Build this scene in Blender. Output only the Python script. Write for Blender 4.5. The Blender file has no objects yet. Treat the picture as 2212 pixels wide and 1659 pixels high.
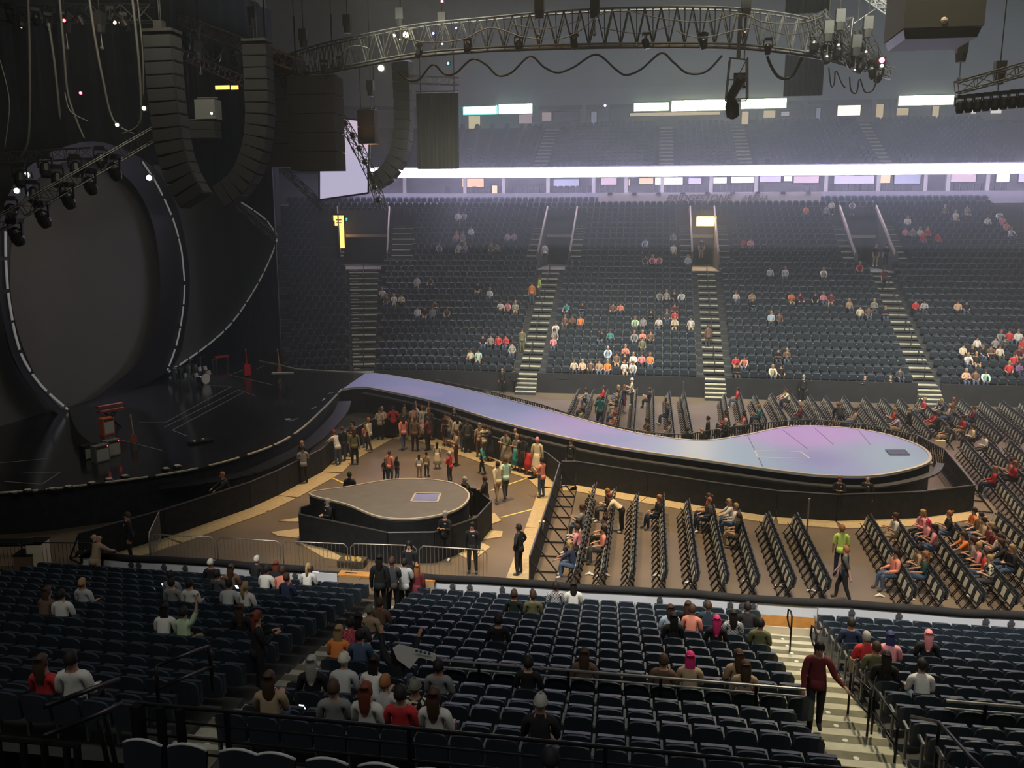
import bpy, math, random
import numpy as np
from mathutils import Vector, Matrix
random.seed(7)
SC = bpy.context.scene
COL = SC.collection
# ------------------------------------------------------------------ camera
CAMH, FPX = 11.3, 1850.0
PITCH, YAW = math.radians(10.65), math.radians(9.0)
cam = bpy.data.cameras.new('camera'); cam_o = bpy.data.objects.new('camera', cam); COL.objects.link(cam_o)
cam_o.location = (0, 0, CAMH); cam_o.rotation_euler = (math.radians(90) - PITCH, 0, YAW)
cam.sensor_width = 36; cam.lens = FPX / 2212 * 36; cam.clip_end = 300; cam.clip_start = .1
SC.camera = cam_o
SC.view_settings.view_transform = 'Standard'; SC.view_settings.look = 'None'
SC.view_settings.gamma = 1; SC.view_settings.use_curve_mapping = False
SC.view_settings.exposure = 0.0
cy = SC.cycles
cy.max_bounces = 4; cy.diffuse_bounces = 2; cy.glossy_bounces = 2; cy.transmission_bounces = 2
cy.volume_bounces = 0; cy.transparent_max_bounces = 6; cy.caustics_reflective = False; cy.caustics_refractive = False
cy.use_denoising = True; cy.sample_clamp_indirect = 3; cy.sample_clamp_direct = 0
cy.volume_step_rate = 1
cy.use_light_tree = True; cy.use_adaptive_sampling = True; cy.adaptive_threshold = .025
# ------------------------------------------------------------------ world and lights
W = bpy.data.worlds.new('world'); SC.world = W; W.use_nodes = True
W.node_tree.nodes['Background'].inputs[0].default_value = (.78, .86, .80, 1)
W.node_tree.nodes['Background'].inputs[1].default_value = .036

def area(name, loc, aim, sx, sy, power, col, spread=180):
    l = bpy.data.lights.new(name, 'AREA'); l.shape = 'RECTANGLE'; l.size = sx; l.size_y = sy
    l.energy = power; l.color = col; l.spread = math.radians(spread)
    o = bpy.data.objects.new(name, l); COL.objects.link(o); o.location = loc
    o.rotation_euler = (Vector(aim) - Vector(loc)).to_track_quat('-Z', 'Y').to_euler()
    return o
def spot(name, loc, aim, power, col, angle, blend=.5, size=.4):
    l = bpy.data.lights.new(name, 'SPOT'); l.energy = power; l.color = col
    l.spot_size = math.radians(angle); l.spot_blend = blend; l.shadow_soft_size = size
    o = bpy.data.objects.new(name, l); COL.objects.link(o); o.location = loc
    o.rotation_euler = (Vector(aim) - Vector(loc)).to_track_quat('-Z', 'Y').to_euler()
    return o
area('house_light_far', (10, 60, 35), (10, 67, 3), 50, 6, 3400, (.78, .88, 1), 130)
area('house_light_far_low', (6, 40, 23), (6, 58.5, 1.5), 40, 3, 3300, (.97, .95, .80), 46)
spot('house_light_pit', (-9, 33, 46), (-7, 34, 0), 82000, (1, .70, .38), 29, .8, 1.6)
spot('house_light_floor', (3, 27, 46), (7, 32.5, 0), 70000, (1, .80, .50), 46, .8, 1.6)
spot('house_light_back', (26, 44, 44), (21, 37, 0), 76000, (1, .70, .46), 42, .8, 1.6)
spot('house_light_back_floor', (2, 54, 42), (3, 50, 0), 34000, (1, .84, .58), 38, .8, 1.6)
spot('runway_light', (4, 30, 40), (7.5, 38, 1), 1500, (.60, .64, 1), 30, .9, 1)
spot('near_stair_light', (9, 30, 27), (4.2, 15.5, 1), 26000, (1, .88, .60), 24, .9, .8)
area('house_light_near', (2, 4, 23), (2, 21, 1), 40, 3, 640, (.95, .94, .86), 110)
area('boards_fill_light', (4, 12, 20), (5, 23, .6), 34, 1, 560, (1, .98, .92), 24)  # unseen strip lamp added only to brighten the near white boards
area('doorway_light', (4.7, 77.5, 12.0), (4.4, 74, 8.6), 1.2, .8, 160, (1, .66, .28), 140)
area('house_light_stage', (-20, 34, 22), (-24, 42, 1), 10, 4, 420, (1, .90, .70), 120)
spot('amber_rig_light', (-17, 52, 16), (-17, 60, 24), 3500, (1, .45, .14), 110, .9, .8)

# ------------------------------------------------------------------ pixel to place helpers (photo frame 2212 x 1659)
_f = np.array([-math.sin(YAW) * math.cos(PITCH), math.cos(YAW) * math.cos(PITCH), -math.sin(PITCH)])
_r = np.array([math.cos(YAW), math.sin(YAW), 0.0]); _u = np.cross(_r, _f); _c = np.array([0, 0, CAMH])
def ray(x, y): return _f * FPX + _r * (x - 1106) + _u * (829.5 - y)
def PZ(x, y, z=0.0):
    d = ray(x, y); return tuple(_c + d * ((z - CAMH) / d[2]))
def PY(x, y, Y):
    d = ray(x, y); return tuple(_c + d * (Y / d[1]))
def PP(x, y, p0, n):
    d = ray(x, y); n = np.array(n); return tuple(_c + d * (((np.array(p0) - _c) @ n) / (d @ n)))
def proj(p):
    v = np.array(p) - _c; k = FPX / (v @ _f); return (1106 + (v @ _r) * k, 829.5 - (v @ _u) * k)
# ------------------------------------------------------------------ materials
MATS = {}
def mat(name, col, rough=.6, metal=0., emit=0., ecol=None, noise=0., nscale=8., spec=None, bump=0.):
    if name in MATS: return MATS[name]
    m = bpy.data.materials.new(name); m.use_nodes = True; nt = m.node_tree; b = nt.nodes['Principled BSDF']
    c = (col[0], col[1], col[2], 1)
    b.inputs['Base Color'].default_value = c; b.inputs['Roughness'].default_value = rough; b.inputs['Metallic'].default_value = metal
    if spec is not None: b.inputs['Specular IOR Level'].default_value = spec
    if noise or bump:
        t = nt.nodes.new('ShaderNodeTexCoord'); n = nt.nodes.new('ShaderNodeTexNoise'); n.inputs['Scale'].default_value = nscale; n.inputs['Detail'].default_value = 3
        nt.links.new(t.outputs['Object'], n.inputs['Vector'])
        if noise:
            r = nt.nodes.new('ShaderNodeValToRGB')
            r.color_ramp.elements[0].position = .3; r.color_ramp.elements[1].position = .7
            r.color_ramp.elements[0].color = tuple(max(0, v * (1 - noise)) for v in col) + (1,)
            r.color_ramp.elements[1].color = tuple(min(1, v * (1 + noise)) for v in col) + (1,)
            nt.links.new(n.outputs['Fac'], r.inputs[0]); nt.links.new(r.outputs[0], b.inputs['Base Color'])
        if bump:
            bp = nt.nodes.new('ShaderNodeBump'); bp.inputs['Strength'].default_value = bump
            nt.links.new(n.outputs['Fac'], bp.inputs['Height']); nt.links.new(bp.outputs[0], b.inputs['Normal'])
    if emit:
        b.inputs['Emission Color'].default_value = (*(ecol or col), 1); b.inputs['Emission Strength'].default_value = emit
    m.diffuse_color = c; MATS[name] = m
    return m
# ------------------------------------------------------------------ mesh builder
class MB:
    def __init__(s): s.v = []; s.f = []; s.m = []; s.mi = 0
    def add(s, vs, fs):
        o = len(s.v); s.v += [tuple(map(float, p)) for p in vs]; s.f += [tuple(i + o for i in f) for f in fs]; s.m += [s.mi] * len(fs); return s
    def box(s, c, d, rz=0., rx=0., taper=1.):
        x, y, z = d[0] / 2, d[1] / 2, d[2] / 2
        vs = [(-x, -y, -z), (x, -y, -z), (x, y, -z), (-x, y, -z), (-x * taper, -y * taper, z), (x * taper, -y * taper, z), (x * taper, y * taper, z), (-x * taper, y * taper, z)]
        M = Matrix.Translation(Vector(c)) @ Matrix.Rotation(rz, 4, 'Z') @ Matrix.Rotation(rx, 4, 'X')
        return s.add([M @ Vector(v) for v in vs], [(0, 3, 2, 1), (4, 5, 6, 7), (0, 1, 5, 4), (1, 2, 6, 5), (2, 3, 7, 6), (3, 0, 4, 7)])
    def bar(s, a, b, w, h=None, up=(0, 0, 1)):
        a = Vector(a); b = Vector(b); d = (b - a); L = d.length
        if L < 1e-6: return s
        d.normalize(); u = Vector(up)
        if abs(d.dot(u)) > .98: u = Vector((0, 1, 0))
        x = d.cross(u).normalized(); y = x.cross(d).normalized(); h = h or w
        vs = []
        for p in (a, b):
            for i, j in ((-1, -1), (1, -1), (1, 1), (-1, 1)): vs.append(p + x * (i * w / 2) + y * (j * h / 2))
        return s.add(vs, [(0, 1, 2, 3), (7, 6, 5, 4), (0, 4, 5, 1), (1, 5, 6, 2), (2, 6, 7, 3), (3, 7, 4, 0)])
    def tube(s, pts, r, n=6, caps=True):
        pts = [Vector(p) for p in pts]; rs = r if isinstance(r, (list, tuple)) else [r] * len(pts)
        vs = []; fs = []; prev = None
        for i, p in enumerate(pts):
            t = (pts[min(i + 1, len(pts) - 1)] - pts[max(i - 1, 0)])
            t = t.normalized() if t.length > 1e-9 else Vector((0, 0, 1))
            if prev is None: u = Vector((0, 0, 1)) if abs(t.z) < .9 else Vector((1, 0, 0))
            else: u = prev
            x = t.cross(u)
            x = x.normalized() if x.length > 1e-6 else Vector((1, 0, 0)); y = x.cross(t).normalized(); prev = y
            for k in range(n):
                a = 2 * math.pi * k / n; vs.append(p + (x * math.cos(a) + y * math.sin(a)) * rs[i])
        for i in range(len(pts) - 1):
            for k in range(n):
                k2 = (k + 1) % n; fs.append((i * n + k, i * n + k2, (i + 1) * n + k2, (i + 1) * n + k))
        if caps: fs.append(tuple(range(n - 1, -1, -1))); fs.append(tuple((len(pts) - 1) * n + k for k in range(n)))
        return s.add(vs, fs)
    def lathe(s, c, prof, n=12, rx=0., rz=0., ry=0.):
        M = Matrix.Translation(Vector(c)) @ Matrix.Rotation(rz, 4, 'Z') @ Matrix.Rotation(ry, 4, 'Y') @ Matrix.Rotation(rx, 4, 'X'); vs = []; fs = []
        for r, z in prof:
            for k in range(n): a = 2 * math.pi * k / n; vs.append(M @ Vector((r * math.cos(a), r * math.sin(a), z)))
        for i in range(len(prof) - 1):
            for k in range(n): k2 = (k + 1) % n; fs.append((i * n + k, i * n + k2, (i + 1) * n + k2, (i + 1) * n + k))
        fs.append(tuple(range(n - 1, -1, -1))); fs.append(tuple((len(prof) - 1) * n + k for k in range(n)))
        return s.add(vs, fs)
    def ball(s, c, r, n=10, m=7, sc=(1, 1, 1), M=None):
        vs = []; fs = []
        for i in range(m + 1):
            t = math.pi * i / m
            for k in range(n):
                a = 2 * math.pi * k / n; p = Vector((r * sc[0] * math.sin(t) * math.cos(a), r * sc[1] * math.sin(t) * math.sin(a), r * sc[2] * math.cos(t)))
                if M: p = M @ p
                vs.append(p + Vector(c))
        for i in range(m):
            for k in range(n): k2 = (k + 1) % n; fs.append((i * n + k, (i + 1) * n + k, (i + 1) * n + k2, i * n + k2))
        return s.add(vs, fs)
    def prism(s, poly, z0, z1):
        n = len(poly); z0s = z0 if isinstance(z0, (list, tuple)) else [z0] * n; z1s = z1 if isinstance(z1, (list, tuple)) else [z1] * n
        vs = [(p[0], p[1], z0s[i]) for i, p in enumerate(poly)] + [(p[0], p[1], z1s[i]) for i, p in enumerate(poly)]
        return s.add(vs, [tuple(range(n - 1, -1, -1)), tuple(range(n, 2 * n))] + [(i, (i + 1) % n, n + (i + 1) % n, n + i) for i in range(n)])
    def plate(s, poly3, nrm, t):
        """a flat outline in space given thickness t along nrm"""
        n = len(poly3); N = Vector(nrm).normalized() * t
        vs = [Vector(p) for p in poly3] + [Vector(p) + N for p in poly3]
        return s.add(vs, [tuple(range(n - 1, -1, -1)), tuple(range(n, 2 * n))] + [(i, (i + 1) % n, n + (i + 1) % n, n + i) for i in range(n)])
    def mesh(s, name):
        me = bpy.data.meshes.new(name); me.from_pydata(s.v, [], s.f)
        if any(s.m): me.polygons.foreach_set('material_index', s.m)
        me.update(); return me
    def build(s, name, mats, parent=None, smooth=False, loc=None, rz=None):
        me = s.mesh(name)
        for m in (mats if isinstance(mats, (list, tuple)) else [mats]): me.materials.append(m)
        if smooth: me.polygons.foreach_set('use_smooth', [True] * len(me.polygons))
        o = bpy.data.objects.new(name, me); COL.objects.link(o)
        if parent: o.parent = parent
        if loc is not None: o.location = loc
        if rz is not None: o.rotation_euler = (0, 0, rz)
        return o
def empty(name, loc=(0, 0, 0), rz=0.):
    o = bpy.data.objects.new(name, None); o.empty_display_size = .2; COL.objects.link(o); o.location = loc; o.rotation_euler = (0, 0, rz); return o
USED = {}
def tag(o, label=None, cat=None, group=None, kind=None):
    if label:
        if label in USED and not group: print('DUPLABEL', label)
        USED[label] = 1; o['label'] = label
        n = len(label.split())
        if n < 4 or n > 16: print('LABELLEN', n, label)
    if cat: o['category'] = cat
    if group: o['group'] = group
    if kind: o['kind'] = kind
    return o
def thing(name, label, cat, loc=(0, 0, 0), rz=0., group=None): return tag(empty(name, loc, rz), label, cat, group)
def struct(o): o['kind'] = 'structure'; return o
ORD = ['zeroth', 'first', 'second', 'third', 'fourth', 'fifth', 'sixth', 'seventh', 'eighth', 'ninth', 'tenth', 'eleventh', 'twelfth', 'thirteenth', 'fourteenth', 'fifteenth', 'sixteenth', 'seventeenth', 'eighteenth', 'nineteenth', 'twentieth', 'twenty-first', 'twenty-second', 'twenty-third', 'twenty-fourth', 'twenty-fifth', 'twenty-sixth', 'twenty-seventh', 'twenty-eighth', 'twenty-ninth', 'thirtieth', 'thirty-first', 'thirty-second', 'thirty-third', 'thirty-fourth', 'thirty-fifth']
K = lambda *a: tuple(a)
m_black = mat('black_cloth', (.012, .011, .012), .9, noise=.3, nscale=2)
m_blackmetal = mat('black_metal', (.014, .014, .015), .4, .6)
m_steel = mat('galvanised_steel', (.42, .41, .38), .4, .8)
m_alu = mat('truss_aluminium', (.30, .30, .29), .35, .85)
m_aludark = mat('truss_black', (.045, .045, .042), .45, .5)
m_concrete = mat('dark_concrete', (.045, .047, .050), .85, noise=.2, nscale=1.5)
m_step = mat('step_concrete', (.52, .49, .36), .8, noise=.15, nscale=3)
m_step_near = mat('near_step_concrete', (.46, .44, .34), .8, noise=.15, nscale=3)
m_wall = mat('grey_wall', (.23, .245, .195), .9, noise=.08, nscale=.4)
# ================================================================== THE ROOM
XC, RC, YF = -13.0, 20.0, 56.5            # the far stand bends towards the stage left of XC
def bowl(s, off):
    """place on the far stand: s along the front wall (metres), off behind the wall; returns x, y, heading of the seat back"""
    if s >= 0: return XC + s, YF + off, 0.
    a = -s / RC
    return XC - (RC + off) * math.sin(a), YF - RC + (RC + off) * math.cos(a), a
def frow(k):                               # far row k: offset of its seats behind the wall, floor height
    return .8 + .85 * k, .93 + .41 * k + (max(0, k - 17) * .04)
NFR = 29
S_MIN, S_MAX = -26., 50.
def svals(step=1.6):
    a = list(np.arange(S_MIN, 0, step)) + [0.]
    return a + [S_MAX]
sv = svals()
_sm = {}
def smin(o, px=604):
    k = (round(o, 2), px)
    if k not in _sm:
        s = 0.
        while s > S_MIN and proj((*bowl(s, o)[:2], 8.))[0] > px: s -= .1
        _sm[k] = s
    return _sm[k]
def strip(mb, o0, z0, o1, z1, s0=None, s1=None):
    m_ = smin(min(o0, o1))
    if s1 is not None and s1 <= m_: return
    if s0 is None or s0 < m_: s0 = m_
    ss = [s for s in sv if (s0 is None or s > s0) and (s1 is None or s < s1)]
    if s0 is not None: ss = [s0] + ss
    if s1 is not None: ss = ss + [s1]
    vs = []; fs = []
    for s in ss:
        x, y, _ = bowl(s, o0); vs.append((x, y, z0)); x, y, _ = bowl(s, o1); vs.append((x, y, z1))
    for i in range(len(ss) - 1): fs.append((2 * i, 2 * i + 2, 2 * i + 3, 2 * i + 1))
    mb.add(vs, fs)
m_floor = mat('arena_floor', (.155, .115, .078), .55, noise=.22, nscale=.35)
fl = MB(); fl.prism([(-60, 2), (45, 2), (45, 76), (-60, 76)], -.3, 0.); struct(fl.build('floor', m_floor))
# far front wall (rink boards draped in black)
m_drape = mat('board_drape', (.017, .018, .022), .85, noise=.3, nscale=1.2)
stairs_s = [(-6.9, -5.5), (4.4, 5.78), (16.85, 18.2), (30.0, 31.4)]   # the three aisles and the corner one, along the wall
def in_stair(s, pad=0.): return any(a - pad < s < b + pad for a, b in stairs_s)
wb = MB(); prev = S_MIN
for a, b in stairs_s + [(S_MAX, S_MAX)]:
    strip(wb, 0, 0, 0, 1.35, prev, a); strip(wb, 0, 1.35, .12, 1.35, prev, a); strip(wb, .12, 1.35, .12, .5, prev, a); prev = b
struct(wb.build('wall_far_boards', m_drape))
# vomitories (doorways) cut into the far stand above the aisles
VOM = [(16.85 + .68, 1.05), (4.4 + .69, 1.35), (30.7, 1.5), (-6.2, 1.1)]
VK0, VK1 = 17, 25
def vom_half(k): return 0
def near_vom(s, k, pad=0.):
    if not VK0 <= k <= VK1: return False
    return any(abs(s - c) < h + .95 + pad for c, h in VOM)
terr = MB()
cuts = sorted([(c - h, c + h) for c, h in VOM])
for k in range(NFR):
    o, z = frow(k); o0 = o - .55; o1 = o + .30; zb = frow(k - 1)[1] if k else .0
    segs = []
    if VK0 <= k <= VK1:
        p = S_MIN
        for a, b in cuts: segs.append((p, a)); p = b
        segs.append((p, S_MAX))
    else: segs = [(None, None)]
    for a, b in segs:
        strip(terr, o0, zb, o0, z, a, b); strip(terr, o0, z, o1, z, a, b)
struct(terr.build('floor_far_terrace', m_concrete))
# doorway shells: floor at row 17 height, side walls, a tunnel mouth with a sign or exit light over it
m_tunnel = mat('tunnel_paint', (.30, .25, .16), .8)
m_tunneldark = mat('tunnel_dark', (.05, .05, .05), .8)
m_kerb = mat('handrail_panel', (.42, .33, .26), .6)
vf = MB(); vw = MB()
o17, z17 = frow(17); o25, z25 = frow(26)
for n, (c, h) in enumerate(VOM):
    oa = o17 - .55; ob = oa + .85 * 9
    def q(s, o, z):
        x, y, _ = bowl(s, o); return (x, y, z)
    vf.add([q(c - h, oa, z17 - .4), q(c + h, oa, z17 - .4), q(c + h, ob + 4, z17 - .4), q(c - h, ob + 4, z17 - .4)], [(0, 1, 2, 3)])
    for sd in (-1, 1):
        s = c + sd * h; vw.add([q(s, oa, z17 - .4), q(s, oa, z17 + .9), q(s, ob, z25 + .5), q(s, ob, z17 - .4)], [(0, 1, 2, 3)])
        vw.add([q(s, ob, z17 - .4), q(s, ob, z25 + .5), q(s, ob + 4, z25 + .5), q(s, ob + 4, z17 - .4)], [(0, 1, 2, 3)])
    vw.add([q(c - h, ob, z17 + 2.1), q(c + h, ob, z17 + 2.1), q(c + h, ob, z25 + .5), q(c - h, ob, z25 + .5)], [(0, 1, 2, 3)])
    vw.add([q(c - h, ob, z17 + 2.1), q(c + h, ob, z17 + 2.1), q(c + h, ob + 4, z17 + 2.1), q(c - h, ob + 4, z17 + 2.1)], [(0, 1, 2, 3)])
    vw.add([q(c - h, ob + 4, z17 - .4), q(c + h, ob + 4, z17 - .4), q(c + h, ob + 4, z17 + 2.1), q(c - h, ob + 4, z17 + 2.1)], [(0, 1, 2, 3)])
struct(vf.build('floor_doorway_landing', mat('landing', (.33, .31, .24), .7))); struct(vw.build('wall_doorway', m_tunneldark))
def door_trim(n, c, h, mt):
    t = MB(); oa = o17 - .55; ob = oa + .85 * 9
    for sd in (-1, 1):
        x0, y0, _ = bowl(c + sd * h, oa + 1); x1, y1, _ = bowl(c + sd * h, ob + .5)
        t.bar((x0, y0, z17 + 1.0), (x1, y1, z25 + .75), .12, .28)
    x0, y0, _ = bowl(c - h, ob - .05); x1, y1, _ = bowl(c + h, ob - .05); t.bar((x0, y0, z17 + 2.25), (x1, y1, z17 + 2.25), .12, .25)
    struct(t.build('trim_%d' % n, mt))
for n, (c, h) in enumerate(VOM): door_trim(n + 1, c, h, m_kerb)
m_exit = mat('exit_sign_green', (.02, .9, .35), .5, emit=5, ecol=(.05, 1, .4))
m_amber = mat('amber_sign', (1, .62, .2), .5, emit=9, ecol=(1, .60, .20))
m_black_plain = mat('sign_black', (.02, .02, .02), .6)
def exit_sign(px, py, Y, label):
    x, y, z = PY(px, py, Y); t = thing('exit_sign', label, 'exit sign', (x, y, z), 0, None)
    MB().box((0, .06, 0), (.72, .06, .26)).build('housing', m_black_plain, t)
    g = MB(); W4 = .13; x0 = -.26
    for i, ch in enumerate('EXIT'):          # letter strokes
        a = x0 + i * .145; H = .10
        def st(u0, v0, u1, v1): g.bar((a + u0 * .09, .02, -H + v0 * 2 * H), (a + u1 * .09, .02, -H + v1 * 2 * H), .028, .028, up=(0, 1, 0))
        if ch == 'E': st(0, 0, 0, 1); st(0, 0, 1, 0); st(0, .5, .9, .5); st(0, 1, 1, 1)
        if ch == 'X': st(0, 0, 1, 1); st(0, 1, 1, 0)
        if ch == 'I': st(.5, 0, .5, 1)
        if ch == 'T': st(.5, 0, .5, 1); st(0, 1, 1, 1)
    g.build('lettering', m_exit, t)
exit_sign(1209, 489, 79.2, 'small green lit exit sign over the doorway left of the amber box')
exit_sign(1861, 488, 79.2, 'small green lit exit sign over the right hand far doorway')
exit_sign(744, 474, 76.0, 'green exit sign beside the yellow lit corner doorway')
t = thing('lightbox_sign', 'glowing amber box sign over the central far doorway', 'sign', PY(1526, 478, 78.6))
MB().box((0, .15, 0), (1.9, .25, .95)).build('housing', m_black_plain, t); MB().box((0, 0, 0), (1.7, .04, .8)).build('lit_panel', m_amber, t)
# yellow doorway in the corner
m_yel = mat('lit_doorway_yellow', (1, .62, .12), .5, emit=2.2, ecol=(1, .60, .13))
x, y, z = PY(732, 508, 75.); t = thing('lit_stairwell', 'bright yellow lit stairwell doorway in the far left corner', 'doorway', (x, y, z))
MB().box((0, .2, .3), (1.0, .1, 2.9)).build('lit_wall', m_yel, t); MB().box((0, .05, 1.85), (1.15, .12, .12)).box((-.56, .05, 0), (.1, .12, 3.8)).box((.56, .05, 0), (.1, .12, 3.8)).build('frame', m_black_plain, t)
MB().box((0, 0, -1.5), (.7, .6, .16)).box((.05, -.3, -1.8), (.7, .6, .16)).build('step', m_step, t)
MB().box((0, .12, 1.35), (.5, .03, .10)).box((0, .12, 1.1), (.5, .03, .10)).build('lettering', mat('sign_red', (.5, .06, .03), .5), t)
dc = MB(); P_ = [(-25.3 - 8.0 * t, 56.2 + 17.6 * t) for t in np.linspace(0, 1, 40)]
dc.add([(x + .07 * math.sin(i * 1.6), y, z) for i, (x, y) in enumerate(P_) for z in (0, 26)], [(2 * i, 2 * i + 2, 2 * i + 3, 2 * i + 1) for i in range(39)])
tag(dc.build('stage_drape', m_black), 'tall black drape closing off the far stand beside the petal screen', 'drape')
# ---- aisle stairs of the far stand, each a thing with its steps and handrails
m_rail = mat('handrail_dark', (.05, .05, .055), .35, .5)
def far_stair(s0, s1, k0, k1, label, half=False, rail=True, group=None):
    sm = (s0 + s1) / 2
    root = thing('aisle_stairs', label, 'stairs', (0, 0, 0)); st = MB(); rs = MB()
    for k in range(k0, k1):
        o, z = frow(k); o -= .55; zb = frow(k - 1)[1] if k else .0
        nn = 2 if k else 4
        for j in range(nn):                # two shallow steps a row
            zz0 = zb + (z - zb) * j / nn; zz1 = zb + (z - zb) * (j + 1) / nn
            oa = (o + (j - nn) * .40 + .40) if k == 0 else o - .42 + j * .42
            if k == 0: oa = o - .3 * (nn - j)
            ob = o + .43
            c = []
            for s, oo in ((s0, oa), (s1, oa), (s1, ob), (s0, ob)):
                x, y, _ = bowl(s, oo); c.append((x, y))
            st.mi = 0; st.prism(c, zz0 - .1, zz1)
            e = []
            for s, oo in ((s0, oa), (s1, oa), (s1, oa + .06), (s0, oa + .06)):
                x, y, _ = bowl(s, oo - .004); e.append((x, y))
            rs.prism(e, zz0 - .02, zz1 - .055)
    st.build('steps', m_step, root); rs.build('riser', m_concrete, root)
    if rail:
        for k in range(k0 + 1, k1 - 2, 4):
            r = MB(); o, z = frow(k); o2, z2 = frow(min(k + 2, k1)); x, y, _ = bowl(sm, o - .5); x2, y2, _ = bowl(sm, o2 - .5)
            r.tube([(x, y, z), (x, y, z + .9), (x2, y2, z2 + .9), (x2, y2, z2)], .03, 5); r.build('handrail', m_rail, root)
    return root
NMS = ['far corner', 'left', 'middle', 'right']
nm2 = ['far left aisle stairs rising from the runway start', 'pale aisle stairs left of the amber lit doorway', 'pale aisle stairs up to the amber lit doorway', 'pale aisle stairs at the right of the far stand']
for i, (a, b) in enumerate(stairs_s[:4]):
    if i < 3 or True: far_stair(a, b, 0, 17, (nm2 + [''])[i] if i < 4 else 'x')
for n, (c, h) in enumerate(VOM[:2] + [VOM[0]]): pass
VN = ['amber lit doorway', 'green signed doorway left of the amber one', 'green signed doorway at far right']
for (c, h), nm in zip([VOM[0], VOM[1], VOM[2]], ['the amber lit doorway', 'the green signed doorway near centre', 'the green signed doorway far right']):
    far_stair(c - h - .95, c - h - .05, 17, 25, 'short pale stairs flanking %s on its left side' % nm, rail=False)
    far_stair(c + h + .05, c + h + .95, 17, 25, 'short pale stairs flanking %s on its right side' % nm, rail=False)
far_stair(-4.9, -3.9, 17, 25, 'short pale stairs high in the corner beside the dark truss', rail=False)
# ---- suites and club level under the ribbon board
RB0, RB1 = 15.42, 16.22
def arcquad(mb, off, z0, z1, s0, s1, n=1): strip(mb, off, z0, off, z1, s0, s1)
su = MB(); strip(su, 25.2, 13.0, 26.2, 13.0); strip(su, 26.2, 13.0, 26.2, 14.1); strip(su, 26.2, 14.1, 29, 14.1); strip(su, 29, 14.1, 29, 16.2); strip(su, 29, 16.2, 23.7, 16.2); strip(su, 23.7, 16.35, 23.7, 16.2)
struct(su.build('wall_suite_level', mat('suite_wall', (.12, .12, .13), .8)))
m_led = mat('ribbon_led', (.9, .85, 1), .5, emit=30, ecol=(.76, .68, 1))
rb = MB(); strip(rb, 23.62, RB0, 23.62, RB1, smin(23.62, 770), None); strip(rb, 23.72, RB0, 23.72, RB1, smin(23.62, 770))
ribbon = tag(rb.build('ribbon_board', m_led), 'long glowing white and lavender ribbon board along the upper deck edge', 'led board')
# lit openings under the ribbon (photo x0, x1, y0, y1, colour key)
CK = {'w': ((.9, .86, .80), 1.5), 'p': ((.85, .66, .68), .55), 'o': ((1, .62, .34), 1.0), 'l': ((.75, .70, .85), .7), 'y': ((1, .80, .45), .9), 'b': ((.55, .62, .75), .4), 'g': ((.45, .50, .46), .12), 'd': ((.3, .3, .32), .03)}
def lit(key):
    c, e = CK[key]; return mat('lit_wall_' + key, c, .7, emit=e * .55, ecol=c)
def panel(name, label, cat, px0, px1, py0, py1, Y, key, frame=True):
    a = Vector(PY(px0, py1, Y)); b = Vector(PY(px1, py0, Y)); c = (a + b) / 2; w = abs(b.x - a.x); h = abs(b.z - a.z)
    t = thing(name, label, cat, c)
    MB().box((0, 0, 0), (w, .05, h)).build('lit_panel' if CK[key][1] > .2 else 'panel', lit(key), t)
    f = MB()
    for sx in (-1, 1): f.box((sx * w / 2, -.02, 0), (.08, .12, h + .08))
    f.box((0, -.02, h / 2), (w, .12, .08)); f.box((0, -.02, -h / 2), (w, .12, .06)); f.build('frame', m_black_plain, t)
    return t
SP = [(988, 1046, 385, 405, 'o', 'orange lit suite window under the ribbon, farthest left lit one'), (1062, 1075, 400, 422, 'y', 'narrow yellow lit suite door under the ribbon'),
      (1195, 1252, 386, 404, 'b', 'dim blue grey suite window left of the white banner'), (1297, 1333, 384, 400, 'p', 'pink lit suite window above the banner left end'),
      (1357, 1362, 386, 402, 'o', 'thin orange lamp strip above the banner'), (1380, 1412, 384, 398, 'o', 'small orange suite opening above the banner lettering'), (1414, 1476, 382, 400, 'w', 'wide brightest white suite window above the banner'),
      (1486, 1516, 384, 398, 'l', 'lavender suite window right of the brightest one'), (1540, 1571, 382, 397, 'w', 'white lit suite with a framed picture'), (1578, 1630, 381, 396, 'w', 'white suite window left of the pink wall'),
      (1640, 1688, 380, 394, 'l', 'lavender suite window over the banner right half'), (1692, 1712, 380, 392, 'w', 'small white screen on a suite wall'), (1713, 1770, 380, 396, 'p', 'long pink suite wall at the banner right end'),
      (1800, 1890, 378, 398, 'l', 'row of lavender club windows right of the banner'), (1896, 1925, 376, 396, 'y', 'yellow club window beside the white columns'), (1930, 1990, 376, 398, 'b', 'blue grey club window beside the white columns'),
      (2052, 2110, 374, 394, 'p', 'long pink club window toward the right'), (2150, 2183, 372, 394, 'w', 'white club window second from right'), (2198, 2230, 372, 394, 'l', 'lavender club window at the right edge')]
for p in SP: panel('suite_window', p[5], 'window', p[0], p[1], p[2], p[3], 85.2, p[4])
m_col = mat('column_pale', (.24, .235, .22), .7)
cl = [(875, 'first'), (1005, 0), (1088, 0), (1184, 0), (1282, 0), (1352, 0), (1430, 0), (1535, 0), (1632, 0), (1782, 0), (1895, 0), (1996, 0), (2045, 0), (2130, 0)]
for i, (px, _) in enumerate(cl):
    x, y, z = PY(px, 420, 83.0); o = MB().box((0, 0, .9), (.32, .32, 2.2)).box((0, 0, -.25), (.42, .42, .2)).build('column', m_col, None, loc=(x, y, 13.95)); struct(o)
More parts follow.
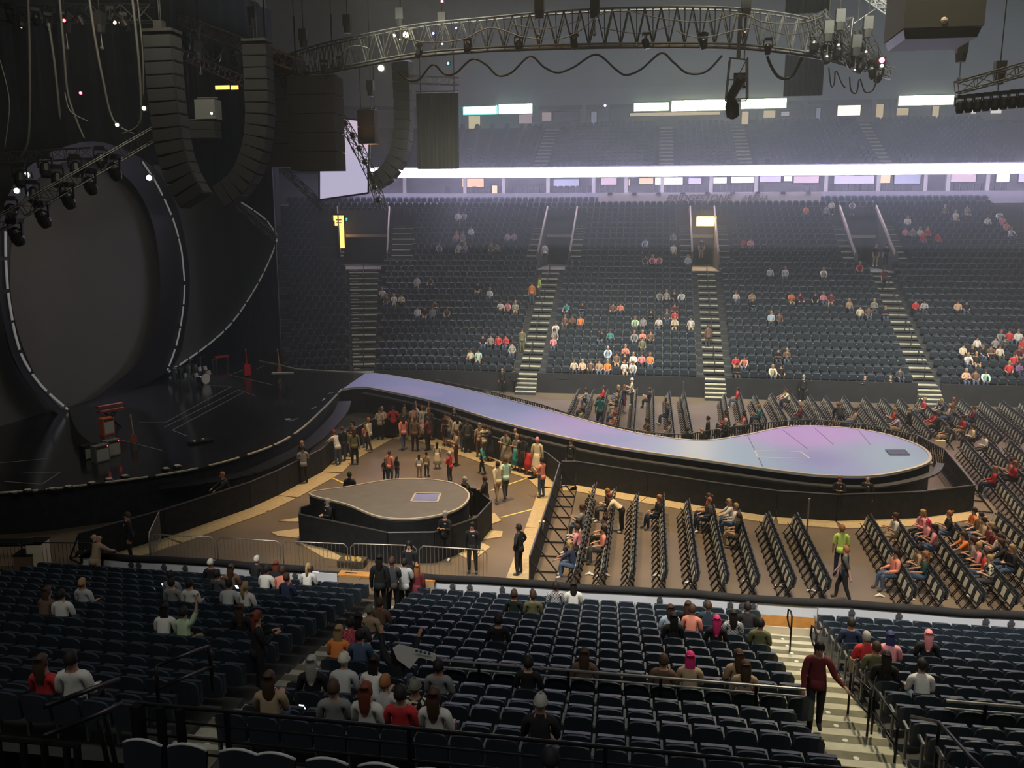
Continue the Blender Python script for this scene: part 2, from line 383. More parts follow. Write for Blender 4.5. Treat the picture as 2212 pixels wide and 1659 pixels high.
# suite fronts with dark seats and a rail
sf = MB(); 
for s in np.arange(-5, 44, .56):
    x, y, a = bowl(s, 26.7)
    if int(s / 3.3) % 4 != 3: sf.box((x, y, 14.45), (.46, .12, .62), rz=a, taper=.85)
tag(sf.build('suite_seat_row', mat('suite_seat', (.03, .03, .04), .7)), 'dark seats along the suite fronts under the ribbon', 'seats', kind='stuff')
# banner
ba = Vector(PY(1292, 439, 80.6)); bb = Vector(PY(1774, 416, 80.6)); bc = (ba + bb) / 2; bw, bh = abs(bb.x - ba.x), .92
bn = thing('arena_banner', 'long pale pink banner with dark italic lettering below the suites', 'banner', (bc.x, bc.y, bc.z))
MB().box((0, 0, 0), (bw, .06, bh)).build('cloth', mat('banner_cloth', (.52, .45, .43), .8), bn)
hk = MB()
for i in range(9): hk.box((-bw / 2 + bw * (i + .5) / 9, -.02, bh / 2), (.5, .14, .16), taper=.6)
hk.build('clip', m_black_plain, bn)
def text(s, size, mt, parent, loc, rot=(math.radians(90), 0, 0), shear=0., ex=.01, name='lettering', off=0.):
    c = bpy.data.curves.new(name, 'FONT'); c.body = s; c.size = size; c.shear = shear; c.extrude = ex; c.offset = off; c.align_x = 'CENTER'; c.align_y = 'CENTER'
    c.materials.append(mt); q = bpy.data.objects.new('tmp_text', c); COL.objects.link(q); me = bpy.data.meshes.new_from_object(q.evaluated_get(bpy.context.evaluated_depsgraph_get())); bpy.data.objects.remove(q); o = bpy.data.objects.new(name, me); COL.objects.link(o); o.parent = parent; o.location = loc; o.rotation_euler = rot; return o
m_ink = mat('banner_ink', (.16, .11, .14), .7)
text('BRIDGESTONE', .86, m_ink, bn, (-.85, -.06, -.03), shear=.35, off=.012)
text('ARENA', .70, m_ink, bn, (4.1, -.06, -.03), shear=.35)
# ---- upper deck
def urow(k): return 24.7 + .9 * k, 16.15 + .405 * k
ud = MB()
for k in range(13):
    o, z = urow(k); strip(ud, o - .5, z - .41, o - .5, z); strip(ud, o - .5, z, o + .42, z)
strip(ud, 24.7 + .9 * 13 - .5, 21.0, 42, 21.0)
struct(ud.build('floor_upper_terrace', m_concrete))
ust = [(None, 1165, 'second from left'), (0, 1440, 'left of the hanging follow spot'), (0, 1612, 'right of the hanging follow spot'), (0, 1915, 'rightmost')]
ups = []
for _, px, nm in ust:
    x, y, z = PY(px, 345, 81.6); ups.append(x - XC)
def up_stair(s, nm):
    root = thing('upper_aisle_stairs', 'faint pale upper deck stairs, %s' % nm, 'stairs'); st = MB()
    for k in range(13):
        o, z = urow(k)
        for j in range(2):
            x, y, _ = bowl(s, o - .5 + j * .45); st.box((x, y + .22, z - .2 + j * .2 - .1), (1.3, .46, .2))
    st.build('steps', m_step, root)
for (_, px, nm), s in zip(ust, ups): up_stair(s, nm)
# upper concourse: back wall, beam, openings
uw = MB(); strip(uw, 40, 20.9, 40, 24); strip(uw, 36.6, 23.4, 40, 23.4); strip(uw, 36.6, 23.4, 36.6, 60)
struct(uw.build('wall_upper_concourse', m_wall))
beam = MB(); strip(beam, 36.5, 23.35, 36.5, 25.0, 0, 50); strip(beam, 36.5, 25.0, 36.7, 25.0, 0, 50); struct(beam.build('trim_5', mat('beam_paint', (.26, .26, .24), .8)))
UP = [(1012, 1038, 249, 290, 'y', 'tall yellow lit concourse opening under the cyan sign'), (1120, 1150, 246, 268, 'p', 'dim pink poster under the cyan signs'), (1195, 1252, 240, 262, 'd', 'dim brown concourse wall panel'),
      (1170, 1192, 242, 262, 'p', 'faint pink concourse opening'), (1276, 1290, 240, 282, 'b', 'pale stacked notice boards on the left concourse'), (1360, 1560, 240, 252, 'y', 'long dim yellow counter under the white sign'), (1600, 1618, 240, 282, 'y', 'tall yellow pillar beside the follow spot'),
      (1648, 1676, 238, 255, 'y', 'yellow concourse window right of the follow spot'), (1686, 1706, 240, 252, 'l', 'small pale concourse window beside the yellow one'), (1760, 1774, 232, 278, 'b', 'column of pale notices left of the yellow menu sign'),
      (1888, 1910, 224, 276, 'y', 'yellowish pillar left of the right hand white sign'), (1935, 1964, 232, 250, 'y', 'yellow lit window under the right hand white sign'), (2010, 2030, 228, 274, 'y', 'yellow and white notice column at right'),
      (2095, 2110, 232, 246, 'w', 'small lit menu board behind the light truss'), (2138, 2165, 230, 246, 'w', 'wide lit menu board behind the light truss')]
for p in UP: panel('concourse_window', p[5], 'window', p[0], p[1], p[2], p[3], 95.8 if p[0] != 1360 else 96, p[4])
for px in (990, 1160, 1262, 1312, 1560, 1640, 1738, 1885, 1925, 2075, 2180):
    x, y, z = PY(px, 260, 93.6); struct(MB().box((0, 0, 1.25), (.45, .45, 2.5)).build('column', m_col, None, loc=(x, y, 20.95)))
def led_sign(px0, px1, py0, py1, col, e, label, border=None):
    Y = 92.9; a = Vector(PY(px0, py1, Y)); b = Vector(PY(px1, py0, Y)); c = (a + b) / 2; w = b.x - a.x; h = b.z - a.z
    t = thing('lit_sign', label, 'sign', c); MB().box((0, .12, 0), (w, .14, h)).build('housing', mat('sign_edge_' + str(border), border, .5, emit=2., ecol=border) if border else m_black_plain, t)
    MB().box((0, 0, 0), (w - .25, .06, h - .2)).build('lit_face', mat('sign_%.2f_%.2f_%.1f' % (col[0], col[2], e), col, .5, emit=e, ecol=col), t)
led_sign(1000, 1074, 227, 248, (.55, 1, .96), 5.0, 'cyan bordered glowing sign, leftmost on the upper concourse', (.15, .75, .75))
led_sign(1075, 1152, 222, 248, (.62, 1, .90), 16, 'white green glowing sign right of the cyan bordered one')
led_sign(1367, 1447, 219, 242, (.72, 1, .60), 14, 'pale yellow green glowing sign left of the long white one')
led_sign(1448, 1577, 213, 242, (.90, 1, .66), 18, 'longest white yellow glowing sign beside the follow spot')
led_sign(1598, 1702, 210, 237, (.84, 1, .66), 16, 'white green glowing sign right of the follow spot')
led_sign(1806, 1862, 225, 252, (1, .95, .55), 2.2, 'cream yellow lit menu sign with a small logo')
led_sign(1938, 2064, 203, 230, (.82, 1, .68), 16, 'rightmost wide white glowing concourse sign')
# ================================================================== SEATS OF THE ARENA
m_seat = mat('seat_plastic', (.030, .043, .058), .42, noise=.12, nscale=40)
m_seatpan = mat('seat_pan', (.026, .036, .049), .38)
m_arm = mat('armrest_grey', (.13, .13, .13), .45)
SW = .50
def seat_back(mb, w=.44):
    """backrest shell: rounded top, slightly reclined, seen in local frame facing +y, seat post at z 0"""
    us = [-.5, -.44, -.28, 0, .28, .44, .5]; tops = [.34, .41, .455, .475, .455, .41, .34]; nu = len(us); rows = (0., .55, 1.); vs = []
    for dy in (0, -.04):
        for t in rows:
            for u, tp_ in zip(us, tops):
                v = tp_ * t; vs.append((u * w, -.26 + .055 * (2 * abs(u)) ** 2 - .13 * v + dy, .38 + v))
    n = nu * len(rows); fs = []
    for r_ in range(len(rows) - 1):
        for i in range(nu - 1):
            p = r_ * nu + i; fs += [(p + 1, p, p + nu, p + nu + 1), (n + p, n + p + 1, n + p + nu + 1, n + p + nu)]
        e0 = r_ * nu; e1 = r_ * nu + nu - 1; fs += [(e0, n + e0, n + e0 + nu, e0 + nu), (n + e1, e1, e1 + nu, n + e1 + nu)]
    for i in range(nu - 1): p = (len(rows) - 1) * nu + i; fs += [(p, n + p, n + p + 1, p + 1), (i + 1, n + i + 1, n + i, i)]
    mb.add(vs, fs)
def seat_pan(mb, w=.42, up=True):
    if up: mb.box((0, -.115, .56), (w, .09, .36), rx=-.12, taper=.92)
    else: mb.box((0, .03, .43), (w, .42, .06))
def seat_arm(mb):
    mb.box((-.25, -.06, .62), (.045, .30, .035), taper=.9); mb.box((-.25, -.13, .34), (.035, .07, .55))
def tmpl(parts):
    mb = MB()
    for i, fn in enumerate(parts): mb.mi = i; fn(mb)
    return mb
T_SEAT = tmpl([seat_back, seat_pan, seat_arm])
def scatter(name, T, placements, mats):
    """one mesh holding a whole sea of identical pieces; placements: x, y, z, rz, width scale"""
    V = np.array(T.v); nv = len(V); P = np.array(placements); n = len(P)
    c = np.cos(P[:, 3])[:, None]; s = np.sin(P[:, 3])[:, None]; x = V[None, :, 0] * P[:, 4][:, None]; y = V[None, :, 1]
    out = np.stack([x * c - y * s + P[:, 0][:, None], x * s + y * c + P[:, 1][:, None], np.broadcast_to(V[None, :, 2], x.shape) + P[:, 2][:, None]], -1).reshape(-1, 3)
    F = T.f; fs = [tuple(i + k * nv for i in f) for k in range(n) for f in F]
    me = bpy.data.meshes.new(name); me.from_pydata(out.tolist(), [], fs); me.polygons.foreach_set('material_index', T.m * n)
    for m in mats: me.materials.append(m)
    o = bpy.data.objects.new(name, me); COL.objects.link(o); return o
far_slots = []     # (k, s, x, y, z, heading)
for k in range(NFR):
    o, z = frow(k); R = RC + o; pit_ = .565
    if k in (26,): pass
    # straight part
    s = .28
    while s < 42:
        bad = (k < 17 and in_stair(s, .22)) or near_vom(s, k, .2)
        if not bad: x, y, a = bowl(s, o); far_slots.append((k, s, x, y, z, a + math.pi))
        s += pit_
    s = -.28 * RC / R
    while s > smin(o) + .4:
        bad = (k < 17 and in_stair(s, .22)) or near_vom(s, k, .2)
        if not bad: x, y, a = bowl(s, o); far_slots.append((k, s, x, y, z, a + math.pi))
        s -= pit_ * RC / R
stuff_seats = [(x, y, z, a, 1.1) for k, s, x, y, z, a in far_slots]
for k in range(12):
    o, z = urow(k); s = -3
    while s < 44:
        if not any(abs(s - u) < .95 for u in ups): x, y, a = bowl(s, o); stuff_seats.append((x, y, z, a + math.pi, 1.1))
        s += .57
# ================================================================== NEAR STAND
YN = 23.2
def nrow(k):           # near row k: y of the seat backs, height of the seat back top
    if k <= 10: return 22.45 - .79 * k, 1.02 + .205 * k
    j = k - 10; return 14.55 - .86 * j, 3.07 + [0, .22, .50, .86, 1.10, 1.50, 1.9, 2.3][j]
NNR = 16
A1, A2 = (-7.75, -6.35), (3.25, 4.75)
def naisle(y):         # the two aisles drift a little along the rows
    t = (22.5 - y) / 11.5
    return (-7.75 + .75 * t, -6.45 + .5 * t), (3.3 - .2 * t, 4.7 - .35 * t)
nt = MB()
for k in range(NNR):
    y, zt = nrow(k); z = zt - .855; y1 = YN - .1 if k == 0 else nrow(k - 1)[0] - .24; y0 = y - .24
    zp = 0.02 if k == 0 else nrow(k - 1)[1] - .855
    y0b = nrow(k + 1)[0] - .24 if k + 1 < NNR else y0 - .2
    (a0_, a1_), (b0_, b1_) = naisle(y)
    for xa, xb in ((-30, a0_), (a1_, b0_), (b1_, 30)):
        nt.add([(xa, y1, z), (xb, y1, z), (xb, y0, z), (xa, y0, z)], [(0, 1, 2, 3)]); nt.add([(xa, y1, zp - .05), (xb, y1, zp - .05), (xb, y1, z), (xa, y1, z)], [(0, 1, 2, 3)])
    for xa in (a0_, a1_, b0_, b1_): nt.add([(xa, y1, -.1), (xa, y0, -.1), (xa, y0, z), (xa, y1, z)], [(0, 1, 2, 3)])
struct(nt.build('floor_near_terrace', mat('near_concrete', (.05, .05, .048), .85, noise=.2, nscale=2)))
near_slots = []
for k in range(NNR):
    y, zt = nrow(k); (a0, a1), (b0, b1) = naisle(y)
    def put(x, blk, i): near_slots.append((k, blk, i, x, y, zt - .855))
    x = a1 + .28; i = 1
    while x < b0 - .22: put(x, 'middle', i); x += .485; i += 1
    x = a0 - .28; i = 1
    while x > -18.5: put(x, 'left', i); x -= .485; i += 1
    x = b1 + .28; i = 1
    while x < 14: put(x, 'right', i); x += .485; i += 1
# seats one could touch: the three hundred nearest are objects of their own
def inframe(p, m=20):
    u, v = proj(p); return -m < u < 2212 + m and -m < v < 1659 + m
cand = []
for sl in near_slots:
    k, blk, i, x, y, z = sl
    vis = inframe((x, y, z + .75))
    d = math.dist((x, y, z + .6), (0, 0, CAMH)); cand.append((0 if vis else 1, d, sl))
cand.sort(key=lambda c: (c[0], c[1]))
solo = [c[2] for c in cand[:300] if c[0] == 0]; rest = [c[2] for c in cand[len(solo):]]
me_b = tmpl([seat_back]).mesh('backrest'); me_p = tmpl([seat_pan]).mesh('seat'); me_a = tmpl([seat_arm]).mesh('armrest')
me_b.materials.append(m_seat); me_p.materials.append(m_seatpan); me_a.materials.append(m_arm)
for me in (me_b,): me.polygons.foreach_set('use_smooth', [False] * len(me.polygons))
ROWN = {k: ORD[k + 1] for k in range(NNR)}
for k, blk, i, x, y, z in solo:
    sd = {'middle': 'right of the left aisle', 'left': 'left of the left aisle', 'right': 'right of the right aisle'}[blk]
    r = empty('stadium_chair', (x, y + .24, z))
    tag(r, 'dark blue tip-up seat, %s row from the rail, %s seat %s' % (ROWN[k], ORD[i], sd), 'seat', 'tip-up seats of the near stand')
    for nm, me in (('backrest', me_b), ('seat', me_p), ('armrest', me_a)):
        c = bpy.data.objects.new(nm, me); COL.objects.link(c); c.parent = r
stuff_seats += [(x, y + .24, z, 0., 1.) for k, blk, i, x, y, z in rest]
far = scatter('arena_seating', T_SEAT, stuff_seats, [m_seat, m_seatpan, m_arm])
tag(far, 'rows upon rows of empty dark blue seats across the far, upper and outer stands', 'seats', 'tip-up seats of the arena', 'stuff')
# ================================================================== NEAR STAND: stairs, wall, rails
def near_stairs(which, label):
    root = thing('aisle_stairs', label, 'stairs'); st = MB(); rs = MB()
    for k in range(NNR):
        y, zt = nrow(k); z = zt - .855; zp = -.1 if k == 0 else nrow(k - 1)[1] - .855
        a, b = naisle(y)[which]; y0 = y - .24; y1 = (YN - .15 if k == 0 else nrow(k - 1)[0] - .24)
        ym = (y0 + y1) / 2 + .05
        st.box(((a + b) / 2, (ym + y1) / 2 - .02, (z + zp) / 2 - .05 + .05), (b - a, y1 - ym + .04, z - zp + .02)) if False else None
        h = (z - zp) / 2
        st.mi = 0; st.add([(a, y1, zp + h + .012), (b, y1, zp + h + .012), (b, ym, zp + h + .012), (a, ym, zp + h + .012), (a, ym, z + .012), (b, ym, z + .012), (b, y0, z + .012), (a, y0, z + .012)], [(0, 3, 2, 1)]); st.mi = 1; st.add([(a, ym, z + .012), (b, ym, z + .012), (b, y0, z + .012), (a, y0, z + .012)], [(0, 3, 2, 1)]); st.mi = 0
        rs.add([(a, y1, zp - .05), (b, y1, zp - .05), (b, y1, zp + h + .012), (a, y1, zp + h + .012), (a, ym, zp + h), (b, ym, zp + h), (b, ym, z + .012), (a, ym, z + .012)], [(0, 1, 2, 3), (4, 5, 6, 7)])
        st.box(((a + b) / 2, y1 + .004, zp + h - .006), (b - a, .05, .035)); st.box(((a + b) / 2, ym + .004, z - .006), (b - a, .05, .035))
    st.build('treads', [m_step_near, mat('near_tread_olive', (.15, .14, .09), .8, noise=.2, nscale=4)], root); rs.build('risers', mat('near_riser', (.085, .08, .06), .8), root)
    bt = MB()
    for k in range(NNR):
        y, zt = nrow(k); a, b = naisle(y)[which]; bt.lathe(((a + b) / 2 - .1, y + .06, zt - .85), [(.05, 0), (.05, .008)], 10)
    bt.build('row_marker', mat('marker_white', (.6, .6, .55), .6), root)
near_stairs(0, 'near aisle stairs at left where the woman in black stands')
near_stairs(1, 'bright near aisle stairs with black handrails where the maroon shirted usher climbs')
m_board = mat('dasher_white', (.74, .74, .78), .6, noise=.06, nscale=1)
m_ply = mat('plywood_orange', (.62, .27, .06), .55, noise=.15, nscale=4)
def wallrun(mb, x0, x1, y=YN, z0=.02, z1=.92, t=.1): mb.box(((x0 + x1) / 2, y, (z0 + z1) / 2), (x1 - x0, t, z1 - z0))
wl = MB()
for a, b in ((-17.4, -9.0), (-6.0, 3.25), (4.9, 24)): wallrun(wl, a, b)
struct(wl.build('wall_near_boards', m_board))
gate = thing('rink_gate', 'orange plywood gate panel at the foot of the bright right stairs', 'gate', (4.07, YN, 0)); MB().box((0, -.02, .28), (1.6, .06, .5)).build('lower_panel', m_ply, gate); MB().box((0, 0, .73), (1.6, .07, .38)).build('upper_panel', m_board, gate)
for i, (px, w, lb) in enumerate(((772, 1.15, 'orange plywood ledge on the rail left of the standing girls'), (912, .85, 'orange plywood ledge on the rail right of the standing girls'))):
    x, y, z = PY(px, 1228 if i == 0 else 1238, YN); t = tag(MB().box((0, 0, 0), (w, .34, .05)).build('plywood_ledge', m_ply, None, loc=(x, YN, .93)), lb, 'ledge')
# padded black rail over the boards
rl = thing('padded_rail', 'long black padded rail along the top of the near white boards', 'rail')
def sag(x): return .02 * math.sin(x * 1.3) - .01 * math.sin(x * 3.1)
for a, b in ((-17.6, -9.6), (-6.9, 24.5)):
    pts = [(x, YN, .99 + sag(x)) for x in np.arange(a, b, .6)]; MB().tube(pts, .115, 8).build('pad', m_black, rl, smooth=True)
t2 = tag(MB().tube([(x, YN + .02, .87 + sag(x)) for x in np.arange(-9.6, -6.8, .5)], .07, 6).build('rail_bridge', m_black), 'black rail section crossing the left near aisle gate', 'rail')
pst = MB()
m_post = mat('stanchion_dark', (.075, .075, .08), .5)
for i, px in enumerate((290, 306, 360, 405, 500, 640, 760, 930, 978, 1015, 1085, 1150, 1425, 1525, 1578, 1603, 1628, 1720, 1748, 1760, 1842, 1945, 2135, 2190)):
    x = PY(px, 1300, YN - .08)[0]
    if -9 < x < -6 or 3.2 < x < 4.9: continue
    o = MB().box((0, 0, 0), (.09, .05, .8)).box((0, 0, .3), (.16, .07, .08)).build('stanchion', m_post, None, loc=(x, YN - .08, .48))
    tag(o, 'dark steel stanchion against the near white boards, %s from the left' % ORD[i + 1], 'post', 'stanchions of the near boards')
# ---- cream kick board seen behind the front row
kb = MB(); kb.box((9.9, YN - .12, .14), (28 - .0, .06, .22)); struct(kb.build('baseboard_near', mat('kick_cream', (.62, .52, .36), .6)))
# ---- section rail in the middle of the near seats, polished, catching coloured light
m_chrome = mat('polished_rail', (.8, .8, .8), .25, .95)
def front_rail(x0, x1, y, z, label, n_mid, posts, mt=None, drop=.22, r=.022, hh=.75):
    t = thing('guard_rail', label, 'railing'); MB().tube([(x0, y, z), (x1, y, z)], r * 1.25, 8).build('top_rail', mt or m_blackmetal, t)
    for i in range(n_mid): MB().tube([(x0, y, z - drop * (i + 1)), (x1, y, z - drop * (i + 1))], r * .8, 6).build('lower_rail', mt or m_blackmetal, t)
    for j in range(posts):
        x = x0 + (x1 - x0) * (j + .5) / posts; MB().box((x, y, z - hh / 2), (.05, .05, hh)).build('post', m_blackmetal, t)
    return t
front_rail(-3.7, 2.9, 14.28, 3.33, 'polished section rail across the middle block reflecting coloured light', 1, 4, m_chrome, .14)
front_rail(5.2, 7.7, 14.28, 3.33, 'short polished section rail in the right block', 1, 2, m_chrome, .14)
front_rail(8.0, 13, 14.28, 3.33, 'polished section rail at the far right of the right block', 1, 2, m_chrome, .14)
front_rail(-5.9, 7.5, 8.6, 5.62, 'long black triple rail across the bottom of the view', 3, 6, m_blackmetal, .2, .02, 1.1)
# landing behind that rail with white edged chairs on it
lz = 4.55
pl = MB(); pl.box((-3.2, 7.4, lz - .1), (9.6, 2.2, .2)); struct(pl.build('floor_platform', mat('platform_grey', (.12, .12, .115), .8, noise=.1, nscale=4)))
gb = MB(); gb.box((-5.9, 8.55, 5.08), (.12, .12, 1.1)).box((-5.6, 8.55, 5.08), (.08, .08, 1.1)).box((-5.35, 8.55, 5.08), (.08, .08, 1.1)); tag(gb.build('rail_end_bars', m_blackmetal), 'cluster of black upright bars ending the bottom rail at left', 'railing')
m_whiteedge = mat('white_edge_trim', (.55, .55, .56), .5)
m_navy = mat('navy_vinyl', (.016, .022, .032), .45)
me_parts = None
for i, px in enumerate((305, 402, 515, 592, 705, 818, 930, 1040)):
    py = 1588 + (px - 305) * .088; x, y, z = PY(px, py, 7.75)
    t = thing('platform_chair', 'navy platform chair with white top edge, %s from the left along the bottom' % ORD[i + 1], 'chair', (x, 7.75, lz), 0, 'white edged platform chairs')
    h = z - lz
    if i == 0:
        b = MB(); pr = [(-.23 + .46 * j / 8, h - .05 - .07 * ((j - 4) / 4) ** 2) for j in range(9)]
        b.add([(u, .03 - .02 * (1 - (u / .23) ** 2), v) for u, v in pr] + [(u * .92, 0, h - .48) for u, v in pr] + [(u, -.01 - .02 * (1 - (u / .23) ** 2), v) for u, v in pr] + [(u * .92, -.04, h - .48) for u, v in pr],
              [(j, j + 1, 10 + j, 9 + j) for j in range(8)] + [(18 + j + 1, 18 + j, 27 + j, 28 + j) for j in range(8)] + [(j + 1, j, 18 + j, 19 + j) for j in range(8)])
        ob = b.build('backrest', m_navy, t); mb1 = ob.data
        e = MB(); e.tube([(u, .01 - .02 * (1 - (u / .23) ** 2), v) for u, v in pr], .018, 6); oe = e.build('top_edge', m_whiteedge, t, smooth=True); me1 = oe.data
        s_ = MB(); s_.box((0, .22, .44), (.42, .42, .07)); os_ = s_.build('seat', m_navy, t); ms1 = os_.data
        l = MB(); l.bar((-.22, .42, 0), (-.21, -.02, .5), .03).bar((.22, .42, 0), (.21, -.02, .5), .03).bar((-.22, -.12, 0), (-.21, .38, .42), .03).bar((.22, -.12, 0), (.21, .38, .42), .03); ol = l.build('legs', m_blackmetal, t); ml1 = ol.data
        tag(oe, 'white curved top edge')
    else:
        for nm, me in (('backrest', mb1), ('top_edge', me1), ('seat', ms1), ('legs', ml1)):
            c = bpy.data.objects.new(nm, me); COL.objects.link(c); c.parent = t
        
# ---- handrails of the aisles
def hand(label, pts_list, r=.022, flat=None):
    t = thing('stair_handrail', label, 'handrail')
    for nm, pts in pts_list: MB().tube(pts, r, 7).build(nm, m_blackmetal, t, smooth=True)
    return t
def nz(y):             # height of the aisle surface at y
    for k in range(NNR):
        if y >= nrow(k)[0] - .24: return nrow(k)[1] - .855
    return nrow(NNR - 1)[1] - .855
for i, y0 in enumerate((20.6, 18.9)):
    x = 3.75 + .25 * i; z = nz(y0)
    hand('black hoop handrail %s on the bright right stairs' % ('lowest' if i == 0 else 'second lowest'), [('post', [(x, y0, z), (x, y0, z + .95)]), ('hoop', [(x, y0, z + .93), (x, y0 + .2, z + 1.0), (x, y0 + .55, z + .88), (x, y0 + .6, z + .62), (x, y0 + .3, z + .55), (x, y0, z + .6)])])
for i, y0 in enumerate((16.2, 14.9)):
    x = 4.12 + .1 * i; z = nz(y0); z2 = nz(y0 - 1.4)
    hand('black double handrail %s the usher on the right stairs' % ('just beside' if i == 0 else 'behind'), [('post', [(x, y0, z), (x, y0, z + .9)]), ('post', [(x, y0 - 1.4, z2), (x, y0 - 1.4, z2 + .9)]), ('grip', [(x, y0, z + .9), (x, y0 - 1.4, z2 + .9)]), ('brace', [(x, y0, z + .45), (x, y0 - 1.4, z2 + .45)])])
x = 4.45; hand('long black handrail on the block side of the right stairs', [('grip', [(x, 13.6, nz(13.6) + .95), (x, 12.4, nz(12.4) + .95), (x, 11.2, nz(11.2) + .95), (x, 9.6, nz(9.6) + .95), (x, 9.6, nz(9.6))]), ('post', [(x, 12.4, nz(12.4)), (x, 12.4, nz(12.4) + .95)]), ('post', [(x, 11.2, nz(11.2)), (x, 11.2, nz(11.2) + .95)]), ('brace', [(x, 12.4, nz(12.4) + .5), (x, 9.6, nz(9.6) + .5)])], .026)
def PXz(px, py, X):
    d = ray(px, py); return Vector(_c + d * (X / d[0]))
def planX(lst, X): return [PXz(a, b, X) for a, b in lst]
X1 = -6.95
hand('upper black handrail on the left near stairs', [('grip', planX([(338, 1438), (450, 1396)], X1)), ('brace', planX([(340, 1488), (456, 1440)], X1)), ('post', planX([(450, 1396), (456, 1440), (461, 1493)], X1)), ('post', planX([(338, 1438), (340, 1488), (344, 1520)], X1))], .03)
X1 = -6.95
hand('lower black handrail on the left near stairs', [('grip', planX([(98, 1526), (256, 1467)], X1)), ('brace', planX([(95, 1590), (215, 1542), (262, 1520)], X1)), ('post', planX([(213, 1556), (235, 1659), (240, 1690)], X1)), ('post', planX([(228, 1545), (252, 1659), (256, 1690)], X1))], .034)
ff = thing('fence_panel', 'black barred fence panel in the bottom left corner', 'fence')
Yf = 8.3
def planY(lst, Y): return [PY(a, b, Y) for a, b in lst]
MB().tube(planY([(-20, 1594), (172, 1612)], Yf), .03, 6).build('top_rail', m_blackmetal, ff)
for a in (-5, 50, 95, 143, 166): MB().bar(PY(a, 1597 + a * .09, Yf), PY(a + 9, 1720, Yf), .06).build('bar', m_blackmetal, ff)
# ================================================================== STAGE
def cat(pts, n=6, closed=False):
    P = [Vector(p) for p in pts]; out = []; N = len(P)
    rng = range(N if closed else N - 1)
    for i in rng:
        p0 = P[(i - 1) % N] if closed or i > 0 else P[i]; p1 = P[i]; p2 = P[(i + 1) % N]; p3 = P[(i + 2) % N] if closed or i + 2 < N else P[(i + 1) % N]
        for j in range(n):
            t = j / n; out.append(.5 * ((2 * p1) + (p2 - p0) * t + (2 * p0 - 5 * p1 + 4 * p2 - p3) * t * t + (3 * p1 - p0 - 3 * p2 + p3) * t ** 3))
    if not closed: out.append(P[-1])
    return [tuple(p) for p in out]
m_stage = mat('stage_gloss_black', (.010, .010, .011), .16, noise=.4, nscale=.6)
m_skirt = mat('stage_skirt', (.011, .012, .014), .9, noise=.5, nscale=3)
m_lip = mat('stage_edge_white', (.50, .44, .34), .5)
front = cat([(-31, 24.6), (-27, 25.4), (-23.2, 26.7), (-21.2, 27.7), (-17.96, 30.4), (-16.4, 33.7), (-16.14, 37.1), (-16.9, 42.7), (-17.78, 47.8)], 5)
back_e = [(-18.2, 53.4), (-23.3, 54.0), (-27.3, 56.9), (-30.9, 57)]
ms = thing('main_stage', 'broad glossy black main stage with curved front at left', 'stage')
deck = front + back_e
MB().prism(deck, 1.5, 1.6).build('deck', m_stage, ms)
MB().prism([(p[0] - .12 if i < len(front) else p[0], p[1], 0)[:2] for i, p in enumerate(deck)], 0., 1.5).build('skirt', m_skirt, ms)
def edge(path, z, w, h, seg, gap, mt, parent, name='edge_strip'):
    """a strip following a path, broken in dashes"""
    mb = MB(); acc = 0
    for a, b in zip(path[:-1], path[1:]):
        d = math.dist(a[:2], b[:2]); acc += d
        if gap and (acc % (seg + gap)) > seg: continue
        za = a[2] if len(a) > 2 else z; zb = b[2] if len(b) > 2 else z
        mb.bar((a[0], a[1], za), (b[0], b[1], zb), w, h)
    return mb.build(name, mt, parent)
fine = cat(front, 4) if False else [tuple(Vector(a).lerp(Vector(b), t)) for a, b in zip([Vector((p[0], p[1])) for p in front[:-1]], [Vector((p[0], p[1])) for p in front[1:]]) for t in (0, .33, .66)]
edge(fine, 1.62, .10, .05, 1.6, .35, m_lip, ms)
edge([(-17.9, 53.2), (-20.5, 53.6), (-23.3, 54.0), (-25.3, 55.6), (-27.3, 56.9)], 1.62, .10, .05, 9, 0, m_lip, ms)
sc = MB(); cp = [PZ(a_, b_, 1.6) for a_, b_ in cat([(150, 905, 0), (158, 940, 0), (175, 968, 0), (205, 985, 0), (235, 978, 0)], 5) for b_, a_ in [(b_, a_)]] if False else [PZ(q[0], q[1], 1.6) for q in cat([(150, 905, 0), (158, 940, 0), (175, 968, 0), (205, 985, 0), (230, 975, 0)], 5)]
sc.add([p_ for i_, c_ in enumerate(cp) for p_ in ((c_[0], c_[1], 1.61), (c_[0], c_[1], 2.5 - .5 * i_ / len(cp)))], [(2 * i_, 2 * i_ + 2, 2 * i_ + 3, 2 * i_ + 1) for i_ in range(len(cp) - 1)])
tag(sc.build('scenic_cloth', mat('brown_scenic', (.10, .07, .045), .9, noise=.3, nscale=2)), 'curved brown cloth fascia between the round screen and the amplifiers', 'cloth')
lg = cat([(-18.5, 29.3), (-16.2, 31.3), (-15.5, 34.0), (-15.35, 37.2), (-16.1, 42.6), (-17.0, 46.0)], 5)
mb = MB(); 
for a, b in zip(lg[:-1], lg[1:]): mb.bar((a[0], a[1], 1.22), (b[0], b[1], 1.22), .75, .08)
mb.build('lower_ledge', m_blackmetal, ms)
lines = MB()
for a, b in [((300, 912), (358, 912)), ((358, 912), (500, 835)), ((355, 923), (515, 842)), ((372, 929), (525, 848)), ((405, 942), (372, 929)), ((445, 832), (500, 835)), ((515, 842), (550, 854)), ((497, 810), (592, 832)), ((497, 810), (530, 797)), ((240, 945), (350, 973)), ((555, 797), (570, 789)), ((0, 1000), (110, 990)), ((10, 1040), (90, 1046)), ((90, 1046), (130, 1020)), ((130, 1020), (50, 1022))]:
    pa = PZ(*a, 1.604); pb = PZ(*b, 1.604); lines.bar(pa, pb, .06, .006)
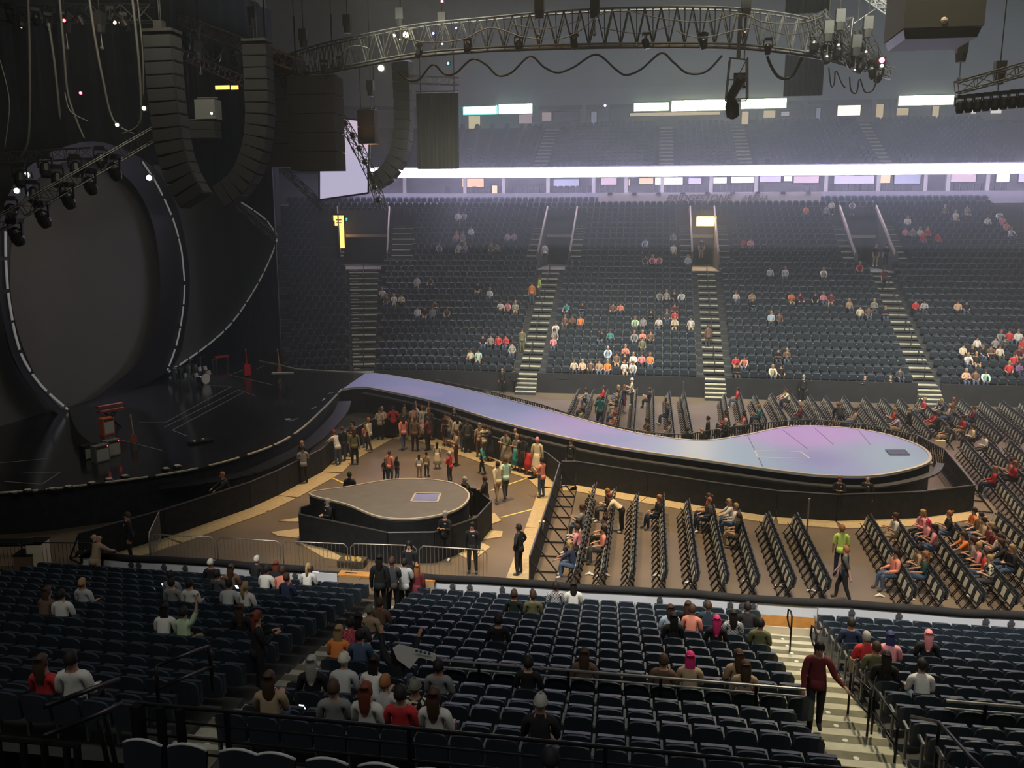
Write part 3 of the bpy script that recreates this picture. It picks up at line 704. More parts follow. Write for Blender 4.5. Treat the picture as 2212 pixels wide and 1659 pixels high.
lines.build('floor_line', mat('stage_line_tape', (.16, .15, .12), .6), ms)
# stage gear
tag(MB().prism([(-32, 52), (-19, 54), (-19, 56.1), (-24.6, 56.3), (-33.6, 75), (-40, 75)], .01, .03).build('backstage_dark_sheet', m_black), 'black floor cloth behind the main stage deck', 'dark sheet')  # dark sheet added over the lit floor to keep this corner black
m_red = mat('red_lacquer', (.60, .02, .015), .3); m_woodg = mat('guitar_wood', (.30, .10, .035), .35); m_maple = mat('maple_neck', (.45, .28, .13), .4)
m_cream = mat('cream_cloth', (.42, .40, .32), .7); m_chr = mat('chrome_drum', (.6, .6, .6), .15, 1.); m_orange = mat('orange_amp', (.75, .13, .03), .5)
m_skin_drum = mat('drum_head', (.66, .60, .48), .5); m_redled = mat('red_pilot_light', (1, .05, .05), .5, emit=6, ecol=(1, .03, .03))
zS = 1.6
def amp(px, py, label, col, w=.62, h=.7, rz=-.6, lamp=True):
    x, y, z = PZ(px, py, zS); t = thing('guitar_amplifier', label, 'amplifier', (x, y, zS), rz)
    MB().box((0, 0, h / 2), (w, .34, h)).build('cabinet', col, t); MB().box((0, -.18, h * .42), (w * .86, .02, h * .68)).build('grille', m_cream, t)
    MB().box((0, -.18, h * .88), (w * .86, .02, h * .12)).build('control_panel', m_black_plain, t)
    MB().tube([(-.1, 0, h), (-.08, 0, h + .05), (.08, 0, h + .05), (.1, 0, h)], .012, 5).build('handle', m_black_plain, t)
    if lamp: MB().ball((w * .36, -.2, h * .9), .022, 6, 4).build('pilot_lamp', m_redled, t)
amp(218, 996, 'grey guitar amplifier with red lamp, left one of the floor pair', mat('amp_grey', (.16, .16, .14), .6), rz=1.2)
amp(242, 984, 'grey guitar amplifier with red lamp, right one of the floor pair', mat('amp_grey', (.16, .16, .14), .6), rz=1.2)
amp(232, 938, 'orange guitar cabinet with cream face by the keyboards', m_orange, .55, .8, 1.2, False)
amp(193, 990, 'black guitar amplifier behind the grey floor pair', m_blackmetal, .62, .6, 1.2, False)
def drumkit(px, py):
    x, y, z = PZ(px, py, zS); t = thing('drum_kit', 'chrome drum kit with cream bass drum at the stage back', 'drum kit', (x, y, zS), math.radians(70))
    MB().lathe((0, 0, .36), [(.33, -.22), (.36, -.22), (.36, .22), (.33, .22)], 20, rx=math.pi / 2).build('bass_drum', m_chr, t); MB().lathe((0, -.24, .36), [(.31, -.01), (.31, .01)], 20, rx=math.pi / 2).build('drum_head', m_skin_drum, t)
    for dx, dy, z0, r in ((-.5, .1, .62, .18), (.5, .15, .6, .2), (-.2, .1, .95, .16), (.22, .1, .95, .17), (-.75, .7, .6, .18), (.85, .7, .5, .24)):
        MB().lathe((dx, dy, z0), [(r, -.13), (r, .13), (r * .9, .14)], 16, rx=-.25).build('tom_drum', m_chr, t)
    for dx, dy, z0, r in ((-.9, .2, 1.3, .26), (.9, .1, 1.4, .3), (-.4, .6, 1.5, .24), (.5, .7, 1.55, .26), (-1.3, .7, 1.1, .2)):
        c = MB(); c.lathe((dx, dy, z0), [(r, 0), (r * .3, .02), (.03, .04)], 18, rx=-.3); o = c.build('cymbal', mat('cymbal_brass', (.55, .42, .2), .25, .9), t, smooth=True)
        MB().tube([(dx, dy, 0), (dx, dy, z0)], .012, 5).build('cymbal_stand', m_chr, t)
drumkit(440, 830)
def elec_drum(px, py):
    x, y, z = PZ(px, py, zS); t = thing('percussion_rack', 'clear percussion rack of tall drums beside the drum kit', 'percussion', (x, y, zS), math.radians(70))
    for i in range(4): MB().lathe((-.75 + .5 * i, 0, .75), [(.17, -.42), (.2, .2), (.2, .3)], 14).build('drum_shell', m_chr, t); MB().tube([(-.75 + .5 * i, .1, 0), (-.75 + .5 * i, 0, .7)], .015, 5).build('stand', m_chr, t)
    MB().bar((-1, -.1, 1.1), (1, -.1, 1.1), .04).build('bar', m_blackmetal, t)
elec_drum(400, 828)
def keyboard(px, py, label, rz, col, tiers=1):
    x, y, z = PZ(px, py, zS); t = thing('keyboard', label, 'keyboard', (x, y, zS), rz)
    for i in range(tiers):
        h = .9 + .22 * i; MB().box((0, .05 * i, h), (1.25, .32, .09)).build('case', col, t); MB().box((0, -.06 + .05 * i, h + .05), (1.15, .14, .012)).build('keys', mat('keys_white', (.6, .58, .5), .5), t)
    f = MB(); f.bar((-.4, 0, 0), (.3, 0, .86), .04).bar((.4, 0, 0), (-.3, 0, .86), .04).bar((-.4, .2, 0), (.3, .2, .86), .04).bar((.4, .2, 0), (-.3, .2, .86), .04); f.build('stand', m_blackmetal, t)
keyboard(612, 838, 'cream keyboard on a stand by the runway start', .3, m_cream)
keyboard(243, 925, 'red two tier keyboard rack at the stage left side', 1.1, mat('keys_red', (.40, .03, .02), .4), 2)
def guitar(px, py, label, rz, body, neck, tall=1.0, box=False):
    x, y, z = PZ(px, py, zS); t = thing('guitar', label, 'guitar', (x, y, zS), rz)
    if box: MB().box((0, 0, .45), (.46, .14, .7), taper=.85).build('body', body, t)
    else:
        o = [(.17 * math.cos(a) * (1.15 if math.sin(a) < 0 else .9), .42 + .24 * math.sin(a)) for a in np.linspace(0, 2 * math.pi, 18)[:-1]]
        MB().plate([(u, -.03, v) for u, v in o], (0, 1, 0), .06).build('body', body, t)
    MB().bar((0, -.02, .62), (0, .06, 1.25 * tall), .045, .03).build('neck', neck, t); MB().box((0, .07, 1.3 * tall), (.08, .03, .16)).build('headstock', neck, t)
    s = MB(); s.bar((0, .25, 0), (0, .05, .5), .025).bar((-.2, -.12, 0), (0, .06, .45), .02).bar((.2, -.12, 0), (0, .06, .45), .02); s.build('stand', m_blackmetal, t)
guitar(535, 814, 'bright red double bass shaped guitar standing at stage rear', .9, m_red, m_red, 1.35, True)
guitar(290, 968, 'wooden guitar on a floor stand near the stage front', 1.2, m_woodg, m_maple, 1.1)
guitar(604, 812, 'orange necked upright guitar beside the cream keyboard', 1.2, m_woodg, mat('neck_orange', (.65, .25, .10), .4), 1.3)
x, y, z = PZ(480, 792, zS); t = thing('pedal_steel', 'low red pedal steel guitar behind the drum kit', 'instrument', (x, y, zS), .9); MB().box((0, 0, .7), (.95, .3, .12)).build('body', m_red, t)
for sx in (-1, 1):
    for sy in (-1, 1): MB().tube([(sx * .42, sy * .1, 0), (sx * .42, sy * .1, .66)], .015, 5).build('leg', m_chr, t)
def mic(px, py, label, zz=zS, par=None):
    x, y, z = PZ(px, py, zz); t = thing('microphone_stand', label, 'microphone stand', (x, y, zz)); MB().lathe((0, 0, 0), [(.15, 0), (.15, .02), (.02, .035)], 14).build('base', m_whiteedge, t); MB().tube([(0, 0, .02), (0, 0, 1.5)], .012, 6).build('pole', m_blackmetal, t); MB().lathe((0, 0, 1.5), [(.016, 0), (.022, .12), (.03, .16), (.02, .2)], 8).build('microphone', m_blackmetal, t)
mic(622, 906, 'slim microphone stand with pale base alone on the stage')
x, y, z = PZ(433, 956, zS); t = thing('effects_pedalboard', 'low cluttered effects pedalboard on the stage floor', 'pedalboard', (x, y, zS), .8); MB().box((0, 0, .05), (1.05, .45, .08)).build('board', m_blackmetal, t)
for i in range(7): MB().box((-.42 + .14 * i, .05 * (-1) ** i, .12), (.10, .14, .06)).build('pedal', [m_chr, m_cream, m_chr][i % 3], t)
for i, (px, py) in enumerate([(60, 1061), (112, 1058), (148, 1053), (198, 1045), (235, 1037), (270, 1030), (358, 1014), (383, 1008), (30, 1066)]):
    x, y, z = PZ(px, py + 2, zS); t = thing('floor_light', 'small round stage edge light, %s along the stage front from the left' % ORD[i + 1], 'stage light', (x + .0, y, zS), 0, 'round lights along the stage front')
    MB().lathe((0, 0, 0), [(.16, 0), (.17, .06), (.12, .1)], 14).build('housing', m_blackmetal, t); MB().lathe((0, 0, .1), [(.12, 0), (.11, .012)], 14).build('lens', m_lip, t)
for i, (px, py, w) in enumerate([(706, 876, .7), (685, 895, .6), (640, 922, .8), (720, 862, .5)]):
    x, y, z = PZ(px, py, 1.26); t = thing('monitor_wedge', 'wedge monitor on the stage side ledge, %s from the runway' % ORD[i + 1], 'monitor speaker', (x, y, 1.26), 1.7 - .2 * i, 'wedge monitors on the ledge')
    MB().add([(-w / 2, -.2, 0), (w / 2, -.2, 0), (w / 2, .2, 0), (-w / 2, .2, 0), (-w / 2, -.16, .14), (w / 2, -.16, .14), (w / 2, .2, .36), (-w / 2, .2, .36)], [(0, 3, 2, 1), (4, 5, 6, 7), (0, 1, 5, 4), (1, 2, 6, 5), (2, 3, 7, 6), (3, 0, 4, 7)]).build('cabinet', m_blackmetal, t)
    MB().plate([(-w * .4, -.13, .165), (w * .4, -.13, .165), (w * .4, .17, .352), (-w * .4, .17, .352)], (0, -.5, .85), .012).build('grille', mat('grille_grey', (.10, .10, .10), .5), t)
# ---- runway and round end stage with a video floor
nearE = [(-17.78, 47.8), (-16.7, 48.6), (-14.46, 47.3), (-11.11, 44.83), (-6.56, 40.52), (-1.84, 37.18), (2.12, 35.49), (5.66, 34.12), (7.36, 33.81), (9.18, 34.2), (11.2, 35.87), (12.0, 37.41), (12.02, 39.38), (10.95, 41.38), (9.05, 42.3), (6.83, 41.95), (4.41, 39.75), (2.26, 38.6), (-.89, 39.96), (-4.59, 43.49), (-10.71, 48.95), (-16.07, 52.55), (-18.2, 53.4)]
rw = cat(nearE, 5)
run = thing('runway_stage', 'long curving runway with round end stage and lavender video floor', 'stage')
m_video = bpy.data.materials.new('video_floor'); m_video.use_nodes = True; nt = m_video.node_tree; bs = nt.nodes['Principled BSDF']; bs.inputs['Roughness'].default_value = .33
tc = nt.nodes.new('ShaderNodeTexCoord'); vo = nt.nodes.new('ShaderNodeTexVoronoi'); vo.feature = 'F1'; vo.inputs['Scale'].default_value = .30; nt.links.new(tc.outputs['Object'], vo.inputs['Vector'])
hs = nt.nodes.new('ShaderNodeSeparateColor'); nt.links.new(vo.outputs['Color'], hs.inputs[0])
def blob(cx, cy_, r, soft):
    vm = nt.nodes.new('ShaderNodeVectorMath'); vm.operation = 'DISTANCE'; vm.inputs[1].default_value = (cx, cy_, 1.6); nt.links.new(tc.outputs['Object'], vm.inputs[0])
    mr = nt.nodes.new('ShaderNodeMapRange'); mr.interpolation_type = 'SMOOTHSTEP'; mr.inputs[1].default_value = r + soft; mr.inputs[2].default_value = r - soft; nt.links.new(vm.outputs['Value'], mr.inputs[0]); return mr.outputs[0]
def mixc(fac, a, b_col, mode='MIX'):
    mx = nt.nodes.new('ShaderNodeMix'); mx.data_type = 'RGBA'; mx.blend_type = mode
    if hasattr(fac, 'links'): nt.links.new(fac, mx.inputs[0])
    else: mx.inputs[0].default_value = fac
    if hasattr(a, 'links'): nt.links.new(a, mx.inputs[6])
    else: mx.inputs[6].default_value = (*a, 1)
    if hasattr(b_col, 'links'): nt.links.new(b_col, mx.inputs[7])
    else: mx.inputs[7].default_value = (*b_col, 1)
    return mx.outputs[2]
base = mixc(hs.outputs[0], (.19, .25, .45), (.36, .30, .50))          # lavender cells, with pink and teal patches mixed in next
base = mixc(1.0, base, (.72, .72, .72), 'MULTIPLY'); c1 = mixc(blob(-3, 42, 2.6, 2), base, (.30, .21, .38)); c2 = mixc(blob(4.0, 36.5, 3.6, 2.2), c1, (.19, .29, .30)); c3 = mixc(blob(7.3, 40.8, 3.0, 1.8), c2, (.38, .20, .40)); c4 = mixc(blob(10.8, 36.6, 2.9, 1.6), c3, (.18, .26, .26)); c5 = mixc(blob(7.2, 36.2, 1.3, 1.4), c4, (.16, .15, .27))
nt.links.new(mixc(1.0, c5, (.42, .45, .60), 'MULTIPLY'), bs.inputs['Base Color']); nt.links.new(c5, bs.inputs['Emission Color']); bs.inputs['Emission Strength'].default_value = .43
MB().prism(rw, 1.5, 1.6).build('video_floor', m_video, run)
MB().prism(rw, .0, 1.48).build('skirt', m_skirt, run)
edge([(p[0], p[1]) for p in rw], 1.58, .12, .08, 3, 0, m_lip, run)
lo = cat([(-16.7, 48.2), (-14.6, 46.9), (-11.3, 44.4), (-6.8, 40.05), (-2.0, 36.65), (2.0, 34.95), (5.6, 33.6), (7.4, 33.3), (9.3, 33.7), (11.5, 35.5), (12.45, 37.3)], 5)
mb = MB()
for a, b in zip(lo[:-1], lo[1:]): mb.bar((a[0], a[1] + .12, 1.28), (b[0], b[1] + .12, 1.28), .3, .07)
mb.build('lower_ledge', mat('ledge_grey', (.05, .048, .045), .5), run)
fr = MB()
for a, b in [((1630, 973), (1730, 976)), ((1730, 976), (1749, 990)), ((1749, 990), (1637, 988)), ((1637, 988), (1630, 973))]: fr.bar(PZ(*a, 1.603), PZ(*b, 1.603), .07, .008)
fr.build('floor_hatch_outline', mat('tape_white', (.62, .56, .62), .6), run)
fr = MB()
for a, b in [((1612, 935), (1650, 1012)), ((1690, 928), (1745, 970)), ((1760, 925), (1800, 960)), ((1855, 930), (1880, 960))]: fr.bar(PZ(*a, 1.602), PZ(*b, 1.602), .03, .004)
fr.build('panel_joint', mat('joint_dark', (.08, .07, .10), .6), run)
pts = [PZ(*q, 1.61) for q in [(1912, 972), (1955, 972), (1966, 983), (1922, 983)]]
tag(MB().prism([(p[0], p[1]) for p in pts], 1.602, 1.64).build('stage_hatch', m_blackmetal), 'dark floor hatch near the round end of the runway stage', 'hatch')
pts = [PZ(*q, 1.61) for q in [(1985, 962), (2000, 972), (2016, 995), (2006, 996), (1992, 985)]]
tag(MB().prism([(p[0], p[1]) for p in pts], 1.4, 1.5).build('stage_step', mat('step_grey', (.30, .28, .25), .6)), 'pale grey step plank at the tip of the runway stage', 'step')
# ---- small teardrop stage in the pit
td = cat([(-12.12, 28.74), (-11.0, 29.75), (-9.6, 30.9), (-8.3, 31.15), (-7.1, 30.75), (-6.3, 29.6), (-6.25, 28.2), (-6.8, 27.2), (-7.8, 26.62), (-8.9, 26.75), (-10.3, 27.75)], 5, closed=True)
ts = thing('pit_stage', 'grey teardrop shaped small stage standing in the pit', 'stage')
MB().prism(td, 1.4, 1.5).build('deck', mat('deck_grey', (.13, .12, .10), .6, noise=.1, nscale=2), ts); MB().prism(td, 0., 1.38).build('skirt', m_skirt, ts)
edge(td + [td[0]], 1.49, .07, .06, 9, 0, m_lip, ts)
a = [PZ(*q, 1.505) for q in ((898, 1065), (952, 1066), (945, 1084), (888, 1083))]; fr = MB()
for p, q in zip(a, a[1:] + a[:1]): fr.bar(p, q, .07, .03)
fr.build('hatch_frame', m_lip, ts); MB().prism([(p[0], p[1]) for p in a], 1.502, 1.508).build('hatch', mat('hatch_dark', (.05, .052, .06), .2), ts)
# ================================================================== CROWD BARRIERS
m_barr = mat('barrier_black', (.012, .013, .015), .55); m_plate = mat('foot_plate', (.52, .40, .22), .55, noise=.12, nscale=6)
def barrier(a, b, label, side=0, pw=.95, h=1.1, braces=True, solid=True):
    """one run of crowd barrier from a to b; side +1/-1 puts the walk-on plate on that side"""
    a = Vector((a[0], a[1])); b = Vector((b[0], b[1])); L = (b - a).length; ang = math.atan2(b.y - a.y, b.x - a.x)
    t = thing('crowd_barrier', label, 'barrier', (a.x, a.y, 0), ang)
    if solid: MB().box((L / 2, 0, h / 2), (L - .02, .05, h - .04)).build('panel', m_skirt, t)
    else:
        g = MB(); n = max(2, int(L / .16))
        for i in range(n + 1): g.bar((L * i / n, 0, .05), (L * i / n, 0, h), .045)
        g.bar((0, 0, .1), (L, 0, .1), .04).bar((0, 0, .55), (L, 0, .55), .03); g.build('panel', m_barr, t)
    MB().tube([(0, 0, h), (L, 0, h)], .032, 6).build('top_rail', mat('barrier_rail', (.10, .10, .10), .35, .4), t)
    if side:
        MB().box((L / 2, side * pw / 2, .02), (L - .04, pw, .035)).build('foot_plate', m_plate, t)
    if braces:
        n = max(1, int(L / 1.2)); g = MB()
        for i in range(n + 1):
            x = L * i / n if n else 0; s = -side if side else -1
            g.bar((x, 0, h * .9), (x, s * .75, .04), .04).bar((x, 0, .04), (x, s * .75, .04), .04)
        g.bar((0, s * .75, .04), (L, s * .75, .04), .03).bar((0, 0, .04), (L, 0, .04), .03).build('brace', m_barr, t)
    return t
def chain(pts, labs, side, **k):
    for (a, b), lb in zip(zip(pts[:-1], pts[1:]), labs): barrier(a, b, lb, side, **k)
chain([(-18.6, 24.6), (-17.1, 27.3), (-15.55, 30.9), (-15.15, 32.6), (-14.6, 36.2), (-14.75, 38.4), (-14.0, 43.7)],
      ['black barrier below the main stage beside the silver fence corner', 'black barrier below the main stage in front of the leaning guard', 'short black barrier with pale plate below the stage', 'black barrier where the grey topped person stands', 'short black barrier behind the white shirted leaner', 'black barrier in the back left corner of the pit'], -1)
chain([(-14.0, 43.7), (-11.5, 43.6), (-8.7, 41.1), (-6.3, 38.9), (-4.3, 37.2), (-3.55, 35.6)], ['short black barrier at the back corner of the pit crowd', 'black barrier under the runway behind the pit crowd', 'black barrier under the runway at the crowd middle', 'black barrier by the gown wearing fans', 'short black barrier beside the pink haired person'], -1)
chain([(-3.55, 35.6), (-3.45, 30.4), (-3.4, 25.0)], ['black barrier dividing the pit from the floor seats, far half', 'black barrier dividing the pit from the floor seats, near half'], -1, pw=.85)
chain([(-3.5, 35.9), (-2.87, 36.0), (.22, 34.83), (2.6, 33.9), (5.19, 33.08), (7.39, 32.96), (10.65, 33.83), (13.0, 35.04)],
      ['short barrier corner right of the pink haired woman', 'barrier before the floor seats under the two white boxes', 'black barrier before the middle floor rows', 'black barrier left of the two talking guards', 'black barrier right in front of the two guards', 'black barrier under the round stage right side', 'black barrier at the right corner of the round stage'], -1, pw=.8)
chain([(13.0, 35.04), (13.65, 40.72), (13.26, 43.22), (11.27, 45.28), (8.9, 46.08), (7.4, 45.51), (5.38, 44.34), (3.9, 43.29), (2.0, 41.62), (.21, 41.82), (-1.19, 42.68), (-3.06, 44.18), (-5.82, 47.55), (-9.92, 51.37), (-13.76, 54.33)],
      ['long black barrier facing the slanting right hand rows', 'short black barrier bend behind the round stage', 'black barrier by the white paper bag fans', 'short black barrier behind the round stage where guard bends', 'black barrier along the back of the round stage', 'black barrier behind the round stage, left bend', 'barrier beside the sitting fans left of the round stage', 'barrier where the stagehands watch', 'short barrier at the lowest bend of the runway back', 'barrier behind the runway below the lone blue fan', 'barrier behind the runway before the back floor chairs', 'barrier behind the runway at the crowd of reddish fans', 'barrier behind the runway near the suited pair', 'farthest barrier behind the runway by the orange podium'], 0, solid=False)
bq = [(-12.3, 28.3), (-12.06, 27.6), (-8.38, 26.3), (-6.85, 26.6), (-5.75, 28.2), (-5.55, 30.1), (-6.4, 31.5), (-8.4, 31.95), (-10.1, 31.35)]
chain(bq + [bq[0]], ['short barrier at the pointed end of the teardrop stage', 'long barrier on the near side of the teardrop stage', 'barrier under the folded handed guard', 'barrier on the right near side of the teardrop stage', 'barrier right of the teardrop stage by two guards', 'barrier at the back right of the teardrop stage', 'barrier behind the teardrop stage where fans sit', 'barrier behind the teardrop stage, left of sitting fans', 'barrier behind the pointed end of the teardrop stage'], 0, braces=False)
# loose plates lying on the pit floor
for i, (q, lb) in enumerate([([(600, 1125), (648, 1118), (648, 1127), (622, 1127)], 'small pale wedge plate left of the teardrop stage corner'), ([(585, 1150), (648, 1142), (648, 1163), (600, 1158)], 'larger pale wedge plate left of the teardrop stage foot'),
      ([(1040, 1120), (1068, 1108), (1083, 1125), (1045, 1138)], 'pale angular plate nearest the pit guard'), ([(1040, 1145), (1086, 1148), (1084, 1160), (1040, 1166)], 'pale angular plate in the middle right of the pit'), ([(1035, 1170), (1060, 1182), (1020, 1212), (985, 1195)], 'pale plate by the silver fence end'), ([(640, 1170), (690, 1178), (760, 1215), (700, 1205)], 'long pale plate behind the silver fence'), ([(540, 1100), (596, 1082), (590, 1098), (560, 1112)], 'pale greenish plate below the main stage barrier')]):
    p = [PZ(*a, .02) for a in q]; tag(MB().prism([(v[0], v[1]) for v in p], .005, .035).build('floor_plate', m_plate), lb, 'floor plate')
m_tape = mat('yellow_tape', (.85, .68, .15), .5)
for i, (a, b, lb) in enumerate([((1060, 1060), (1153, 1028), 'yellow floor tape line behind the grey vested man'), ((1082, 1118), (1152, 1100), 'yellow floor tape line right of the pit guards'), ((690, 1020), (745, 1045), 'faint yellow tape across the plate below the stage')]):
    pa = PZ(*a); pb = PZ(*b); tag(MB().bar((pa[0], pa[1], .008), (pb[0], pb[1], .008), .09, .006).build('floor_tape', m_tape), lb, 'tape')
# ---- silver fences
def fence(a, b, label, h=1.1, mt=None):
    mt = mt or m_steel; a = Vector((a[0], a[1])); b = Vector((b[0], b[1])); L = (b - a).length
    t = thing('steel_fence', label, 'fence', (a.x, a.y, 0), math.atan2(b.y - a.y, b.x - a.x))
    MB().tube([(.02, 0, .15), (.02, 0, h - .12), (.14, 0, h), (L - .14, 0, h), (L - .02, 0, h - .12), (L - .02, 0, .15), (.02, 0, .15)], .02, 6).build('frame', mt, t, smooth=True)
    g = MB(); n = int(L / .13)
    for i in range(1, n): g.tube([(L * i / n, 0, .15), (L * i / n, 0, h)], .007, 4, False)
    g.build('bars', mt, t)
    for x in (.35, L - .35): MB().bar((x, -.3, .02), (x, .3, .02), .05, .03).bar((x, 0, .02), (x, 0, .15), .03).build('foot', mt, t)
fence((-16.2, 24.9), (-13.9, 24.98), 'silver crowd fence, leftmost of the row behind the near rail'); fence((-13.85, 25), (-11.6, 24.98), 'silver crowd fence, second from left behind the near rail')
fence((-11.55, 25), (-9.35, 25.1), 'silver crowd fence, third from left behind the near rail'); fence((-9.3, 25.15), (-7.1, 25.3), 'silver crowd fence behind the standing girls'); fence((-7.05, 25.3), (-4.8, 25.3), 'rightmost silver crowd fence beside the standing usher')
fence((-16.25, 24.95), (-17.2, 27.2), 'silver crowd fence turning back towards the main stage')
fence((-19.6, 23.6), (-17.5, 23.9), 'darker fence at the left end of the near floor', mt=m_blackmetal); fence((-22.3, 23.3), (-19.8, 23.5), 'dark fence farthest left at the floor edge', mt=m_blackmetal)
# ================================================================== FLOOR CHAIRS
m_chair = mat('folding_chair_black', (.030, .032, .034), .5); m_label = mat('seat_underside_cream', (.46, .43, .33), .7, noise=.15, nscale=30)
def fc_back(mb): mb.plate([(.19, -.225, .52), (.19, .225, .52), (.235, .235, .68), (.255, .20, .86), (.255, -.20, .86), (.235, -.235, .68)], (1, 0, .2), .035)
def fc_seat(mb): mb.plate([(.06, -.205, .40), (.06, .205, .40), (.15, .19, .78), (.15, -.19, .78)], (1, 0, -.2), .045)
def fc_label(mb): mb.plate([(.062, -.12, .47), (.062, .12, .47), (.128, .12, .735), (.128, -.12, .735)], (-1, 0, .23), .012)
def fc_legs(mb):
    for s in (-1, 1): mb.bar((-.2, s * .21, 0), (.22, s * .21, .62), .025).bar((.25, s * .22, 0), (-.05, s * .22, .44), .025)
    mb.bar((-.16, -.21, .06), (-.16, .21, .06), .02).bar((.22, -.22, .05), (.22, .22, .05), .02)
T_CH = tmpl([fc_back, fc_seat, fc_label, fc_legs]); ch_m = [m_chair, m_chair, m_label, m_blackmetal]
chairs = []      # row name, index, x, y, heading
def crow(nm, x0, y0, x1, y1, pit_=.52):
    L = math.dist((x0, y0), (x1, y1)); n = int(L / pit_) + 1; a = math.atan2(x0 - x1, y1 - y0) if y1 > y0 else 0
    for i in range(n):
        t = i * pit_ / L; chairs.append((nm, i + 1, x0 + (x1 - x0) * t, y0 + (y1 - y0) * t, a, n))
for i, (x, yt) in enumerate([(-2.12, 33.9), (-1.3, 33.5), (-.4, 33.1), (.58, 32.8), (1.54, 32.3), (2.42, 32.1), (3.32, 31.6), (4.37, 31.2), (5.38, 31.2)]): crow('%s row right of the pit barrier' % ORD[i + 1], x, 25.4, x, yt)
for i, (x, yt) in enumerate([(7.75, 31.5), (8.6, 31.4), (9.62, 31.3), (10.52, 31.4), (11.5, 31.6), (12.5, 32.6)]): crow('%s row right of the floor aisle' % ORD[i + 1], x, 25.2, x + .25, yt)
for i in range(9): x = 13.75 + 1.0 * i; crow('%s slanting row right of the round stage' % ORD[i + 1], x - .3, 28.4 if i else 29.5, x + 1.6 + .05 * i, 43.9)
for i, (x, y0, y1) in enumerate([(-4.42, 47.2, 54.2), (-3.47, 45.6, 54.3), (-2.55, 44.4, 54.5), (-1.65, 43.8, 54.6), (-.75, 43.2, 54.8), (.28, 42.6, 54.6), (1.28, 42.6, 54.5), (2.2, 42.6, 54.5)]): crow('%s row of the back block behind the runway' % ORD[i + 1], x, y0, x, y1)
for i, (x, y0, sl) in enumerate([(4.2, 44.5, .05), (5.2, 45.6, .05), (6.3, 47., .03), (7.4, 47.4, .02), (8.6, 47.4, .02), (9.55, 47.4, .04), (10.3, 47.2, .065), (11.3, 46.8, .075), (12.4, 46.2, .08), (13.3, 45.6, .09), (14.2, 45.2, .10), (15.3, 45.2, .105), (16.4, 45.2, .11), (17.5, 45.2, .12), (18.6, 45.2, .13), (19.7, 45.2, .13), (20.8, 45.2, .13), (21.9, 45.2, .13)]): crow('%s row behind the round stage' % ORD[i + 1], x, y0, x + (54.2 - y0) * sl, 54.2)
# ================================================================== BACKDROP OF THE STAGE
m_scr = mat('backdrop_screen', (.115, .108, .092), .75, noise=.12, nscale=.25)
m_dash = mat('ring_dash_light', (.42, .42, .38), .5, emit=.12, ecol=(.8, .85, .8))
dr = MB(); n = 90
dv = []; df = []
for i in range(n + 1):
    y = 17 + 56 * i / n; x = -32.4 + .18 * math.sin(i * 1.7) - max(0, y - 57) * .0
    dv += [(x, y, 0), (x, y, 29)]
for i in range(n): df.append((2 * i, 2 * i + 2, 2 * i + 3, 2 * i + 1))
dr.add(dv, df); struct(dr.build('wall_left', m_black))
XB = -30.6
ring_o = cat([(145, 885), (88, 842), (40, 760), (16, 650), (8, 560), (22, 450), (85, 370), (200, 325), (312, 362), (362, 430), (390, 520), (400, 610), (394, 700), (372, 785), (300, 840), (220, 872)], 4, True) if False else None
def cat2(pts, n=5, closed=True): return [(p[0], p[1]) for p in cat([(a, b, 0) for a, b in pts], n, closed)]
def onX(pts, X): return [tuple(PXz(a, b, X)) for a, b in pts]
ro = cat2([(145, 900), (78, 850), (28, 770), (2, 660), (-6, 560), (10, 440), (75, 350), (200, 305), (320, 352), (375, 430), (400, 520), (410, 610), (402, 700), (382, 780), (330, 822), (240, 862)])
ri = cat2([(150, 892), (100, 850), (55, 770), (26, 670), (20, 560), (40, 450), (100, 372), (195, 340), (275, 385), (322, 460), (342, 550), (345, 640), (330, 720), (300, 780), (255, 822), (200, 862)])
bd = thing('circle_screen', 'huge round dark screen in a black ring behind the main stage', 'screen')
MB().plate(onX(ri, XB), (1, 0, 0), .05).build('screen', m_scr, bd)
A = onX(ro, XB + .7); B = onX(ri, XB + .1); Ao = onX(ro, XB); Bi = onX(ri, XB + .7); N = len(A); mb = MB()
mb.add(A + B + Ao + Bi, [(i, (i + 1) % N, 3 * N + (i + 1) % N, 3 * N + i) for i in range(N)] + [(i, 2 * N + i, 2 * N + (i + 1) % N, (i + 1) % N) for i in range(N)] + [(3 * N + i, 3 * N + (i + 1) % N, N + (i + 1) % N, N + i) for i in range(N)])
mb.build('ring_frame', m_blackmetal, bd)
def dashes(pix, X, seg, gap, w, mt, parent, nm='dash_light'):
    P = [Vector(p) for p in onX(cat2(pix, 10, False), X)]; acc = 0; mb = MB()
    fine = []
    for a, b in zip(P[:-1], P[1:]):
        L = (b - a).length; k = max(1, int(L / .12))
        for j in range(k): fine.append(a.lerp(b, j / k))
    fine.append(P[-1])
    cur = []
    for a, b in zip(fine[:-1], fine[1:]):
        acc += (b - a).length
        if acc % (seg + gap) < seg: cur.append((a, b))
        elif cur:
            mb = MB(); mb.bar(cur[0][0], cur[len(cur) // 2][0], .05, w).bar(cur[len(cur) // 2][0], cur[-1][1], .05, w); mb.build(nm, mt, parent); cur = []
    if cur: MB().bar(cur[0][0], cur[-1][1], .05, w).build(nm, mt, parent)
dashes([(12, 500), (13, 570), (20, 650), (42, 755), (85, 828), (146, 884)], XB + .78, 1.25, .22, .11, m_dash, bd)
dashes([(308, 350), (340, 400), (376, 480), (395, 560), (398, 640), (385, 730), (362, 800)], XB + .78, 1.25, .22, .11, m_dash, bd)
rl_ = thing('petal_screen', 'dark pointed petal shaped screen right of the round screen', 'screen')
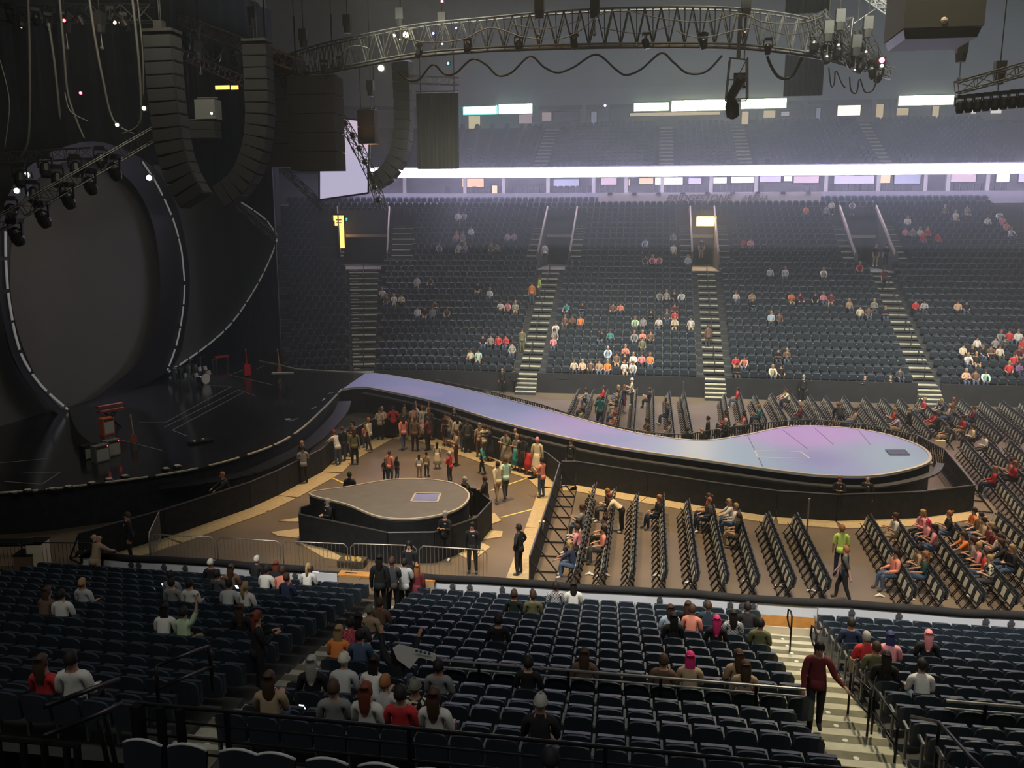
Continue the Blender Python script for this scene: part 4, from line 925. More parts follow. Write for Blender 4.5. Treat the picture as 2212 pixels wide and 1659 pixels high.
pr = cat2([(368, 802), (440, 752), (500, 698), (550, 625), (583, 560), (599, 515), (580, 480), (540, 450), (495, 425), (420, 400), (330, 355), (368, 430), (392, 515), (403, 610), (398, 700), (383, 765)], 4)
MB().plate(onX(pr, XB - .3), (1, 0, 0), .06).build('screen', m_scr, rl_)
dashes([(365, 803), (440, 752), (500, 698), (550, 625), (583, 560), (598, 518)], XB, 1.1, .25, .11, m_dash, rl_); dashes([(598, 514), (582, 482), (545, 452), (500, 425)], XB, 2.2, .3, .09, m_dash, rl_)
ll_ = thing('petal_screen', 'dark petal shaped screen at the left edge of the view', 'screen')
pr = cat2([(-150, 925), (-60, 932), (50, 925), (132, 893), (70, 845), (18, 760), (-5, 640), (-40, 560), (-150, 540)], 4)
MB().plate(onX(pr, XB - .3), (1, 0, 0), .06).build('screen', m_scr, ll_); dashes([(-60, 932), (0, 928), (60, 920)], XB, 1.2, .25, .11, m_dash, ll_)
# side video screen with an even lilac picture
m_lilac = mat('lilac_screen', (.5, .46, .62), .5, emit=.75, ecol=(.62, .58, .80))
q = [PY(690, 432, 60), PY(796, 417, 58.5), PY(799, 262, 58.5), PY(690, 250, 60)]
vs2 = thing('video_screen', 'hanging pale lilac video screen left of the ribbon board', 'screen'); MB().plate(q, (0, 1, 0), .1).build('picture', m_lilac, vs2)
fr = MB(); 
for a, b in zip(q, q[1:] + q[:1]): fr.bar(a, b, .12)
fr.build('frame', m_blackmetal, vs2)
# ================================================================== RIGGING
def truss(a, b, label, w=.5, h=.5, mt=None, name='lighting_truss', bay=.6, r=.028, parent=None, zs=None, lamps=0, path=None):
    """box truss: four chords as one part and the lacing as another"""
    mt = mt or m_alu; t = parent or thing(name, label, 'truss')
    P = [Vector(p) for p in (path or [a, b])]; ch = MB(); lc = MB(); prev = None; ns = []
    for i in range(len(P) - 1):
        d = P[i + 1] - P[i]; k = max(1, int(d.length / bay))
        for j in range(k + (1 if i == len(P) - 2 else 0)):
            ns.append((P[i] + d * j / k, d.normalized()))
    fr = []
    for p, d in ns:
        s = d.cross(Vector((0, 0, 1))); s = s.normalized() if s.length > .2 else Vector((1, 0, 0)); u = s.cross(d).normalized()
        fr.append([p + s * w / 2 + u * h / 2, p - s * w / 2 + u * h / 2, p - s * w / 2 - u * h / 2, p + s * w / 2 - u * h / 2])
    for c in range(4): ch.tube([f[c] for f in fr], r, 5)
    for i in range(len(fr) - 1):
        for c in range(4):
            a_, b_ = (fr[i][c], fr[i + 1][(c + 1) % 4]) if i % 2 else (fr[i + 1][c], fr[i][(c + 1) % 4]); lc.bar(a_, b_, r * 1.1)
        for c in range(4): lc.bar(fr[i][c], fr[i][(c + 1) % 4], r)
    ch.build('chords', mt, t); lc.build('lacing', mt, t); return t
def lamp(p, label, sc=1., rx=0., rz=0., lit_=None, group=None):
    t = thing('moving_light', label, 'stage light', p, rz, group)
    MB().box((0, 0, -.12 * sc), (.34 * sc, .3 * sc, .14 * sc)).build('base', m_blackmetal, t)
    MB().bar((-.2 * sc, 0, -.15 * sc), (-.2 * sc, 0, -.5 * sc), .05 * sc).bar((.2 * sc, 0, -.15 * sc), (.2 * sc, 0, -.5 * sc), .05 * sc).bar((-.2 * sc, 0, -.17 * sc), (.2 * sc, 0, -.17 * sc), .05 * sc).build('yoke', m_blackmetal, t)
    MB().lathe((0, 0, -.48 * sc), [(.10 * sc, .18 * sc), (.17 * sc, .1 * sc), (.18 * sc, -.15 * sc), (.14 * sc, -.27 * sc), (.13 * sc, -.3 * sc)], 12, rx=rx).build('head', m_blackmetal, t, smooth=False)
    if lit_: MB().ball((0, -.1 * sc, -.7 * sc), .07 * sc, 8, 5).build('lens', lit_, t)
    return t
def zline(px, py, z=None, Y=None): return Vector(PY(px, py, Y) if Y else PZ(px, py, z))
# great curved truss over the runway
top = [(590, 128), (677, 100), (760, 80), (900, 53), (1050, 38), (1200, 24), (1340, 17), (1480, 14), (1610, 19), (1740, 38), (1830, 72), (1925, 140)]
bot = [(590, 175), (677, 157), (760, 140), (900, 115), (1050, 103), (1200, 97), (1340, 94), (1480, 93), (1610, 97), (1740, 112), (1830, 132), (1925, 165)]
tp = [Vector(PZ(x, y, 20.4)) for x, y in cat2(top, 4, False)]
bt = [Vector(PY(b[0], b[1], a.y)) for a, b in zip(tp, cat2(bot, 4, False))]
gt = thing('curved_truss', 'great curved silver truss spanning above the runway', 'truss')
ch = MB(); lc = MB(); wv = Vector((0, .55, 0))
for off in (Vector((0, 0, 0)), wv): ch.tube([p + off for p in tp], .045, 6).tube([p + off for p in bt], .05, 6)
for i in range(len(tp) - 1):
    for off in (Vector((0, 0, 0)), wv):
        m = (tp[i] + tp[i + 1]) / 2; lc.tube([bt[i] + off, m + off], .028, 4, False).tube([m + off, bt[i + 1] + off], .028, 4, False)
    lc.tube([tp[i], tp[i] + wv], .025, 4, False).tube([bt[i], bt[i] + wv], .025, 4, False).tube([tp[i], bt[i] + wv], .02, 4, False)
ch.build('chords', mat('truss_mid', (.075, .075, .07), .5, .5), gt); lc.build('lacing', mat('truss_mid', (.075, .075, .07), .5, .5), gt)
MB().tube([p + Vector((0, .2, -.12)) for p in bt], .07, 6).build('track_rail', m_aludark, gt)
def swag(pts, Y, label, r=.035, mt=None, sub=8):
    P = [PY(a, b, Y) for a, b in cat2(pts, sub, False)]; return tag(MB().tube(P, r, 6).build('hanging_cable', mt or m_blackmetal, None, smooth=True), label, 'cable')
swag([(860, 155), (880, 172), (905, 172), (935, 140), (960, 160), (985, 158), (1020, 128), (1050, 140), (1075, 163), (1105, 157), (1145, 122), (1175, 145), (1205, 157), (1240, 145), (1288, 118), (1330, 150), (1352, 162), (1385, 150), (1428, 115), (1455, 135), (1485, 158), (1525, 155), (1560, 120)], 39, 'long black cable swagging in loops beneath the curved truss', .05)
swag([(1657, 122), (1668, 148), (1685, 168), (1710, 165), (1732, 125)], 40, 'thick black cable loop below the truss right of the follow spot', .07)
swag([(1790, 145), (1795, 185), (1802, 180), (1805, 152), (1818, 180), (1826, 190)], 42, 'thin wiggling cable below the truss right end', .035)
swag([(1835, 165), (1838, 195), (1850, 200), (1857, 170), (1868, 198), (1885, 195), (1893, 175)], 42, 'second wiggling cable below the truss right end', .035)
swag([(880, 85), (930, 92), (1000, 85), (1060, 60), (1130, 80), (1200, 85), (1250, 68), (1300, 30), (1360, 25), (1430, 40), (1520, 48), (1600, 30), (1650, 48), (1730, 50), (1780, 35)], 37.6, 'pale cable draped along inside the curved truss', .025, mat('cable_grey', (.14, .14, .13), .6))
swag([(1460, 65), (1490, 78), (1530, 80), (1580, 68), (1620, 62)], 37.5, 'short pale cable loop inside the truss middle', .025, mat('cable_grey', (.14, .14, .13), .6))
m_warm = mat('warm_lamp', (1, .75, .4), .5, emit=22, ecol=(1, .78, .45)); m_star = mat('star_lamp', (1, .9, .7), .5, emit=60, ecol=(1, .88, .62))
m_blue = mat('blue_led', (.2, .3, 1), .5, emit=14, ecol=(.25, .3, 1)); m_green = mat('green_led', (.1, 1, .4), .5, emit=9, ecol=(.05, 1, .4)); m_redl = mat('red_led', (1, .1, .15), .5, emit=9, ecol=(1, .08, .12)); m_org = mat('orange_bar', (1, .4, .08), .5, emit=3.2, ecol=(1, .33, .08)); m_wht = mat('cool_lamp', (.9, .95, 1), .5, emit=9, ecol=(.9, .95, 1))
def led(px, py, Y, label, mt, r=.06, name='indicator_lamp'):
    t = thing(name, label, 'lamp', PY(px, py, Y)); MB().box((0, .06, 0), (r * 3.2, .08, r * 2.4)).build('housing', m_blackmetal, t); MB().ball((0, 0, 0), r, 8, 6).build('bulb', mt, t)
led(823, 147, 40, 'star bright warm lamp hanging below the truss left part', m_star, .13)
led(876, 75, 42, 'warm amber floodlight on the truss left part', m_warm, .13); led(851, 77, 42, 'small warm lamp left of the amber floodlight', m_warm, .07)
led(936, 72, 41, 'tiny blue lamp on the truss, left one', m_blue, .05); led(986, 61, 41, 'tiny blue lamp on the truss, right one', m_blue, .05); led(968, 137, 42, 'tiny green lamp hanging below the truss', m_green, .06)
led(955, 3, 42, 'tiny red lamp at the top edge above the truss', m_redl, .06); led(1905, 130, 42, 'red lit display on the motor box at the truss right end', m_redl, .12); led(1905, 142, 42, 'yellow lit display below the red one at the truss end', m_warm, .07)
led(174, 201, 34, 'small red lamp high above the round screen', m_redl, .06); led(311, 234, 34, 'pale yellow lamp left of the big speaker column', mat('pale_lamp', (.8, .85, .5), .5, emit=4, ecol=(.8, .85, .5)), .09); led(253, 270, 34, 'pale yellow lamp where the left truss meets cables', mat('pale_lamp', (.8, .85, .5), .5, emit=4, ecol=(.8, .85, .5)), .08)
led(457, 245, 40, 'tiny white lamp on the grey processor box', m_wht, .06); led(1307, 228, 90, 'tiny blue lamp on the upper concourse beam', m_blue, .12)
for i, (a, b) in enumerate(((322, 384), (58, 378), (36, 412))): led(a, b, 33, ['sharp white lamp between the round and petal screens', 'bright white lamp on the left truss, upper', 'bright white lamp on the left truss, lower'][i], m_wht, .11)
def bar_light(px0, px1, py, Y, label):
    a = Vector(PY(px0, py, Y)); b = Vector(PY(px1, py, Y)); t = thing('light_bar', label, 'lamp', (a + b) / 2); w = (b - a).length
    MB().box((0, .05, 0), (w + .1, .1, .26)).build('housing', m_blackmetal, t); MB().box((0, 0, 0), (w, .03, .2)).build('lit_strip', m_org, t)
bar_light(464, 496, 189, 44, 'orange glowing light bar between the two big speaker columns'); bar_light(499, 515, 189, 44, 'short orange light bar beside the longer one'); bar_light(581, 586, 188, 44, 'thin orange light bar right of the second speaker column')
def line_array(pts, Y, w, h, d, label, n, face=0., side=1):
    """hanging curved column of speaker boxes following the photographed sweep"""
    P = [Vector(PY(a, b, Y)) for a, b in cat2(pts, 8, False)]; L = [0]
    for a, b in zip(P[:-1], P[1:]): L.append(L[-1] + (b - a).length)
    t = thing('line_array', label, 'speaker column', P[0]); tot = L[-1]; org = P[0].copy()
    for i in range(n):
        s = tot * (i + .5) / n; k = max(j for j in range(len(L)) if L[j] <= s); k = min(k, len(P) - 2)
        d_ = P[k + 1] - P[k]; p = P[k] + d_ * ((s - L[k]) / max(1e-6, d_.length)); ang = math.atan2(d_.x, -d_.z)
        mb = MB(); mm = Matrix.Translation(p - org) @ Matrix.Rotation(-ang, 4, 'Y')
        hh = tot / n * .93
        q_ = MB(); q_.box((0, 0, 0), (w, d, hh)); q_.box((side * w * .5, 0, 0), (.05, d * .9, hh * .8)); mb.add([mm @ Vector(v) for v in q_.v], q_.f); o = mb.build('speaker_box', m_spk, t)
        g = MB(); g.box((0, -d / 2 - .012, 0), (w * .94, .02, hh * .9)); g2 = MB(); g2.add([mm @ Vector(v) for v in g.v], g.f); g2.build('grille', m_spkg, o)
    fr = MB(); fr.box((0, 0, .18), (w * 1.05, d * 1.1, .12)).bar((0, 0, .2), (0, 0, 6), .035); fr.build('flying_frame', m_aludark, t)
    return t
m_spk = mat('speaker_side', (.014, .016, .015), .7); m_spkg = mat('speaker_grille', (.012, .013, .013), .8)
line_array([(350, 78), (356, 160), (364, 240), (376, 320), (395, 380), (425, 435)], 36, 1.32, .5, .8, 'big column of thirteen stacked speakers nearest the round screen', 13)
line_array([(556, 98), (560, 180), (562, 260), (552, 330), (525, 390), (480, 428)], 40, 1.15, .5, .8, 'second speaker column curling left at its foot', 15, side=-1)
line_array([(868, 135), (872, 210), (872, 280), (862, 335), (838, 375), (806, 395)], 50, .95, .5, .9, 'third speaker column before the ribbon board end', 14, side=-1)
def hangbox(px0, px1, py0, py1, Y, label, mt, d=.9, name='hanging_speaker_block', rows=0):
    a = Vector(PY(px0, py1, Y)); b = Vector(PY(px1, py0, Y)); c = (a + b) / 2; w = b.x - a.x; h = b.z - a.z; t = thing(name, label, 'speaker block' if rows else 'drape', c)
    if rows:
        for i in range(rows): o = MB().box((0, 0, h / 2 - h * (i + .5) / rows), (w, d, h / rows * .95)).build('speaker_box', mt, t)
    else:
        mb = MB(); nn = 26
        mb.add([(-w / 2 + w * i / nn, .06 * math.sin(i * 1.9), zz) for i in range(nn + 1) for zz in (-h / 2, h / 2)] + [(-w / 2 + w * i / nn, .05 + .06 * math.sin(i * 1.9), zz) for i in range(nn + 1) for zz in (-h / 2, h / 2)], [(2 * i, 2 * i + 2, 2 * i + 3, 2 * i + 1) for i in range(nn)] + [(2 * nn + 2 + 2 * i + 1, 2 * nn + 2 + 2 * i + 3, 2 * nn + 2 + 2 * i + 2, 2 * nn + 2 + 2 * i) for i in range(nn)])
        mb.build('cloth', mt, t)
    MB().tube([(-w / 2, 0, h / 2 + .08), (w / 2, 0, h / 2 + .08)], .05, 6).build('top_bar', m_alu, t)
    MB().tube([(-w * .4, 0, h / 2), (-w * .4, 0, h / 2 + 3)], .02, 4).tube([(w * .4, 0, h / 2), (w * .4, 0, h / 2 + 3)], .02, 4).build('sling', m_blackmetal, t)
    return t
hangbox(640, 730, 165, 370, 44, 'black hanging speaker block overlapping the lilac screen', m_black, 1.4, rows=5)
hangbox(580, 645, 120, 360, 46, 'black hanging block behind the second speaker column', m_black, 1.4, rows=5)
hangbox(902, 990, 200, 366, 50, 'grey black hanging cloth before the ribbon board start', mat('cloth_dark', (.014, .014, .013), .9), name='hanging_drape')
hangbox(778, 812, 238, 312, 52, 'small dark hanging block above the diagonal truss', m_black, .8, rows=2)
hangbox(1692, 1782, 112, 208, 60, 'dark green grey cloth banner hanging right of the truss middle', mat('cloth_green', (.016, .026, .022), .9), name='hanging_drape')
hangbox(1696, 1798, -40, 30, 47, 'blue black hanging cloth at the top edge above the truss', mat('cloth_blue', (.03, .05, .07), .9), name='hanging_drape')
hangbox(430, 470, 215, 260, 41, 'grey processor box hung between the speaker columns', mat('box_grey', (.16, .17, .16), .6), .7, rows=1)
hangbox(408, 470, 262, 300, 41, 'pair of dark boxes hung beneath the grey processor box', m_spk, .7, rows=2)
# trusses
truss(PY(-40, 505, 31), PY(340, 285, 37), 'dark lighting truss slanting up across the round screen', .55, .5, m_aludark)
for i, (a, b) in enumerate([(30, 490), (88, 452), (142, 412), (190, 382), (243, 352)]):
    p = PY(a, b - 22, 31 + 6 * (a + 40) / 380 - .2); lamp(p, 'black moving light under the slanting left truss, %s from the left' % ORD[i + 1], 1.5, .5, 0, None, 'moving lights of the left truss')
for i, (a, b) in enumerate([(20, 420), (68, 385), (120, 352), (160, 330), (215, 312), (40, 350), (95, 330)]):
    p = PY(a, b, 32 + a / 60); lamp(p, 'black moving light above the slanting left truss, %s of the upper cluster' % ORD[i + 1], 1.3, -.4, .5, None, 'moving lights of the upper left cluster')
truss(PY(-60, 30, 36), PY(330, 30, 38), 'black header truss at the top left over the stage', .6, .7, m_aludark)
truss(PY(-40, 345, 38), PY(200, 330, 40), 'dark truss behind the upper left light cluster', .5, .5, m_aludark)
truss(PY(395, 45, 48), PY(640, 140, 44), 'orange glow tinted truss running behind the speaker columns', .6, .6, mat('truss_glow_tint', (.20, .11, .07), .45, .5)); truss(PY(400, 120, 46), PY(560, 190, 46), 'lower orange glow tinted truss between the speaker columns', .5, .5, mat('truss_glow_tint', (.20, .11, .07), .45, .5))  # reddish orange glow of the rig is put into the truss colour
truss(None, None, 'curved dark truss dropping past the lilac screen', .45, .4, m_aludark, path=[PY(690, 205, 46), PY(735, 255, 47), PY(775, 320, 48), PY(805, 385, 49), PY(828, 455, 50)])
for i, (a, b) in enumerate([(735, 235), (752, 262), (768, 288), (782, 316), (795, 345), (806, 372), (815, 400), (823, 428)]):
    p = PY(a - 6, b + 4, 46.3); t = thing('strip_lamp', 'round lamp clipped on the curved drop truss, %s from its top' % ORD[i + 1], 'stage light', p, 0, 'lamps of the curved drop truss'); MB().lathe((0, 0, 0), [(.10, -.14), (.16, -.06), (.16, .08), (.08, .14)], 10, ry=1.1).build('housing', m_blackmetal, t); MB().ball((.13, -.08, 0), .05, 6, 4).build('lens', m_lip, t)
truss(PY(510, 440, 50), PY(600, 520, 52), 'thin dark truss behind the petal screen tip', .35, .35, m_aludark, bay=.5); truss(PY(618, 370, 50), PY(700, 450, 52), 'thin dark truss below the hanging speaker block', .35, .35, m_aludark, bay=.5)
truss(PY(885, 172, 50), PY(992, 176, 50), 'short silver truss above the grey black hanging cloth', .35, .4, m_alu, bay=.5)
truss(PY(1868, -20, 44), PY(1938, 28, 41), 'bright silver ladder truss at the top right', .5, .35, mat('truss_bright', (.55, .56, .54), .35, .8))
truss(PY(1740, 105, 43), PY(1925, 158, 43), 'black truss continuing the curved truss to the right', .5, .35, m_aludark)
truss(PY(2066, 190, 38), PY(2290, 128, 36), 'silver lighting truss at the right edge with hanging lamps', .5, .42, mat('truss_mid', (.075, .075, .07), .5, .5))
for i in range(9):
    px = 2076 + 19 * i; p = PY(px, 203 - 17 * i / 9, 37.6 - .02 * i); lamp(p, 'black lamp hanging from the right edge truss, %s from the left' % ORD[i + 1], .95, .0, 0, None, 'lamps of the right edge truss')
# follow spot seat hanging from the truss
p = PY(1592, 190, 40); t = thing('follow_spot', 'hanging follow spot with seat and bag below the truss middle', 'spotlight', p)
f = MB()
for sx in (-.45, .45):
    for sy in (-.3, .3): f.bar((sx, sy, -.5), (sx * .8, sy, 1.2), .06)
f.bar((-.45, -.3, -.5), (.45, -.3, -.5), .06).bar((-.45, .3, -.5), (.45, .3, -.5), .06).bar((-.4, -.3, .3), (.4, -.3, .3), .05).bar((-.4, -.3, 1.2), (.4, .3, 1.2), .06).bar((-.45, -.3, -.5), (.36, -.3, 1.2), .04); f.build('cage', m_aludark, t)
MB().lathe((-.1, -.45, -.1), [(.12, -.6), (.2, -.45), (.22, .5), (.15, .6)], 12, rx=.5, ry=.5).build('lamp_barrel', m_blackmetal, t, smooth=False)
MB().lathe((-.15, 0, -.95), [(.08, -.35), (.26, -.25), (.30, .2), (.2, .45)], 12, ry=-.15).build('bag', m_black, t); MB().box((.1, 0, .0), (.5, .45, .1)).box((.1, .2, .35), (.5, .08, .6)).build('seat', m_blackmetal, t)
MB().bar((0, 0, 1.2), (0, 0, 3.2), .16, .2).bar((.25, 0, 1.2), (.25, 0, 3.0), .05).build('drop_arm', m_aludark, t)
for sx in (-.12, .0): MB().ball((sx, -.5, .12), .035, 6, 4).build('lamp_glint', m_lip, t)
# scoreboard underside
a = Vector(PY(1950, 62, 33)); b = Vector(PY(2135, -60, 33)); t = thing('scoreboard', 'dark underside of the hanging scoreboard at the top right', 'scoreboard', ((a + b) / 2)); w = b.x - a.x; h = b.z - a.z
MB().box((0, 1.2, 0), (w, 2.6, h)).build('body', mat('scoreboard_dark', (.045, .045, .04), .6), t); MB().box((0, 1.2, -h / 2 - .18), (w * .9, 2.2, .3), taper=1.08).build('underside', m_blackmetal, t); MB().ball((0, -.05, -h / 2 + .2), .13, 10, 6).build('camera_dome', m_lip, t)
def hoist(px, py, Y, label, sc=1., glow=None):
    p = PY(px, py, Y); t = thing('chain_hoist', label, 'hoist', p); MB().box((0, 0, 0), (.3 * sc, .26 * sc, .42 * sc)).lathe((0, 0, -.3 * sc), [(.14 * sc, -.16 * sc), (.17 * sc, .1 * sc)], 8).build('motor', m_aludark, t)
    MB().tube([(0, 0, .2 * sc), (0, 0, 9)], .022, 4).build('chain', m_aludark, t); MB().tube([(0, 0, -.4 * sc), (.02, 0, -.9 * sc)], .02, 4).ball((0, 0, -.95 * sc), .07 * sc, 6, 4).build('hook', m_alu, t)
HO = [(545, 28, 42), (430, 102, 42), (750, 45, 44), (864, 30, 44), (955, 40, 44), (655, 75, 44), (345, 60, 36), (1165, 10, 39), (1285, 8, 39), (1612, 5, 40), (1790, 60, 42), (1815, 35, 42), (1850, 90, 42), (1875, 50, 42), (2078, 100, 38), (2160, 148, 38), (140, 40, 37), (215, 40, 37), (720, 200, 46), (800, 185, 50)]
HD = ['above the second speaker column', 'with pale hook left of the second speaker column', 'lit orange above the truss left part', 'beside the amber floodlight', 'under the tiny red lamp', 'at the left foot of the curved truss', 'above the big speaker column', 'above the curved truss, left of middle', 'above the curved truss at its middle', 'above the hanging follow spot', 'left in the dark cluster at the truss right end', 'upper in the dark cluster at the truss right end', 'lower in the dark cluster at the truss right end', 'rightmost in the dark cluster at the truss end', 'holding the right edge truss', 'in the middle of the right edge truss', 'over the black header truss, left one', 'over the black header truss, right one', 'above the lilac screen', 'above the small dark hanging block']
for (a, b, Y), d in zip(HO, HD): hoist(a, b, Y, 'chain hoist ' + d, 1.3)
for i, (pts, Y, d) in enumerate([([(60, -10), (64, 120), (62, 290), (45, 340)], 35, 'leftmost over the stage'), ([(105, 50), (118, 140), (130, 260)], 35, 'second from left over the stage'), ([(128, -10), (138, 110), (146, 200), (165, 260), (182, 300)], 35, 'forking above the round screen'), ([(192, -10), (205, 80), (222, 170), (245, 260), (290, 290)], 35, 'curving down to the left truss'), ([(285, -10), (298, 110), (305, 220), (300, 270), (265, 290)], 35, 'just left of the big speaker column'), ([(296, -10), (308, 110), (310, 210)], 35.3, 'thin one beside the big speaker column'), ([(748, 285), (760, 320), (772, 340)], 47, 'small loop on the lilac screen'), ([(425, -10), (430, 60), (433, 95)], 42, 'dropping to the pale hook')]):
    swag(pts, Y, 'hanging cable ' + d, .05 if i < 5 else .03, mat('cable_dark', (.06, .06, .05), .6))
# dense bundle hanging at the truss right end
for i, (a, b, c, d) in enumerate([(1745, 40, 1790, 120), (1770, 30, 1840, 130), (1800, 60, 1880, 140), (1830, 40, 1830, 130), (1860, 60, 1900, 150)]):
    truss(PY(a, b, 42.5), PY(c, d, 43), 'black motor frame in the cluster at the truss right end, %s piece' % ORD[i + 1], .4, .5, m_aludark, name='motor_frame', bay=.7)
for i, (a, b) in enumerate([(1760, 70), (1785, 95), (1812, 85), (1838, 105), (1862, 115), (1885, 128), (1900, 135)]):
    lamp(PY(a, b, 42.6), 'black lamp crowded on the truss right end, %s from the left' % ORD[i + 1], 1.1, .4 * (-1) ** i, .4 * i, None, 'lamps crowding the truss right end')

for i, (px, py, Y) in enumerate([(20, 10, 36), (45, 22, 36), (75, 15, 36.4), (100, 25, 36), (132, 8, 36), (170, 18, 36.3), (240, 12, 36.5), (265, 25, 36.5)]):
    lamp(PY(px, py, Y), 'small black lamp on the black header truss, %s from the left' % ORD[i + 1], 1.0, .5 * (-1) ** i, .3 * i, [None, m_org, None, m_green, m_redl, None, m_warm, None][i], 'lamps of the header truss')
for i, (px, py, Y, m_) in enumerate([(400, 70, 46.5, None), (430, 82, 46.3, m_org), (468, 96, 46, None), (505, 108, 45.7, None), (540, 120, 45.4, m_org), (610, 150, 44.5, None), (645, 160, 44, m_org), (675, 168, 44, None), (705, 210, 46, m_org)]):
    lamp(PY(px, py, Y), 'lamp hung on the orange glow tinted truss, %s from the left' % ORD[i + 1], 1.15, .4 * (-1) ** i, .5 * i, m_, 'lamps of the rusty truss')
for i, (px, py, Y) in enumerate([(660, 140, 43.5), (700, 128, 43), (735, 120, 42.6), (905, 92, 41), (1010, 80, 40.3), (1120, 74, 39.8), (1240, 70, 39.2), (1395, 68, 38.8), (1520, 68, 38.8), (1660, 80, 39.5)]):
    lamp(PY(px, py, Y), 'dark fixture inside the curved truss, %s from the left' % ORD[i + 1], .9, .3, .7 * i, None, 'fixtures inside the curved truss')
for i, (pts, Y) in enumerate([([(650, 120), (700, 135), (760, 100), (800, 105)], 43), ([(1100, 52), (1180, 62), (1260, 42)], 38.5), ([(1300, 60), (1380, 72), (1450, 55)], 38.2), ([(1620, 50), (1700, 75), (1770, 60)], 39.5), ([(420, 60), (460, 130), (500, 90), (540, 140)], 45), ([(1760, 100), (1830, 60), (1890, 20)], 42.8), ([(0, 130), (20, 220), (10, 320)], 34.8), ([(140, 200), (152, 240), (190, 262)], 34.6)]):
    swag(pts, Y, 'loose cable in the rigging, %s of the small ones' % ORD[i + 1], .022, mat('cable_grey', (.14, .14, .13), .6))
# ================================================================== PEOPLE
def pose_joints(kind):
    """joints in metres, facing +y, origin on the floor under the hips"""
    V_ = Vector; J = {}
    sit = kind.startswith('sit'); zb = -.0
    ph = .52 if sit else .95
    lean = {'lean': .35, 'sit_lean': .30, 'bend': .95, 'sit_fwd': .30, 'usher': .12}.get(kind, .06 if sit else 0)
    if kind == 'sit': lean = -.06
    if kind == 'bend': ph = .88
    def up(t, x=0, y0=0):  # point at distance t up the leaning spine
        return V_((x, y0 + math.sin(lean) * t, ph + math.cos(lean) * t))
    J['pelvis'] = up(0); J['spine'] = up(.19); J['chest'] = up(.38); J['neck'] = up(.52); hd = lean * .5
    nk = J['neck']; J['jaw'] = nk + V_((0, .02 + .10 * math.sin(hd), .075)); J['head'] = nk + V_((0, .015 + .14 * math.sin(hd), .155)); J['crown'] = nk + V_((0, .0 + .2 * math.sin(hd), .235))
    sh = {}; 
    for s in (-1, 1):
        S = up(.455, s * .175); J['sh%d' % s] = S; J['clav%d' % s] = up(.46, s * .09)
        def rel(ex, ey, ez, wx, wy, wz):
            J['el%d' % s] = S + V_((s * ex, ey, ez)); J['wr%d' % s] = J['el%d' % s] + V_((s * wx, wy, wz))
        if kind in ('stand', 'bend0', 'walk'):
            sw = .12 * s if kind == 'walk' else 0; rel(.05, sw - .02, -.28, .01, .06 + sw, -.25)
        elif kind in ('fold', 'sit_fold'): rel(.06, .05, -.27, -.17, .17, .04)
        elif kind in ('phone', 'sit_phone'): rel(.03, .08, -.27, -.10, .22, .10)
        elif kind in ('lean', 'sit_lean'): rel(.05, .20, -.19, -.05, .22, -.10)
        elif kind == 'bend': rel(.02, .12, -.26, -.02, .05, -.24)
        elif kind == 'sit_up1' and s == 1: rel(.10, .05, .24, .02, .02, .27)
        elif kind in ('up', 'sit_up2'): rel(.14, .10, .20, .04, .10, .23)
        elif kind == 'hips': rel(.16, -.06, -.22, -.12, .10, -.15)
        elif kind == 'usher': rel(.06 if s == 1 else .12, .06, -.26, .0 if s == 1 else .14, .12, -.22 if s == 1 else -.10)
        elif kind == 'point': rel(.10, .18, -.10, .05, .26, .05)
        elif sit: rel(.05, .04, -.27, -.05, .23, -.03)
        else: rel(.05, -.02, -.28, .01, .06, -.25)
        wr = J['wr%d' % s]; d = (wr - J['el%d' % s]).normalized(); J['palm%d' % s] = wr + d * .075
        J['hip%d' % s] = V_((s * .095, 0, ph - .02))
        if sit and kind != 'sit_floor':
            J['kn%d' % s] = V_((s * .12, .42, .53)); J['an%d' % s] = V_((s * .12, .42 + (.05 if s > 0 else -.02), .09)); J['toe%d' % s] = J['an%d' % s] + V_((s * .02, .16, -.055))
        elif kind == 'walk':
            f = .22 * s; J['kn%d' % s] = V_((s * .09, f * .6 + .06, .50)); J['an%d' % s] = V_((s * .09, f, .10)); J['toe%d' % s] = J['an%d' % s] + V_((s * .02, .15, -.06))
        elif kind == 'usher':
            f = .20 if s > 0 else -.05; zz = .0; J['kn%d' % s] = V_((s * .09, f * .7 + .05, .52)); J['an%d' % s] = V_((s * .09, f, .10 + zz)); J['toe%d' % s] = J['an%d' % s] + V_((s * .02, .15, -.06))
        elif kind == 'crossleg': pass
        else:
            J['kn%d' % s] = V_((s * .11, .03, .50)); J['an%d' % s] = V_((s * .12, -.02, .09)); J['toe%d' % s] = J['an%d' % s] + V_((s * .03, .155, -.055))
    return J
RAD = {'pelvis': (.155, .115), 'spine': (.135, .10), 'chest': (.165, .115), 'neck': (.052, .055), 'jaw': (.066, .078), 'head': (.074, .092), 'crown': (.052, .065), 'clav': (.075, .07), 'sh': (.062, .062), 'el': (.042, .042), 'wr': (.028, .024), 'palm': (.036, .018), 'hip': (.095, .10), 'kn': (.062, .062), 'an': (.040, .042), 'toe': (.040, .028)}
SEG = [('pelvis', 'spine', 'torso'), ('spine', 'chest', 'torso'), ('chest', 'neck', 'torso'), ('neck', 'jaw', 'head'), ('jaw', 'head', 'head'), ('head', 'crown', 'head')]
